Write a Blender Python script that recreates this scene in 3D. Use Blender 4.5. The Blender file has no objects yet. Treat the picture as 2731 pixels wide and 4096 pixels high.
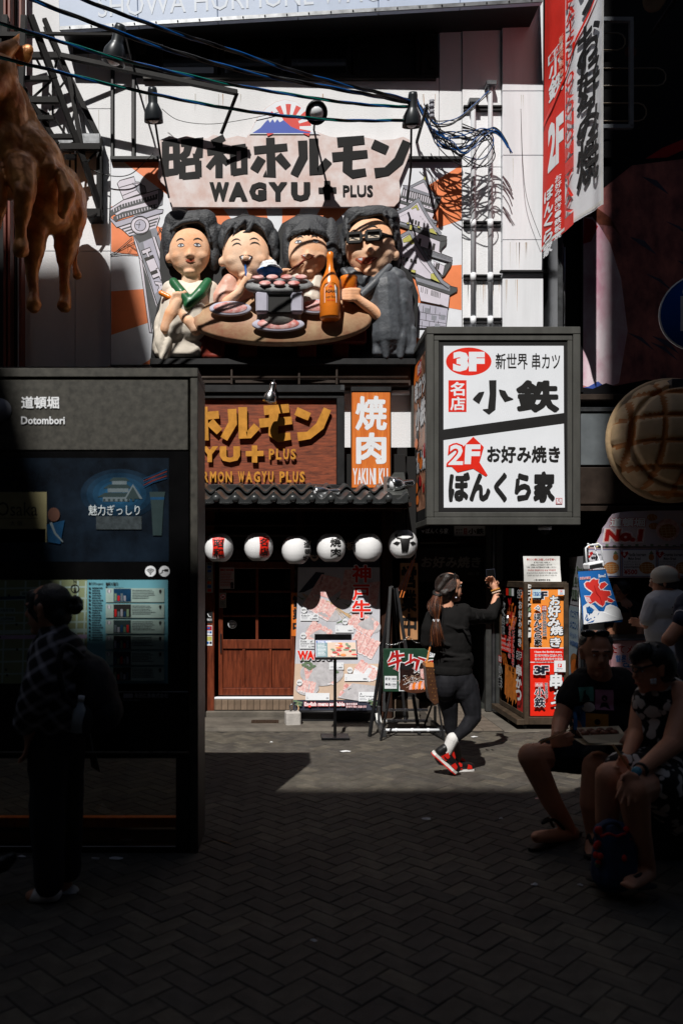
import bpy,bmesh,math,random
from mathutils import Vector,Matrix,Euler
import numpy as np
rnd=random.Random(7)
SC=bpy.context.scene
COL=SC.collection
V3=Vector
rad=math.radians
CAM_Z=1.6
cam_d=bpy.data.cameras.new('camera')
cam_d.lens=28.12;cam_d.sensor_width=36;cam_d.sensor_fit='AUTO'
cam_d.shift_x=0.0548;cam_d.shift_y=0.0591
cam_d.clip_start=0.05;cam_d.clip_end=500
cam_d.dof.use_dof=True;cam_d.dof.focus_distance=8.6;cam_d.dof.aperture_fstop=2.2
cam=bpy.data.objects.new('camera',cam_d);COL.objects.link(cam)
cam.location=(0,0,CAM_Z);cam.rotation_euler=(rad(90),0,0)
SC.camera=cam
SUN_DIR=V3((0.39,1.18,-1.51)).normalized()
world=bpy.data.worlds.new('World');SC.world=world;world.use_nodes=True
wn=world.node_tree.nodes;wl=world.node_tree.links
sky=wn.new('ShaderNodeTexSky');sky.sky_type='NISHITA';sky.sun_disc=False
sky.sun_elevation=math.asin(-SUN_DIR.z);sky.sun_rotation=math.atan2(-SUN_DIR.x,-SUN_DIR.y)%(2*math.pi)
wl.new(sky.outputs[0],wn['Background'].inputs[0]);wn['Background'].inputs[1].default_value=0.05
sun_d=bpy.data.lights.new('sun','SUN');sun_d.energy=5.0;sun_d.angle=rad(0.5);sun_d.color=(1,0.965,0.91)
sun=bpy.data.objects.new('sun',sun_d);COL.objects.link(sun);sun.location=(-4,-12,30)
sun.rotation_euler=SUN_DIR.to_track_quat('-Z','Y').to_euler()
SC.view_settings.view_transform='Standard';SC.view_settings.look='None'
SC.view_settings.exposure=0.0;SC.view_settings.gamma=1.0;SC.view_settings.use_curve_mapping=False
SC.render.engine='CYCLES'
SC.cycles.max_bounces=6;SC.cycles.diffuse_bounces=3;SC.cycles.glossy_bounces=3
SC.cycles.transmission_bounces=6;SC.cycles.transparent_max_bounces=8
SC.cycles.use_denoising=True
SC.cycles.sample_clamp_indirect=4
FPX,UX,VH=1837.0,655.0,1315.0
def PX(u,y):return(u-UX)*y/FPX
def PZ(v,y):return CAM_Z+(VH-v)*y/FPX
def P(u,v,y):return V3((PX(u,y),y,PZ(v,y)))
def lin(c):
 c=c/255.0
 return c/12.92 if c<=0.04045 else((c+0.055)/1.055)**2.4
def rgb(c):return(lin(c[0]),lin(c[1]),lin(c[2]),1)
MATS={}
def mat(name,c,rough=0.6,metal=0.0,var=0.12,vs=6.0,bump=0.0,bs=80.0,streak=False,c2=None,spec=0.4,trans=0.0,obj_rand=0.0,alpha=None,emit=0,coat=0,patch=0):
 if name in MATS:return MATS[name]
 m=bpy.data.materials.new(name);m.use_nodes=True
 nt=m.node_tree;n=nt.nodes;l=nt.links
 b=n['Principled BSDF']
 b.inputs['Roughness'].default_value=rough;b.inputs['Metallic'].default_value=metal
 b.inputs['Specular IOR Level'].default_value=spec
 if coat:b.inputs['Coat Weight'].default_value=coat;b.inputs['Coat Roughness'].default_value=0.12
 tc=n.new('ShaderNodeTexCoord');src=tc.outputs['Object']
 if var or c2:
  mp=n.new('ShaderNodeMapping');l.new(src,mp.inputs[0])
  if streak:mp.inputs['Scale'].default_value=(1,1,0.08)if streak is True else streak
  no=n.new('ShaderNodeTexNoise');no.inputs['Scale'].default_value=vs;no.inputs['Detail'].default_value=7;no.inputs['Roughness'].default_value=0.62
  l.new(mp.outputs[0],no.inputs['Vector'])
  cr=n.new('ShaderNodeValToRGB')
  base=rgb(c)
  dk=rgb(c2)if c2 else tuple(x*(1-var*1.6)for x in base[:3])+(1,)
  lt=base if c2 else tuple(min(1,x*(1+var))for x in base[:3])+(1,)
  cr.color_ramp.elements[0].position=0.32;cr.color_ramp.elements[1].position=0.66
  cr.color_ramp.elements[0].color=dk;cr.color_ramp.elements[1].color=lt
  l.new(no.outputs[0],cr.inputs[0]);out=cr.outputs[0]
  if obj_rand:
   oi=n.new('ShaderNodeObjectInfo');mr=n.new('ShaderNodeMapRange')
   mr.inputs['To Min'].default_value=1-obj_rand;mr.inputs['To Max'].default_value=1+obj_rand*0.7
   l.new(oi.outputs['Random'],mr.inputs[0])
   mx=n.new('ShaderNodeMix');mx.data_type='RGBA';mx.blend_type='MULTIPLY';mx.inputs[0].default_value=1
   l.new(out,mx.inputs[6]);l.new(mr.outputs[0],mx.inputs[7]);out=mx.outputs[2]
  if patch:
   ge=n.new('ShaderNodeNewGeometry');pn=n.new('ShaderNodeTexNoise');pn.inputs['Scale'].default_value=1.3;pn.inputs['Detail'].default_value=8;pn.inputs['Roughness'].default_value=0.7;l.new(ge.outputs['Position'],pn.inputs['Vector'])
   pm=n.new('ShaderNodeMapRange');pm.inputs['From Min'].default_value=0.3;pm.inputs['From Max'].default_value=0.7;pm.inputs['To Min'].default_value=1-patch;pm.inputs['To Max'].default_value=1+patch*0.5;l.new(pn.outputs[0],pm.inputs[0])
   vo=n.new('ShaderNodeTexVoronoi');vo.inputs['Scale'].default_value=3.1;l.new(ge.outputs['Position'],vo.inputs['Vector']);vm=n.new('ShaderNodeMapRange');vm.inputs['From Min'].default_value=0.03;vm.inputs['From Max'].default_value=0.055;vm.inputs['To Min'].default_value=0.62;l.new(vo.outputs['Distance'],vm.inputs[0])
   mu=n.new('ShaderNodeMath');mu.operation='MULTIPLY';l.new(pm.outputs[0],mu.inputs[0]);l.new(vm.outputs[0],mu.inputs[1])
   m2=n.new('ShaderNodeMix');m2.data_type='RGBA';m2.blend_type='MULTIPLY';m2.inputs[0].default_value=1;l.new(out,m2.inputs[6]);l.new(mu.outputs[0],m2.inputs[7]);out=m2.outputs[2]
  l.new(out,b.inputs['Base Color'])
  rr=n.new('ShaderNodeMapRange');rr.inputs['To Min'].default_value=max(0,rough-0.12);rr.inputs['To Max'].default_value=min(1,rough+0.12)
  l.new(no.outputs[0],rr.inputs[0]);l.new(rr.outputs[0],b.inputs['Roughness'])
 else:
  b.inputs['Base Color'].default_value=rgb(c)
 if bump:
  nb=n.new('ShaderNodeTexNoise');nb.inputs['Scale'].default_value=bs;nb.inputs['Detail'].default_value=4
  l.new(src,nb.inputs['Vector'])
  bu=n.new('ShaderNodeBump');bu.inputs['Strength'].default_value=min(1,bump);bu.inputs['Distance'].default_value=0.01*max(1,bump)
  l.new(nb.outputs[0],bu.inputs['Height']);l.new(bu.outputs[0],b.inputs['Normal'])
 if trans:b.inputs['Transmission Weight'].default_value=trans
 if alpha is not None:b.inputs['Alpha'].default_value=alpha
 if emit:
  b.inputs['Emission Color'].default_value=rgb(c);b.inputs['Emission Strength'].default_value=emit
 MATS[name]=m
 return m
def wood(name,c,c2,rough=0.5,scale=(14,14,1.2),vs=3.0,bump=0.15,coat=0):
 if name in MATS:return MATS[name]
 m=mat(name,c,rough,0,0.1,vs,0,80,scale,c2,coat=coat)
 n=m.node_tree.nodes;l=m.node_tree.links
 no=[x for x in n if x.type=='TEX_NOISE'][0]
 no.inputs['Distortion'].default_value=0.6;no.inputs['Detail'].default_value=9
 bu=n.new('ShaderNodeBump');bu.inputs['Strength'].default_value=bump;bu.inputs['Distance'].default_value=0.004
 l.new(no.outputs[0],bu.inputs['Height']);l.new(bu.outputs[0],n['Principled BSDF'].inputs['Normal'])
 return m
def glass(name,tint=(200,210,210),clear=0.8,rough=0.03):
 if name in MATS:return MATS[name]
 m=bpy.data.materials.new(name);m.use_nodes=True;nt=m.node_tree;n=nt.nodes;l=nt.links
 n.remove(n['Principled BSDF'])
 t=n.new('ShaderNodeBsdfTransparent');t.inputs[0].default_value=rgb(tint)
 g=n.new('ShaderNodeBsdfGlossy');g.inputs['Roughness'].default_value=rough
 fr=n.new('ShaderNodeFresnel');fr.inputs[0].default_value=1.5
 mx=n.new('ShaderNodeMixShader');l.new(fr.outputs[0],mx.inputs[0]);l.new(t.outputs[0],mx.inputs[1]);l.new(g.outputs[0],mx.inputs[2])
 l.new(mx.outputs[0],n['Material Output'].inputs[0]);MATS[name]=m
 return m
def tag(o,label=None,cat=None,group=None,kind=None):
 if label:o['label']=label
 if cat:o['category']=cat
 if group:o['group']=group
 if kind:o['kind']=kind
 return o
def thing(name,loc,label,cat,group=None):
 o=bpy.data.objects.new(name,None);COL.objects.link(o);o.location=loc;o.empty_display_size=0.1
 return tag(o,label,cat,group)
def root_of(o):
 while o.parent:o=o.parent
 return o
def base_loc(parent):
 return root_of(parent).location.copy()if parent else V3((0,0,0))
def copy_tree(o,parent=None):
 c=o.copy();COL.objects.link(c);c.parent=parent
 for ch in list(o.children):copy_tree(ch,c)
 return c
class MB:
 """collects shapes in world coordinates and links them as one mesh object"""
 def __init__(s):s.v=[];s.f=[];s.m=[];s.mats=[];s.sm=[]
 def mi(s,m):
  if m not in s.mats:s.mats.append(m)
  return s.mats.index(m)
 def add(s,vs,fs,m,smooth=False):
  o=len(s.v);k=s.mi(m);s.v+=[tuple(v)for v in vs]
  for f in fs:s.f.append(tuple(i+o for i in f));s.m.append(k);s.sm.append(smooth)
 def box(s,x0,x1,y0,y1,z0,z1,m,bev=0.004):
  if x0>x1:x0,x1=x1,x0
  if y0>y1:y0,y1=y1,y0
  if z0>z1:z0,z1=z1,z0
  s.obox(V3(((x0+x1)/2,(y0+y1)/2,(z0+z1)/2)),V3((1,0,0)),V3((0,1,0)),V3((0,0,1)),(x1-x0)/2,(y1-y0)/2,(z1-z0)/2,m,bev)
 def obox(s,c,A,B,C,a,b,d,m,bev=0.004):
  g=min(bev,a*0.4,b*0.4,d*0.4)
  if g<=0:
   vs=[c+A*(i*a)+B*(j*b)+C*(k*d)for i in(-1,1)for j in(-1,1)for k in(-1,1)]
   s.add(vs,[(0,1,3,2),(4,6,7,5),(0,4,5,1),(2,3,7,6),(0,2,6,4),(1,5,7,3)],m);return
  vs=[];idx={}
  for i in(-1,1):
   for j in(-1,1):
    for k in(-1,1):
     for ax in range(3):
      e=[a-g,b-g,d-g];e[ax]+=g
      idx[(i,j,k,ax)]=len(vs);vs.append(c+A*(i*e[0])+B*(j*e[1])+C*(k*e[2]))
  fs=[]
  for i in(-1,1):
   q=[idx[(i,j,k,0)]for j,k in((-1,-1),(1,-1),(1,1),(-1,1))];fs.append(q if i>0 else q[::-1])
   q=[idx[(j,i,k,1)]for j,k in((-1,-1),(1,-1),(1,1),(-1,1))];fs.append(q[::-1]if i>0 else q)
   q=[idx[(j,k,i,2)]for j,k in((-1,-1),(1,-1),(1,1),(-1,1))];fs.append(q if i>0 else q[::-1])
  for i in(-1,1):
   for j in(-1,1):
    w=i*j>0
    q=[idx[(i,j,-1,0)],idx[(i,j,-1,1)],idx[(i,j,1,1)],idx[(i,j,1,0)]];fs.append(q if w else q[::-1])
    q=[idx[(i,-1,j,0)],idx[(i,-1,j,2)],idx[(i,1,j,2)],idx[(i,1,j,0)]];fs.append(q[::-1]if w else q)
    q=[idx[(-1,i,j,1)],idx[(-1,i,j,2)],idx[(1,i,j,2)],idx[(1,i,j,1)]];fs.append(q if w else q[::-1])
    for k in(-1,1):
     q=[idx[(i,j,k,0)],idx[(i,j,k,1)],idx[(i,j,k,2)]];fs.append(q if i*j*k>0 else q[::-1])
  s.add(vs,fs,m)
 def bar(s,p0,p1,w,h,m,up=V3((0,0,1)),bev=0.002):
  p0=V3(p0);p1=V3(p1);d=p1-p0;L=d.length;d.normalize()
  if abs(d.dot(up))>0.98:up=V3((0,1,0))
  B=up.cross(d).normalized();C=d.cross(B)
  s.obox((p0+p1)/2,d,B,C,L/2,w/2,h/2,m,bev)
 def tube(s,pts,r,m,n=8,cap=True):
  pts=[V3(p)for p in pts];vs=[];fs=[];k=len(pts);ref=None
  for i,p in enumerate(pts):
   t=(pts[min(i+1,k-1)]-pts[max(i-1,0)]).normalized()
   if ref is None:ref=V3((0,0,1))if abs(t.z)<0.9 else V3((1,0,0))
   a=(ref-t*ref.dot(t)).normalized();ref=a;b=t.cross(a)
   rr=r[i]if isinstance(r,(list,tuple))else r
   for j in range(n):
    q=2*math.pi*j/n;vs.append(p+a*(math.cos(q)*rr)+b*(math.sin(q)*rr))
  for i in range(k-1):
   for j in range(n):
    j2=(j+1)%n;fs.append((i*n+j,i*n+j2,(i+1)*n+j2,(i+1)*n+j))
  if cap:fs.append(tuple(range(n))[::-1]);fs.append(tuple(range((k-1)*n,k*n)))
  s.add(vs,fs,m,True)
 def lathe(s,prof,c,m,n=24,axis=V3((0,0,1)),ref=V3((1,0,0)),sx=1,sy=1,caps=True):
  """prof: (radius, height) pairs"""
  axis=axis.normalized();a=(ref-axis*ref.dot(axis)).normalized();b=axis.cross(a);vs=[];fs=[];c=V3(c)
  for r,h in prof:
   for j in range(n):
    q=2*math.pi*j/n;vs.append(c+axis*h+a*(math.cos(q)*r*sx)+b*(math.sin(q)*r*sy))
  for i in range(len(prof)-1):
   for j in range(n):
    j2=(j+1)%n;fs.append((i*n+j,i*n+j2,(i+1)*n+j2,(i+1)*n+j))
  if caps and prof[0][0]>1e-5:fs.append(tuple(range(n))[::-1])
  if caps and prof[-1][0]>1e-5:fs.append(tuple(range((len(prof)-1)*n,len(prof)*n)))
  s.add(vs,fs,m,True)
 def ell(s,c,r,m,n=16,k=10,rot=None):
  c=V3(c);vs=[];fs=[];R=Euler(rot).to_matrix()if rot else None
  for i in range(k+1):
   t=math.pi*i/k
   for j in range(n):
    q=2*math.pi*j/n;p=V3((r[0]*math.sin(t)*math.cos(q),r[1]*math.sin(t)*math.sin(q),r[2]*math.cos(t)))
    vs.append(c+(R@p if R else p))
  for i in range(k):
   for j in range(n):
    j2=(j+1)%n;fs.append((i*n+j,(i+1)*n+j,(i+1)*n+j2,i*n+j2))
  s.add(vs,fs,m,True)
 def prism(s,pts,thick,m,n=V3((0,-1,0))):
  """pts: 3D outline, counter-clockwise seen from n; thick goes back from the face"""
  pts=[V3(p)for p in pts];k=len(pts);back=[p-n*thick for p in pts]
  fs=[tuple(range(k)),tuple(range(2*k-1,k-1,-1))]+[(i,i+k,(i+1)%k+k,(i+1)%k)for i in range(k)]
  s.add(pts+back,fs,m)
 def cap(s,p0,p1,r0,r1,m,n=12,k=4):
  """tapered capsule (closed)"""
  p0=V3(p0);p1=V3(p1);d=p1-p0
  if d.length<1e-6:d=V3((0,0,1e-4))
  t=d.normalized();ref=V3((0,0,1))if abs(t.z)<0.9 else V3((1,0,0));a=(ref-t*ref.dot(t)).normalized();b=t.cross(a)
  rings=[]
  for i in range(k+1):
   q=-math.pi/2+math.pi/2*i/k;rings.append((p0+t*(r0*math.sin(q)),r0*math.cos(q)))
  for i in range(k+1):
   q=math.pi/2*i/k;rings.append((p1+t*(r1*math.sin(q)),r1*math.cos(q)))
  vs=[];fs=[]
  for c,r in rings:
   r=max(r,1e-5)
   for j in range(n):
    q=2*math.pi*j/n;vs.append(c+a*(math.cos(q)*r)+b*(math.sin(q)*r))
  for i in range(len(rings)-1):
   for j in range(n):
    j2=(j+1)%n;fs.append((i*n+j,i*n+j2,(i+1)*n+j2,(i+1)*n+j))
  fs.append(tuple(range(n))[::-1]);fs.append(tuple(range((len(rings)-1)*n,len(rings)*n)))
  s.add(vs,fs,m,True)
 def chain(s,pts,rs,m,n=12):
  for i in range(len(pts)-1):s.cap(pts[i],pts[i+1],rs[i],rs[i+1],m,n)
 def mesh(s,name,off):
  me=bpy.data.meshes.new(name)
  me.from_pydata([(v[0]-off.x,v[1]-off.y,v[2]-off.z)for v in s.v],[],s.f)
  for m in s.mats:me.materials.append(m)
  me.polygons.foreach_set('material_index',s.m);me.polygons.foreach_set('use_smooth',s.sm);me.update()
  return me
 def build(s,name,parent=None,label=None,cat=None,group=None,kind=None):
  me=s.mesh(name,base_loc(parent));o=bpy.data.objects.new(name,me);COL.objects.link(o);o.parent=parent
  return tag(o,label,cat,group,kind)
 def blob(s,name,parent=None,voxel=0.012,smooth=6,label=None,keep_mats=False,disp=0,dscale=0.1):
  """fuses the collected closed shapes into one continuous skin"""
  me=s.mesh(name,base_loc(parent));o=bpy.data.objects.new('tmp',me);COL.objects.link(o)
  r=o.modifiers.new('r','REMESH');r.mode='VOXEL';r.voxel_size=voxel;r.use_smooth_shade=True
  if smooth:
   q=o.modifiers.new('s','SMOOTH');q.factor=0.5;q.iterations=smooth
  if disp:
   tx=bpy.data.textures.new('d','CLOUDS');tx.noise_scale=dscale
   q=o.modifiers.new('d','DISPLACE');q.texture=tx;q.strength=disp;q.texture_coords='GLOBAL';q.mid_level=0.5
  dg=bpy.context.evaluated_depsgraph_get();dg.update()
  me2=bpy.data.meshes.new_from_object(o.evaluated_get(dg));me2.name=name
  bpy.data.objects.remove(o);bpy.data.meshes.remove(me)
  me2.materials.clear();me2.materials.append(s.mats[0])
  me2.polygons.foreach_set('material_index',[0]*len(me2.polygons));me2.polygons.foreach_set('use_smooth',[True]*len(me2.polygons))
  ob=bpy.data.objects.new(name,me2);COL.objects.link(ob);ob.parent=parent
  return tag(ob,label)
from mathutils.bvhtree import BVHTree
def onto(ob,f,d=V3((0,1,0)),back=1.0,off=0.002):
 me=ob.data;o0=base_loc(ob)
 t=BVHTree.FromPolygons([v.co+o0 for v in me.vertices],[tuple(p.vertices)for p in me.polygons])
 def g(a,b):
  p=f(a,b);h=t.ray_cast(p-d*back,d,back*2)[0]
  return(h if h else p)-d*off
 return g
_TXT={}
def text_mesh(s,bold=0.0):
 k=(s,round(bold,4))
 if k not in _TXT:
  c=bpy.data.curves.new('t','FONT');c.body=s;c.resolution_u=2;c.offset=bold
  o=bpy.data.objects.new('t',c);me=o.to_mesh()
  vs=[(v.co.x,v.co.y)for v in me.vertices];fs=[tuple(p.vertices)for p in me.polygons]
  o.to_mesh_clear();bpy.data.objects.remove(o);bpy.data.curves.remove(c)
  _TXT[k]=(vs,fs)
 return _TXT[k]
class Sheet:
 """flat print laid on a real surface: f maps sheet coordinates to the surface, n is the way it faces"""
 def __init__(s,f,n=V3((0,-1,0)),step=0.00022,first=0.0012):
  s.f0=f;s.n=n;s.step=step;s.z=first;s.mb=MB();s.A=(0,1,0,1)
 def remap(s,ou,su,ov,sv):s.A=(ou,su,ov,sv);return s
 def f(s,a,b):return s.f0(s.A[0]+a*s.A[1],s.A[2]+b*s.A[3])
 def nn(s,p):return s.n(p)if callable(s.n)else s.n
 def put(s,pts,fs,m,depth=0,adv=True):
  base=[s.f(a,b)for a,b in pts]
  top=[p+s.nn(p)*(s.z+depth)for p in base]
  if depth:
   s.mb.add(top,fs,m)
   cnt={}
   for f in fs:
    for i in range(len(f)):
     e=(f[i],f[(i+1)%len(f)]);cnt[e]=cnt.get(e,0)+1
   q=[];vs=top+[p+s.nn(p)*s.z for p in base];k=len(top)
   for(i,j)in cnt:
    if(j,i)not in cnt:q.append((j,i,i+k,j+k))
   s.mb.add(vs,q,m)
  else:
   s.mb.add(top,fs,m)
  if adv:s.z+=s.step
 def poly(s,pts,m,depth=0,adv=True):s.put(pts,[tuple(range(len(pts)))],m,depth,adv)
 def rect(s,a0,b0,a1,b1,m,depth=0,adv=True):s.poly([(a0,b1),(a1,b1),(a1,b0),(a0,b0)],m,depth,adv)
 def grid(s,a0,b0,a1,b1,na,nb,m):
  pts=[(a0+(a1-a0)*i/na,b0+(b1-b0)*j/nb)for j in range(nb+1)for i in range(na+1)]
  s.put(pts,[(j*(na+1)+i,(j+1)*(na+1)+i,(j+1)*(na+1)+i+1,j*(na+1)+i+1)for j in range(nb)for i in range(na)],m)
 def ell(s,a,b,ra,rb,m,n=24,rot=0,depth=0,adv=True):
  c,q=math.cos(rot),math.sin(rot)
  s.poly([(a+ra*math.cos(t)*c-rb*math.sin(t)*q,b+ra*math.cos(t)*q+rb*math.sin(t)*c)for t in[-2*math.pi*i/n for i in range(n)]],m,depth,adv)
 def ring(s,a,b,r0,r1,m,n=24,t0=0,t1=2*math.pi,adv=True):
  pts=[]
  for i in range(n+1):
   t=t0+(t1-t0)*i/n;pts+=[(a+r0*math.cos(t),b+r0*math.sin(t)),(a+r1*math.cos(t),b+r1*math.sin(t))]
  s.put(pts,[(2*i,2*i+1,2*i+3,2*i+2)[::-1]for i in range(n)],m,0,adv)
 def stroke(s,pts,w,m,depth=0,adv=True,ends=0.0,closed=False):
  """brush stroke; w may be (start, end) or a list"""
  k=len(pts);L=[];R=[]
  if not isinstance(w,(list,tuple)):w=[w]*k
  elif len(w)==2 and k!=2:w=[w[0]+(w[1]-w[0])*i/(k-1)for i in range(k)]
  for i in range(k):
   p0=pts[max(i-1,0)];p1=pts[min(i+1,k-1)]
   if closed:p0=pts[(i-1)%k];p1=pts[(i+1)%k]
   dx,dy=p1[0]-p0[0],p1[1]-p0[1];d=math.hypot(dx,dy)or 1
   nx,ny=-dy/d*w[i]/2,dx/d*w[i]/2
   if 0<i<k-1:
    e0=math.atan2(pts[i][1]-p0[1],pts[i][0]-p0[0]);e1=math.atan2(p1[1]-pts[i][1],p1[0]-pts[i][0])
    c=abs(math.cos((e1-e0)/2));c=c if c>0.6 else 0.85;nx/=c;ny/=c
   L.append((pts[i][0]+nx,pts[i][1]+ny));R.append((pts[i][0]-nx,pts[i][1]-ny))
  fs=[(i,i+1,k+i+1,k+i)for i in range(k-1)]
  if closed:fs.append((k-1,0,k,2*k-1))
  s.put(L+R,[f[::-1]for f in fs],m,depth,adv)
 def _fit(s,vs,a0,b0,a1,b1,ref=None,keep=False):
  r=ref or vs
  x0=min(v[0]for v in r);x1=max(v[0]for v in r);y0=min(v[1]for v in r);y1=max(v[1]for v in r)
  sx=(a1-a0)/max(x1-x0,1e-6);sy=(b0-b1)/max(y1-y0,1e-6)
  if keep:
   k=min(abs(sx),abs(sy));sx=math.copysign(k,sx);sy=math.copysign(k,sy)
   ox=(a0+a1)/2-sx*(x0+x1)/2;oy=(b0+b1)/2-sy*(y0+y1)/2
  else:ox=a0-sx*x0;oy=b1-sy*y0
  return[(ox+v[0]*sx,oy+v[1]*sy)for v in vs]
 def text(s,t,a0,b0,a1,b1,m,bold=0.0,outline=None,shear=0,rot=0,depth=0,keep=False,jit=0,out2=None):
  """lettering fitted to a box; (a0,b0) top left, (a1,b1) bottom right"""
  cjk=any(ord(ch)>0x2E80 for ch in t)
  r=text_mesh(t,0 if cjk else bold)[0]
  if not r:return
  if cjk and bold:r=[(x+i*bold*0.8,y+j*bold*0.8)for x,y in(min(r),max(r),min(r,key=lambda v:v[1]),max(r,key=lambda v:v[1]))for i in(-1,1)for j in(-1,1)]
  for o in(out2,outline):
   if o:s._lay(t,bold+o[1],cjk,r,a0,b0,a1,b1,shear,rot,0,o[0],0,keep)
  s._lay(t,bold,cjk,r,a0,b0,a1,b1,shear,rot,jit,m,depth,keep)
 def _lay(s,t,bold,cjk,r,a0,b0,a1,b1,shear,rot,jit,m,depth,keep):
  if cjk and bold>0.012:
   vs,fs=text_mesh(t,0.008);d=bold*0.8-0.008;k=8 if d>0.03 else 4
   cp=[(0,0)]+[(d*math.cos(2*math.pi*i/k+0.4),d*math.sin(2*math.pi*i/k+0.4))for i in range(k)]
   if d>0.06:cp+=[(d*0.55*math.cos(2*math.pi*i/6),d*0.55*math.sin(2*math.pi*i/6))for i in range(6)]
   for dx,dy in cp:
    p=s._fit([(x+dx,y+dy)for x,y in vs],a0,b0,a1,b1,r,keep)
    s.put(s._tw(p,a0,b0,a1,b1,shear,rot,jit),fs,m,depth,adv=False);s.z+=s.step*0.25
   s.z+=s.step
  else:
   vs,fs=text_mesh(t,bold);p=s._fit(vs,a0,b0,a1,b1,r,keep);s.put(s._tw(p,a0,b0,a1,b1,shear,rot,jit),fs,m,depth)
 def _tw(s,p,a0,b0,a1,b1,shear,rot,jit):
  ca,cb=(a0+a1)/2,(b0+b1)/2
  if shear:p=[(x+shear*(b1-y),y)for x,y in p]
  if rot:
   c,q=math.cos(rot),math.sin(rot);p=[(ca+(x-ca)*c-(y-cb)*q,cb+(x-ca)*q+(y-cb)*c)for x,y in p]
  if jit:
   r=random.Random(3);p=[(x+r.uniform(-jit,jit),y+r.uniform(-jit,jit))for x,y in p]
  return p
 def vtext(s,t,a0,b0,a1,b1,m,bold=0.0,outline=None,gap=0.06,keep=False,jit=0):
  n=len(t);h=(b1-b0)/n
  for i,ch in enumerate(t):s.text(ch,a0,b0+h*(i+gap),a1,b0+h*(i+1-gap),m,bold,outline,keep=keep,jit=jit)
 def lines(s,a0,b0,a1,b1,n,m,r=None,fill=0.45):
  """rows of illegible small print"""
  r=r or random.Random(int(a0*7+b0));h=(b1-b0)/n;pts=[];fs=[]
  for i in range(n):
   x=a0;e=a0+(a1-a0)*r.uniform(0.7,1)
   while x<e:
    w=(a1-a0)*r.uniform(0.02,0.09);y=b0+h*i;k=len(pts)
    pts+=[(x,y+h*fill),(min(x+w,e),y+h*fill),(min(x+w,e),y),(x,y)];fs.append((k,k+1,k+2,k+3));x+=w+(a1-a0)*0.018
  s.put(pts,fs,m)
 def build(s,name,parent,label=None):return s.mb.build(name,parent,label)
GLYPH={'昭':[[(9,8),(9,93)],[(3,12),(39,10)],[(35,8),(37,86)],[(9,46),(36,44)],[(6,84),(39,80)],[(46,12),(94,8),(90,42),(76,44)],[(66,14),(60,36),(44,50)],[(50,56),(50,98)],[(48,58),(92,54)],[(88,54),(90,94)],[(50,92),(92,88)]],'和':[[(44,3),(14,17)],[(2,38),(56,32)],[(31,14),(31,99)],[(31,44),(4,76)],[(35,48),(53,66)],[(65,26),(67,92)],[(63,30),(97,25)],[(92,25),(93,90)],[(64,86),(96,82)]],'ホ':[[(7,34),(93,26)],[(49,4),(52,96),(34,88)],[(27,52),(7,82)],[(68,46),(95,74)]],'ル':[[(29,10),(31,50),(7,94)],[(58,5),(59,91),(74,84),(97,58)]],'モ':[[(18,14),(88,8)],[(5,50),(96,42)],[(46,12),(44,82),(58,91),(92,86)]],'ン':[[(5,16),(44,32)],[(10,88),(42,84),(74,58),(96,10)]],'小':[[(50,3),(52,92),(34,86)],[(24,38),(4,66)],[(72,34),(97,64)]],'牛':[[(26,10),(10,44)],[(16,32),(82,24)],[(2,60),(98,50)],[(50,2),(52,99)]],'か':[[(4,40),(62,26),(58,86),(40,82)],[(38,6),(32,48),(8,92)],[(74,20),(96,48)]],}
def glyph(S,ch,a0,b0,a1,b1,w,m,depth=0,taper=0.8):
 r=random.Random(ord(ch))
 sx,sy=(a1-a0)/100,(b1-b0)/100
 for st in GLYPH[ch]:
  ws=[w*r.uniform(0.92,1.08)*(1 if i==0 else taper+(1-taper)*r.random())for i in range(len(st))]
  p=[(a0+x*sx,b0+y*sy)for x,y in st]
  S.stroke(p,ws,m,depth)
M_wall=mat('white_wall_paint',(228,229,232),0.75,0,0.07,1.6,0.35,70,(1,1,0.25))
M_wall2=mat('white_panel_paint',(222,224,229),0.6,0,0.06,2.0,0.08,40,(3,3,0.3))
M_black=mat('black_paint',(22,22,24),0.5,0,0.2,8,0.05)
M_blackmetal=mat('black_metal',(26,26,28),0.38,0.6,0.25,12,0.05)
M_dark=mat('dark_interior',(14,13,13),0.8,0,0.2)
M_steel=mat('grey_steel',(120,122,125),0.35,0.9,0.15,10)
M_darkframe=mat('dark_grey_frame',(62,63,62),0.45,0.3,0.15,10,0.1,200)
M_white=mat('white_print',(228,231,236),0.5,0,0.03,3)
M_ink=mat('black_ink',(14,13,14),0.6,0,0.15,5)
M_red=mat('red_print',(226,38,18),0.45,0,0.05)
M_dred=mat('dark_red_print',(176,22,22),0.5,0,0.06)
M_orange=mat('orange_print',(244,128,44),0.5,0,0.05)
M_blue=mat('blue_print',(0,88,168),0.5,0,0.06)
M_navy=mat('navy_print',(16,22,40),0.5,0,0.1)
M_grn=mat('dark_green_board',(28,62,44),0.5,0,0.15,9)
M_gold=mat('gold_leaf_letters',(198,136,48),0.45,0.0,0.15,14)
M_brown=wood('dark_brown_timber',(62,34,20),(30,16,10),0.5)
M_doorwood=wood('red_brown_door_wood',(122,56,30),(70,28,14),0.45,(9,9,1.0),5,0.2,coat=0.2)
M_chrome=mat('polished_metal',(205,206,208),0.22,1,0.05)
M_rubber=mat('black_rubber',(15,15,16),0.7,0,0.1)
M_concrete=mat("grey_concrete",(98,92,84),0.85,0,0.22,5,0.4,90,patch=0.3)
M_paper=mat('white_paper',(216,216,214),0.8,0,0.06)
M_joint=mat('sand_joint',(48,44,40),0.95,0,0.3,20,0.3,150)
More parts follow.
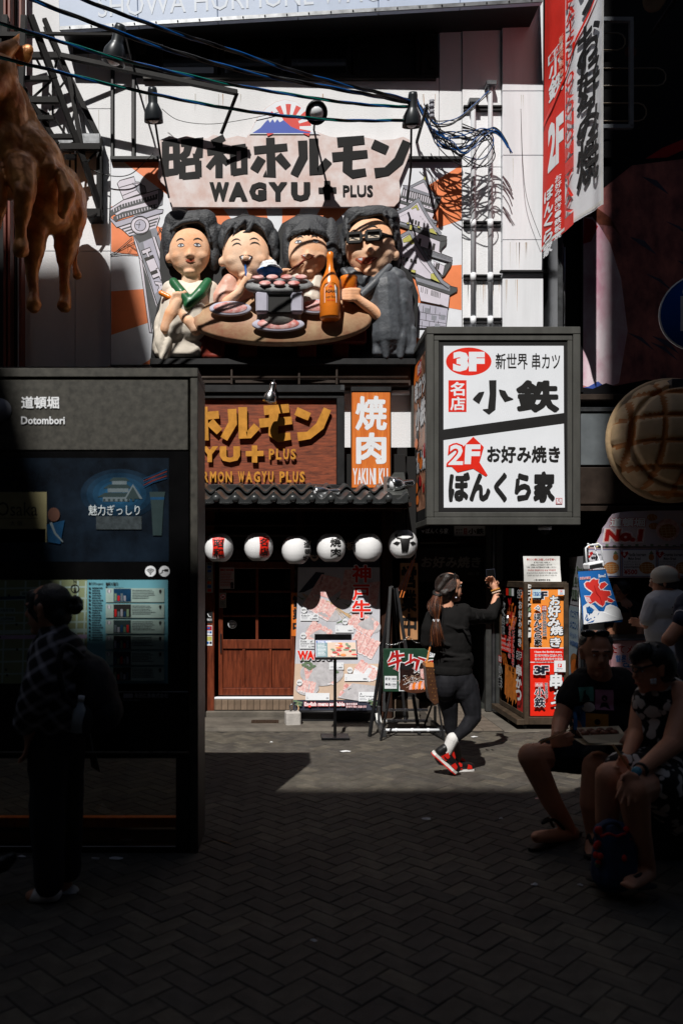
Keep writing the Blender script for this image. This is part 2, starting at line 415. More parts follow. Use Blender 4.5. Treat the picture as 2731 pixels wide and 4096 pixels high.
BRICKS=[mat('paver_%d'%i,c,0.8,0,0.22,9,0.35,160,obj_rand=0.07,patch=0.34)for i,c in enumerate([(80,75,68),(85,80,72),(77,72,66),(93,87,77),(74,70,65)])]
g=MB();g.box(-60,60,-40,8.05,-0.3,-0.005,M_joint,0)
ground=g.build('street_pavement',kind='structure')
def paver_mesh(m):
 q=MB();L,W,b=0.2,0.1,0.0045
 x,y=L/2-0.0015,W/2-0.0015
 vs=[(-x+b,-y+b,0),(x-b,-y+b,0),(x-b,y-b,0),(-x+b,y-b,0),(-x,-y,-0.004),(x,-y,-0.004),(x,y,-0.004),(-x,y,-0.004),(-x,-y,-0.03),(x,-y,-0.03),(x,y,-0.03),(-x,y,-0.03)]
 fs=[(0,1,2,3)]+[(4+i,4+(i+1)%4,(i+1)%4,i)for i in range(4)]+[(8+i,8+(i+1)%4,4+(i+1)%4,4+i)for i in range(4)]
 q.add(vs,fs,m)
 return q,vs,fs
PV=[paver_mesh(m)for m in BRICKS];PVM=[q[0].mesh('paver',V3((0,0,0)))for q in PV]
cells=[]
W_=0.1;c45=math.sqrt(0.5)
for i in range(-110,110):
 for j in range(-110,110):
  k=(i-j)%4
  if k==0:cx,cy,a=(i+1)*W_,(j+0.5)*W_,0
  elif k==3:cx,cy,a=(i+0.5)*W_,(j+1)*W_,math.pi/2
  else:continue
  x=(cx-cy)*c45;y=(cx+cy)*c45+5.5;a+=math.pi/4
  if 2.4<y<8.02 and-0.52*y-0.6<x<0.62*y+0.6:cells.append((x,y,a))
def in_view(x,y):return y>2.86 and-0.357*y<x<0.497*y
cells.sort(key=lambda c:(0 if in_view(c[0],c[1])else 1,c[1]))
far=MB();nb=0
def paver_mat(x,y):
 b=math.sin(x*2.1+y*1.3+math.sin(y*3)*0.8)
 w=[3,2,3,1,2]if b<0.3 else[1,3,1,4,0]
 return rnd.choices(range(5),w)[0]
for x,y,a in cells:
 k=paver_mat(x,y);dz=rnd.uniform(-0.002,0.001);tx,ty=rnd.gauss(0,0.006),rnd.gauss(0,0.006);ja=rnd.gauss(0,0.012)
 if nb<300 and in_view(x,y):
  o=bpy.data.objects.new('paver',PVM[k]);COL.objects.link(o);o.parent=ground
  o.location=(x,y,dz);o.rotation_euler=(tx,ty,a+ja);nb+=1
 else:
  R=Matrix.Translation((x,y,dz))@Euler((tx,ty,a+ja)).to_matrix().to_4x4()
  far.add([R@V3(v)for v in PV[k][1]],PV[k][2],BRICKS[k])
far.build('paving_beyond',ground,kind='stuff')
ap=MB();ap.box(-9,1.47,8.05,8.70,-0.2,0.03,M_concrete,0.025);ap.box(2.2,9,8.05,9.4,-0.2,0.002,M_concrete,0.01)
apron=ap.build('concrete_apron',kind='structure')
gr=MB();M_rust=mat('rusty_iron',(64,48,36),0.8,0.5,0.3,30)
x0,x1=PX(577,8.4),PX(640,8.4)
gr.box(x0,x1,8.33,8.5,0.029,0.034,M_rust,0.002)
for i in range(9):gr.box(x0+0.015+i*(x1-x0-0.03)/9,x0+0.03+i*(x1-x0-0.03)/9,8.35,8.48,0.033,0.039,M_rust,0.001)
gr.build('drain_grate',apron)
M_tile=mat('beige_step_tile',(118,100,84),0.6,0,0.15,10,0.1,obj_rand=0.15)
M_grout=mat('tile_grout',(60,54,48),0.9,0,0.2)
st=MB();st.box(-4.4,1.46,8.755,9.0,-0.2,0.21,M_grout,0.004)
step=st.build('tiled_step',kind='structure')
tm=MB();tm.box(-0.033,0.033,-0.006,0.01,-0.056,0.056,M_tile,0.003);tme=tm.mesh('step_tile',V3((0,0,0)))
for i in range(62):
 o=bpy.data.objects.new('step_tile',tme);COL.objects.link(o);o.parent=step
 o.location=(-2.9+i*0.07,8.752+rnd.uniform(-0.001,0.001),0.152)
tm=MB();tm.box(-0.033,0.033,-0.05,0.05,-0.006,0.006,M_tile,0.003);tme=tm.mesh('step_tile',V3((0,0,0)))
q=MB();q.box(-4.4,1.46,8.70,8.754,-0.1,0.09,M_concrete,0.012);q.build('step_lip',step)
M_ftile=mat('grey_floor_tile',(104,94,84),0.65,0,0.18,8,0.1,obj_rand=0.14)
ft=MB();ft.box(1.475,2.2,8.05,9.9,-0.2,0.006,M_grout,0)
pf=ft.build('entrance_floor',kind='structure')
tm=MB();tm.box(-0.098,0.098,-0.098,0.098,-0.01,0.006,M_ftile,0.003);fme=tm.mesh('floor_tile',V3((0,0,0)))
for i in range(3):
 for j in range(9):
  o=bpy.data.objects.new('floor_tile',fme);COL.objects.link(o);o.parent=pf;o.location=(1.69+i*0.2,8.155+j*0.2,0.006+rnd.uniform(-0.001,0.001))
M_opp=mat('opposite_render',(84,84,86),0.8,0,0.15,0.6,0.1)
M_oppwin=mat('opposite_window',(20,24,28),0.15,0,0.1)
def opposite(x0,x1,z1,yb=-8.0,dp=9):
 b=MB();b.box(x0,x1,yb-dp,yb,-0.1,z1,M_opp,0)
 o=b.build('opposite_shade_building',kind='structure')
 w=MB();k=int(z1//3)
 for i in range(k):
  x=x0+0.8
  while x+1.6<x1:w.box(x,x+1.5,yb-0.05,yb+0.03,1+i*3,2.6+i*3,M_oppwin,0);x+=2.3
 if w.v:w.build('window',o)
opposite(-40,-7.55,27.5,dp=1.2);opposite(-7.54,-5.8,19.2);opposite(-5.79,-4.86,17.42);opposite(-4.85,-2.06,17.8);opposite(-2.05,30,44)  # unseen blocks opposite, tops and edges stepped to place the street's shade
for x0,x1 in((-26,-22),(24,28)):
 q=MB();q.box(x0,x1,-7.9,9,0,30,M_opp,0);q.build('street_end_sky_blocker',kind='structure')  # unseen blocks added across both street ends to cut low sky light
q=MB();q.box(-26,28,9.75,15,14.1,42,M_opp,0);q.build('upper_sky_blocker',kind='structure')  # unseen dark block added above the fronts to narrow the open sky
YW=9.4
def W(u):return PX(u,YW)
def Z(v):return PZ(v,YW)
bld=thing('restaurant_building',(0,YW,0),'white panelled restaurant building with a dark timber shop front at street level','building')
M_seam=mat('seam_dark',(70,72,76),0.8,0,0.2)
b=MB()
def panels(us,vs,y,m,gap=0.006,th=0.2,name='wall_panel'):
 for i in range(len(us)-1):
  for j in range(len(vs)-1):
   q=MB();q.box(W(us[i])+gap/2,W(us[i+1])-gap/2,y,y+th,Z(vs[j+1])+gap/2,Z(vs[j])-gap/2,m,0.004);q.build(name,bld)
panels([40,173,255],[-260,80,250,480,577,905],YW,M_wall)
panels([263,303],[-260,366,905],YW,M_wall)
panels([312,1008],[178,366],YW,M_wall)
panels([312,1008],[366,905],YW+0.03,M_wall,th=0.15)
panels([1008,1060],[-260,905],YW,M_wall)
panels([1060,1150],[-260,385,640,905],YW-0.012,M_wall)
panels([1150,1244],[-260,215,362,555,640,905],YW-0.05,M_wall2)
b.box(W(40),W(1244),YW+0.09,YW+0.2,Z(186),Z(-260),M_black,0);b.box(W(168),W(335),YW-0.004,YW+0.09,Z(124),Z(-100),M_darkframe,0.004);b.box(W(40),W(1244),9.62,15,3.0,14,M_dark,0)  # middle box: flush dark panel standing in for the shaded recess under the fascia
b.build('upper_wall',bld)
M_winframe=mat('bronze_window_frame',(44,42,40),0.4,0.6,0.1)
M_pane=mat('dark_window_glass',(10,11,12),0.06,0,0,spec=0.6)
M_frost=mat('frosted_window_glass',(24,25,27),0.35,0,0.2,30,0.5,120)
for a,c,mm in((365,500,M_pane),(507,652,M_pane),(660,804,M_pane),(811,962,M_frost)):
 w=MB();t=9
 w.box(W(a),W(c),YW-0.02,YW+0.05,Z(55),Z(46),M_winframe);w.box(W(a),W(c),YW-0.02,YW+0.05,Z(180),Z(170),M_winframe)
 w.box(W(a),W(a+t),YW-0.019,YW+0.05,Z(170),Z(55),M_winframe);w.box(W(c-t),W(c),YW-0.019,YW+0.05,Z(170),Z(55),M_winframe)
 o=w.build('window',bld);p=MB();p.box(W(a+t),W(c-t),YW+0.02,YW+0.03,Z(170),Z(55),mm,0);p.build('pane',o)
w=MB();w.box(W(330),W(1000),YW-0.05,YW+0.06,Z(178)-0.0,Z(181)-0.03,M_winframe);w.build('window_sill',bld)
w=MB()
for z in(Z(160),Z(85),Z(120)):w.box(W(985),W(996),YW-0.045,YW-0.0005,z,z+0.06,M_winframe)
w.box(W(966),W(1004),YW-0.02,YW-0.001,Z(178),Z(48),M_winframe);w.build('shutter_box',bld)
for u0,u1,v0,v1 in((256,262,160,362),(304,311,60,368)):
 q=MB();q.box(W(u0),W(u1),YW-0.03,YW+0.08,Z(v1),Z(v0),M_black);q.build('drainpipe',bld)
for v,u0,u1 in((518,1062,1148),(640,1062,1148),(739,1062,1150),(253,1062,1150)):
 q=MB()
 for dz in(0.022,-0.022):q.box(W(u0),W(u1),YW-0.05,YW-0.01,Z(v)+dz-0.012,Z(v)+dz+0.012,M_black)
 q.build('cable_bracket',bld)
q=MB();q.box(W(1143),W(1250),YW-0.1,YW-0.05,Z(632),Z(627),M_black);q.build('cable_bracket',bld)
for i in range(10):pass
M_girder=mat('brown_painted_steel',(56,46,40),0.5,0.3,0.2,6,0.1)
q=MB();q.box(-4.5,W(936),9.18,9.5,PZ(886,9.18),PZ(842,9.18),M_girder);q.build('girder',bld)
q=MB();q.tube([(-4.5,9.12,PZ(868,9.12)),(PX(936,9.12),9.12,PZ(868,9.12))],0.022,M_girder);q.build('girder_pipe',bld)
for u in(530,684,770):
 q=MB();q.box(PX(u,9.15),PX(u+5,9.15),9.1,9.18,PZ(885,9.15),PZ(844,9.15),M_girder);q.build('girder_stiffener',bld)
q=MB();q.box(-4.5,W(1244),9.36,9.55,PZ(1140,9.4),PZ(905,9.4),M_wall);q.build('lower_wall',bld)
q=MB();q.tube([(PX(900,9.3),9.3,PZ(902,9.3)),(PX(940,9.3),9.3,PZ(902,9.3))],0.03,M_white);q.build('white_pipe',bld)
M_flash=mat('grey_sheet_metal',(88,90,88),0.4,0.5,0.15,7)
q=MB();q.box(PX(786,8.9),PX(930,8.9),8.86,9.36,PZ(1084,8.9),PZ(1062,8.9),M_flash);q.build('flashing',bld)
q=MB()
q.prism([(PX(880,8.9),8.88,PZ(1080,8.9)),(PX(880,7.95),7.95,PZ(1137,7.95)),(PX(938,7.95),7.95,PZ(1137,7.95)),(PX(925,8.9),8.88,PZ(1080,8.9))],0.05,M_flash,V3((0,-0.4,0.92)).normalized());q.build('flashing',bld)
M_kawara=mat('charcoal_roof_tile',(66,68,69),0.32,0.15,0.14,16,0.06,120,spec=0.6,obj_rand=0.12)
def kawara(front):
 k=MB();n=14;L=0.52;w=0.188;th=0.018;vs=[];top=[]
 def prof(t):return 0.034*math.cos(2*math.pi*t)
 for j,(y,lift)in enumerate(((0,0.0),(L,0.0))):
  for i in range(n+1):
   t=i/n;vs.append((t*w,y,prof(t)+lift+0.02*(1-j)))
 m=n+1;vs2=[(x,y,z-th)for x,y,z in vs]
 fs=[(i,i+1,m+i+1,m+i)for i in range(n)];k.add(vs,fs,M_kawara,True)
 k.add(vs2,[f[::-1]for f in fs],M_kawara,True)
 k.add(vs+vs2,[(i+1,i,2*m+i,2*m+i+1)for i in range(n)],M_kawara)
 if front:
  pts=[]
  for i in range(n+1):
   t=i/n;pts.append(V3((t*w,-0.006,prof(t)+0.019)))
  for i in range(n,-1,-1):
   t=i/n;pts.append(V3((t*w,-0.006,-0.052-0.022*math.sin(math.pi*t)+0.012)))
  k.prism(pts[::-1],0.016,M_kawara)
  for i in range(5):
   t=0.3+0.1*i;k.ell((t*w,-0.01,-0.034-0.012*math.sin(math.pi*t)),(0.006,0.005,0.006),M_kawara,8,5)
  k.lathe([(0,0.012),(0.022,0.01),(0.034,0.0),(0.036,-0.02)],(0,-0.012,-0.005),M_kawara,16,V3((0,-1,0)))
  k.ell((0,0.02,0.058),(0.012,0.02,0.01),M_kawara,8,5)
 return k.mesh('roof_tile',V3((0,0,0)))
KF,KB=kawara(True),kawara(False)
roof=MB();roof.box(-4.5,PX(934,7.95),7.95,8.9,2.30,2.318,M_brown);sr=roof.build('eave_roof',bld)
slope=math.atan2(0.2,0.95)
for row,(me,y,z)in enumerate(((KB,8.31,2.455),(KF,7.86,2.332))):
 for i in range(32):
  x=PX(452.8,7.86)-0.188*12+0.188*i-0.0
  if x>PX(905,7.86):break
  o=bpy.data.objects.new('roof_tile',me);COL.objects.link(o);o.parent=sr
  o.location=V3((x+rnd.uniform(-0.002,0.002),y,z+rnd.uniform(-0.002,0.002)))-V3((0,YW,0));o.rotation_euler=(slope,0,rnd.uniform(-0.004,0.004))
q=MB();q.box(-4.5,PX(934,7.97),7.93,7.99,2.235,2.285,M_brown);q.build('fascia_board',bld)
q=MB();q.box(-4.5,PX(934,8.3),7.99,9.4,2.262,2.30,M_brown,0);q.build('soffit',bld)
YD=8.8
def D(u):return PX(u,YD)
def DZ(v):return PZ(v,YD)
for(u0,u1,v0,v1,y0,m)in((448,470,1165,1640,8.66,M_brown),(470,492,1165,1606,8.74,M_doorwood),(680,700,1165,1606,8.74,M_brown),(875,900,1165,1640,8.6,M_brown)):
 q=MB();q.box(PX(u0,y0),PX(u1,y0),y0,y0+0.14,0.03,PZ(v0,y0),m,0.006);q.build('post',bld)
q=MB();q.box(D(440),D(905),8.75,8.88,DZ(1285),DZ(1262),M_brown);q.build('lintel',bld)
q=MB();q.box(-4.5,D(930),8.78,8.95,DZ(1262)+0.003,2.9,M_dark);q.build('transom_board',bld)
for v in(1205,1228):
 q=MB();q.box(-4.5,D(905),8.72,8.778,DZ(v)-0.02,DZ(v),M_brown);q.build('rail',bld)
q=MB();q.box(-4.5,D(448),8.68,8.9,0.02,2.6,M_brown);q.build('side_wall',bld)
q=MB();q.box(D(700),D(875),8.8,8.92,0.05,DZ(1285),M_brown);q.build('side_wall',bld)
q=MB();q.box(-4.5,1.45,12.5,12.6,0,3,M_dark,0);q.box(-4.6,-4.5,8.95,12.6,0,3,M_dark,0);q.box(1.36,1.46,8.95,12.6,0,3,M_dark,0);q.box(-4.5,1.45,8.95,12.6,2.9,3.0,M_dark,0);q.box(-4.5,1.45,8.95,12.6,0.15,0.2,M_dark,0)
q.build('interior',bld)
door=MB()
door.box(D(502),D(677),8.8,8.84,DZ(1306),DZ(1290),M_doorwood);door.box(D(502),D(512),8.8,8.84,DZ(1597),DZ(1306),M_doorwood);door.box(D(667),D(677),8.8,8.84,DZ(1597),DZ(1306),M_doorwood)
dr=door.build('sliding_door',bld)
def dpart(name,u0,u1,v0,v1,m,y0=8.802,y1=8.838):q=MB();q.box(D(u0),D(u1),y0,y1,DZ(v1),DZ(v0),m);return q.build(name,dr)
dpart('muntin',587,593.5,1306,1469,M_doorwood)
for v in(1356,1412):dpart('muntin',512,587,v,v+5,M_doorwood,8.806);dpart('muntin',593.5,667,v,v+5,M_doorwood,8.806)
dpart('lock_rail',512,667,1469,1490,M_doorwood,8.796)
dpart('bottom_rail',512,667,1580,1597,M_doorwood,8.796)
for u0,u1 in((512,557),(563,618),(624,667)):dpart('door_panel',u0,u1,1490,1580,M_doorwood,8.816)
for u in(557,618):dpart('stile',u,u+6,1490,1580,M_doorwood,8.8)
dpart('glass_pane',512,667,1306,1469,glass('door_glass',(150,155,150),rough=0.02),8.817,8.823)
q=MB();q.box(D(492),D(700),8.752,8.81,0.212,0.235,M_white);q.build('door_sill',bld)
q=MB()
for u,v,w,h,m in((655,1310,28,40,M_paper),(640,1380,20,70,M_darkframe),(545,1365,30,55,M_dred)):
 q.box(PX(u,10.4),PX(u+w,10.4),10.4,10.43,PZ(v+h,10.4),PZ(v,10.4),m)
q.build('interior_fittings',bld)
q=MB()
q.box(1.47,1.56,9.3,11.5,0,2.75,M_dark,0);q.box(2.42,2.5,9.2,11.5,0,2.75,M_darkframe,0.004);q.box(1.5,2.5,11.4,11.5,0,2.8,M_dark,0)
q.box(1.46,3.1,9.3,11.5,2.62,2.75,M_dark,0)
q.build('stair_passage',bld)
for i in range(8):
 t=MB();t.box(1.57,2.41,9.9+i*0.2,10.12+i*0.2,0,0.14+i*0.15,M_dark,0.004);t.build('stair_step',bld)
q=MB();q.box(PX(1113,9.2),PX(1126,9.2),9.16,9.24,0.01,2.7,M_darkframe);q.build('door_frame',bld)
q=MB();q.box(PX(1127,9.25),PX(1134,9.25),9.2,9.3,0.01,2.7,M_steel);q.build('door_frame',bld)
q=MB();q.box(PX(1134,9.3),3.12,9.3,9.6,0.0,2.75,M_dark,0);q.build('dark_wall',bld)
for(u,v,w,h)in((1190,1268,22,26),(1191,1300,22,24)):
 q=MB();q.box(PX(u,9.28),PX(u+w*0.6,9.28),9.27,9.299,PZ(v+h,9.28),PZ(v,9.28),M_darkframe);q.build('switch_box',bld)
S=Sheet(lambda u,v:P(u,v,9.19));hb=MB();hb.box(PX(962,9.25),PX(1040,9.25),9.195,9.3,PZ(1232,9.25),PZ(1208,9.25),M_ink);hb.box(PX(1040,9.25),PX(1112,9.25),9.195,9.3,PZ(1232,9.25),PZ(1208,9.25),M_paper)
hs=hb.build('entrance_sign_strip',None);tag(hs,'narrow half black half pale sign strip above the dark stair entrance','sign')
S.remap(832.6,.26855,1177.1,.26855)
S.text('ぼんくら家',535,135,730,182,M_white,0.03);S.poly([(497,150),(515,178),(520,165),(530,150),(515,155)],M_white)
S.text('新世界',795,140,850,158,M_ink,0.02);S.text('串カツ',795,164,850,184,M_ink,0.02);S.rect(862,136,890,186,M_dred);S.vtext('名店',866,138,886,184,M_white);S.text('小鉄',898,136,1035,186,M_ink,0.04)
S.build('lettering',hs)
q=MB();q.box(PX(962,9.2),PX(1112,9.2),9.14,9.3,PZ(1248,9.2),PZ(1236,9.2),mat('glossy_light_box',(40,14,8),0.1,0,0.5,9,c2=(6,6,6)));q.build('light_box_strip',bld)
q=MB();q.box(PX(962,9.45),PX(1108,9.45),9.44,9.46,PZ(1335,9.45),PZ(1258,9.45),M_ink);nor=q.build('entrance_board',None);tag(nor,'black board with grey brush lettering across the dark stair entrance','sign')
S=Sheet(lambda u,v:P(u,v,9.438));S.remap(832.6,.26855,1177.1,.26855)
M_greyink=mat('grey_print',(120,118,114),0.6,0,0.05)
S.text('お好み焼き',495,375,1005,474,M_greyink,0.045,shear=0.1);S.text('◁ぼんくら家',895,510,995,535,M_greyink,0.01)
S.build('lettering',nor)
for i,(u,v0,v1)in enumerate(((1083,245,760),(1122,205,760))):
 q=MB();x=W(u);pts=[(x,YW-0.06,Z(v1)),(x,YW-0.06,Z(v0+14)),(x,YW-0.06,Z(v0))]
 q.tube(pts,0.028 if i else 0.03,M_white,12)
 for v in(520,642,741):q.lathe([(0.034,-0.05),(0.034,0.05)],(x,YW-0.06,Z(v)),M_white,12)
 o=q.build('conduit',None);tag(o,['shorter white cable conduit beside the mural, with a dark cable head','taller white cable conduit on the wall, nearer the red banner'][i],'pipe','white conduits on the wall')
 q=MB();q.box(x-0.06,x+0.06,YW-0.13,YW-0.02,Z(v0)-0.02,Z(v0)+0.03,M_steel);q.build('cable_head',o)
M_stain=mat('rain_stain',(196,194,190),0.8,0,0.06,30);M_ruststain=mat('rust_stain',(186,160,140),0.8,0,0.1,30)
S=Sheet(lambda u,v:P(u,v,YW),first=0.001);rs_=random.Random(12)
for u,v,L,m in[(rs_.uniform(1012,1148),rs_.choice([387,520,642]),rs_.uniform(18,70),None)for _ in range(16)]+[(rs_.uniform(80,250),rs_.choice([82,252,482]),rs_.uniform(20,90),None)for _ in range(14)]+[(rs_.uniform(320,1000),216,rs_.uniform(12,50),None)for _ in range(12)]:
 S.stroke([(u,v),(u+rs_.uniform(-1,1),v+L*0.5),(u+rs_.uniform(-1,1),v+L)],[rs_.uniform(1,3),rs_.uniform(0.8,2.4),0.2],M_ruststain if rs_.random()<0.3 else M_stain,adv=False);S.z+=0.00004
S.f0=lambda u,v:P(u,v,YW-0.012)
for k in range(10):u=rs_.uniform(1064,1146);v=rs_.choice([522,646]);S.stroke([(u,v),(u,v+rs_.uniform(20,60))],[2,0.2],M_ruststain if k%2 else M_stain,adv=False)
S.f0=lambda u,v:P(u,v,YW-0.05)
for k in range(14):u=rs_.uniform(1154,1240);v=rs_.choice([218,364,557,642]);S.stroke([(u,v),(u+rs_.uniform(-1,1),v+rs_.uniform(20,80))],[2,0.2],M_ruststain if k%4==0 else M_stain,adv=False)
S.build('rain_marks',bld)['kind']='stuff'
q=MB();q.box(D(506),D(509),8.785,8.8,DZ(1500),DZ(1455),M_black,0.002);q.build('door_pull',dr)
M_fascia=mat('pale_blue_enamel',(176,190,214),0.45,0,0.06,2.5,0.05,20,(1,1,0.3))
M_faint=mat('faded_lettering',(206,214,226),0.5,0,0.08,8)
FA=V3((PX(137,9.09),9.09,PZ(70,9.09)));FB=V3((PX(1245,8.87),8.87,PZ(5,8.87)))
fd=(FB-FA);fl=fd.length;fd.normalize();fn=fd.cross(V3((0,0,1))).normalized();fu=fn.cross(fd)*-1
if fu.z<0:fu=-fu
fas=thing('fascia_sign',FA,'long pale blue metal sign board with faint white capitals above the dark windows','sign')
nseg=6
for i in range(nseg):
 q=MB();a=FA+fd*(fl*i/nseg+0.002);c=FA+fd*(fl*(i+1)/nseg-0.002)
 q.obox((a+c)/2+fu*0.75-fn*0.03,fd,fn,fu,(c-a).length/2,0.03,0.75,M_fascia,0.006);q.build('sheet_panel',fas)
q=MB();a=[FA+fu*0.05-fn*0.061,FB+fu*0.05-fn*0.061,V3((FB.x,9.42,FB.z+0.05)),V3((FA.x,9.42,FA.z+0.05))];q.prism(a,0.05,M_black,V3((0,0,-1)));q.build('soffit',fas)  # black slab added behind the sign board to keep sky light off the wall
q=MB();q.bar(FA+fu*0.02+fn*0.004,FB+fu*0.02+fn*0.004,0.012,0.045,M_steel,fu);q.build('bottom_trim',fas)
q=MB()
for i in range(22):
 p=FA+fd*(fl*(i+0.5)/22)+fn*0.014+fu*0.02;q.lathe([(0.009,0),(0.008,0.005),(0,0.006)],p,M_black,8,fn)
q.build('rivets',fas);bpy.data.objects['rivets']['kind']='stuff'
S=Sheet(lambda a,c:FA+fd*a+fu*c,fn,first=0.004)
S.text('SHOWA HORMONE WAGYU PLUS',0.45,0.36,4.65,0.12,M_faint,0.0);S.build('lettering',fas)
YM=9.34
M_mwhite=mat('mural_white',(226,229,236),0.5,0,0.05,3)
M_mor=mat('mural_orange',(240,136,84),0.5,0,0.07,3)
M_mline=mat('mural_line_black',(44,40,38),0.6,0,0.1)
M_mgrey=mat('mural_grey',(138,140,150),0.55,0,0.12,8)
M_mdark=mat('mural_dark_grey',(74,76,78),0.55,0,0.12,8)
M_mlil=mat('mural_lilac_white',(214,208,220),0.55,0,0.05,6)
M_mlil2=mat('mural_lilac_grey',(180,178,194),0.55,0,0.07,6)
M_myel=mat('mural_yellow_green',(190,186,96),0.55,0,0.12,10)
mur=thing('mural_panel',P(655,838,YM),'large mural of orange and white sun rays with a tower and a castle','mural')
us=[255,420,560,700,840,1009,1060]
for i in range(6):
 q=MB();q.box(PX(us[i],YM)+0.001,PX(us[i+1],YM)-0.001,YM,YM+0.05,PZ(838,YM),PZ(366,YM),M_mwhite,0.002);q.build('panel',mur)
S=Sheet(lambda u,v:P(u,v,YM))
C0=(642,641)
def clip_poly(pts,u0,v0,u1,v1):
 for ax,lim,sg in((0,u0,1),(0,u1,-1),(1,v0,1),(1,v1,-1)):
  out=[]
  for i in range(len(pts)):
   a,c=pts[i],pts[(i+1)%len(pts)];da,dc=sg*(a[ax]-lim),sg*(c[ax]-lim)
   if da>=0:out.append(a)
   if da*dc<0:t=da/(da-dc);out.append((a[0]+(c[0]-a[0])*t,a[1]+(c[1]-a[1])*t))
  pts=out
  if not pts:break
 return pts
for k in range(13):
 a0=rad(-9.7+27.7*k);a1=a0+rad(14.2)
 pts=clip_poly([C0,(C0[0]+900*math.cos(a0),C0[1]-900*math.sin(a0)),(C0[0]+900*math.cos(a1),C0[1]-900*math.sin(a1))],256,367,1059,837)
 if len(pts)>2:S.poly(pts,M_mor,adv=False)
S.z+=S.step
S.remap(241.2,.2099,344.5,.2099)
def fill(pts,m,w=0):
 S.poly(pts[::-1]if sum((pts[i][0]-pts[i-1][0])*(pts[i][1]+pts[i-1][1])for i in range(len(pts)))<0 else pts,m)
 if w:S.stroke(pts,w,M_mline,closed=True)
def poly2(pts,m,w=0):
 a=sum(pts[i-1][0]*pts[i][1]-pts[i][0]*pts[i-1][1]for i in range(len(pts)))
 S.poly(pts if a<0 else pts[::-1],m)
 if w:S.stroke(pts,w,M_mline,closed=True)
poly2([(135,368),(165,335),(318,292),(335,350),(375,352),(400,380),(435,395),(455,460),(330,500),(205,545)],M_mlil,9)
poly2([(318,292),(335,350),(350,440),(330,450)],M_mlil2)
S.stroke([(160,412),(300,372),(345,392)],8,M_mline);S.stroke([(195,500),(360,432)],7,M_mline);S.stroke([(300,365),(372,365)],6,M_mline)
poly2([(340,392),(400,380),(440,400),(455,462),(385,480),(350,440)],M_mgrey,7)
poly2([(62,640),(200,550),(600,430),(635,455),(632,510),(600,600),(560,640),(200,740),(62,690)],M_mlil,9)
poly2([(590,432),(635,455),(628,600),(585,620)],M_mgrey,6)
poly2([(62,665),(170,600),(580,480),(575,540),(190,650),(66,730)],M_mdark)
poly2([(90,735),(190,680),(570,590),(560,640),(200,745),(100,790)],M_mdark)
for i in range(16):
 x=100+i*30;y=655-(i*30)*0.3;S.stroke([(x,y+(22 if i<3 else 0)),(x-5,y-34+(22 if i<3 else 0))],8,M_mlil,adv=False)
 if i<15:S.stroke([(x+40,y+100),(x+36,y+70)],8,M_mlil,adv=False)
S.z+=S.step
poly2([(62,740),(120,790),(560,650),(640,655),(630,690),(560,710),(130,850),(62,770)],M_mlil2,7)
poly2([(150,850),(590,705),(600,740),(560,860),(270,945),(200,880)],M_mlil,7)
for k in range(3):S.stroke([(190+k*35,870+k*24),(585-k*14,750+k*35)],16,M_mdark,adv=False)
S.z+=S.step
poly2([(300,930),(560,850),(600,960),(720,1480),(600,1640),(500,1900),(340,1010)],M_mgrey)
poly2([(310,940),(500,880),(520,960),(380,1020)],M_mdark);poly2([(420,1010),(520,965),(660,1480),(545,1580)],M_mlil2)
poly2([(315,960),(345,1000),(575,1700),(545,1715),(325,1015)],M_mlil,8)
poly2([(520,955),(550,950),(720,1475),(690,1490)],M_mlil,8)
poly2([(375,1180),(410,1220),(515,2000),(488,1995)],M_mlil,7);poly2([(410,1240),(470,1400),(640,1960),(520,1960)],M_mdark)
S.ell(388,828,106,84,M_mlil);S.ring(388,828,96,106,M_mline);S.ell(388,828,64,58,M_mlil2);S.ring(388,828,58,66,M_mline)
S.stroke([(340,820),(392,822)],7,M_mline);S.stroke([(380,790),(374,862)],7,M_mline)
for k,ch in enumerate('HITAC'):
 cx,cy=480+k*47-8,1150+k*112;w,h=62,46
 S.text(ch,cx-w,cy-h,cx+w,cy+h,M_mlil,0.04,outline=(M_mline,0.05),rot=rad(68))
S.stroke([(60,1150),(330,1010),(255,1150),(250,1030),(350,1100)],8,M_mline);S.stroke([(60,1155),(200,1140),(360,1148)],9,M_mline);S.stroke([(300,965),(100,1140)],8,M_mline)
S.stroke([(575,930),(610,860),(640,840)],8,M_mline);S.stroke([(590,850),(625,915)],8,M_mline)
S.remap(890,.1562,390.5,.1562)
poly2([(470,1960),(880,2040),(850,2330),(330,2330)],M_mlil2,8)
for pts in([(470,2090),(600,2120),(760,2140),(850,2160)],[(460,2200),(620,2230),(850,2260)],[(440,2290),(600,2310),(840,2300)]):S.stroke(pts,7,M_mline,adv=False)
for a,y in((520,2000),(620,2010),(700,2020),(760,2100),(560,2120),(680,2150),(610,2230),(740,2220),(500,2230)):S.stroke([(a,y),(a-6,y+100)],7,M_mline,adv=False)
S.z+=S.step
for a,y in((540,2030),(640,2140),(770,2130),(690,2260)):poly2([(a,y),(a+75,y+12),(a+66,y+80),(a-6,y+70)],M_mgrey)
poly2([(420,1640),(910,1800),(885,2030),(760,1990),(480,1930)],M_mlil,8)
for a in(490,515,555,580,640,655,672,690,705,722,740,765):S.stroke([(a,1720+(a-480)*0.33),(a-8,1800+(a-480)*0.33)],8,M_mline,adv=False)
S.stroke([(760,1985),(885,2035)],16,M_mline);S.z+=S.step
poly2([(110,1370),(640,1500),(780,1640),(910,1710),(1018,1740),(1010,1790),(910,1845),(420,1680),(400,1590),(110,1430)],M_mdark,9)
poly2([(400,1580),(910,1730),(905,1790),(420,1640)],M_mgrey)
poly2([(740,1590),(840,1400),(940,1360),(920,1420),(830,1560),(800,1580)],M_mdark,7)
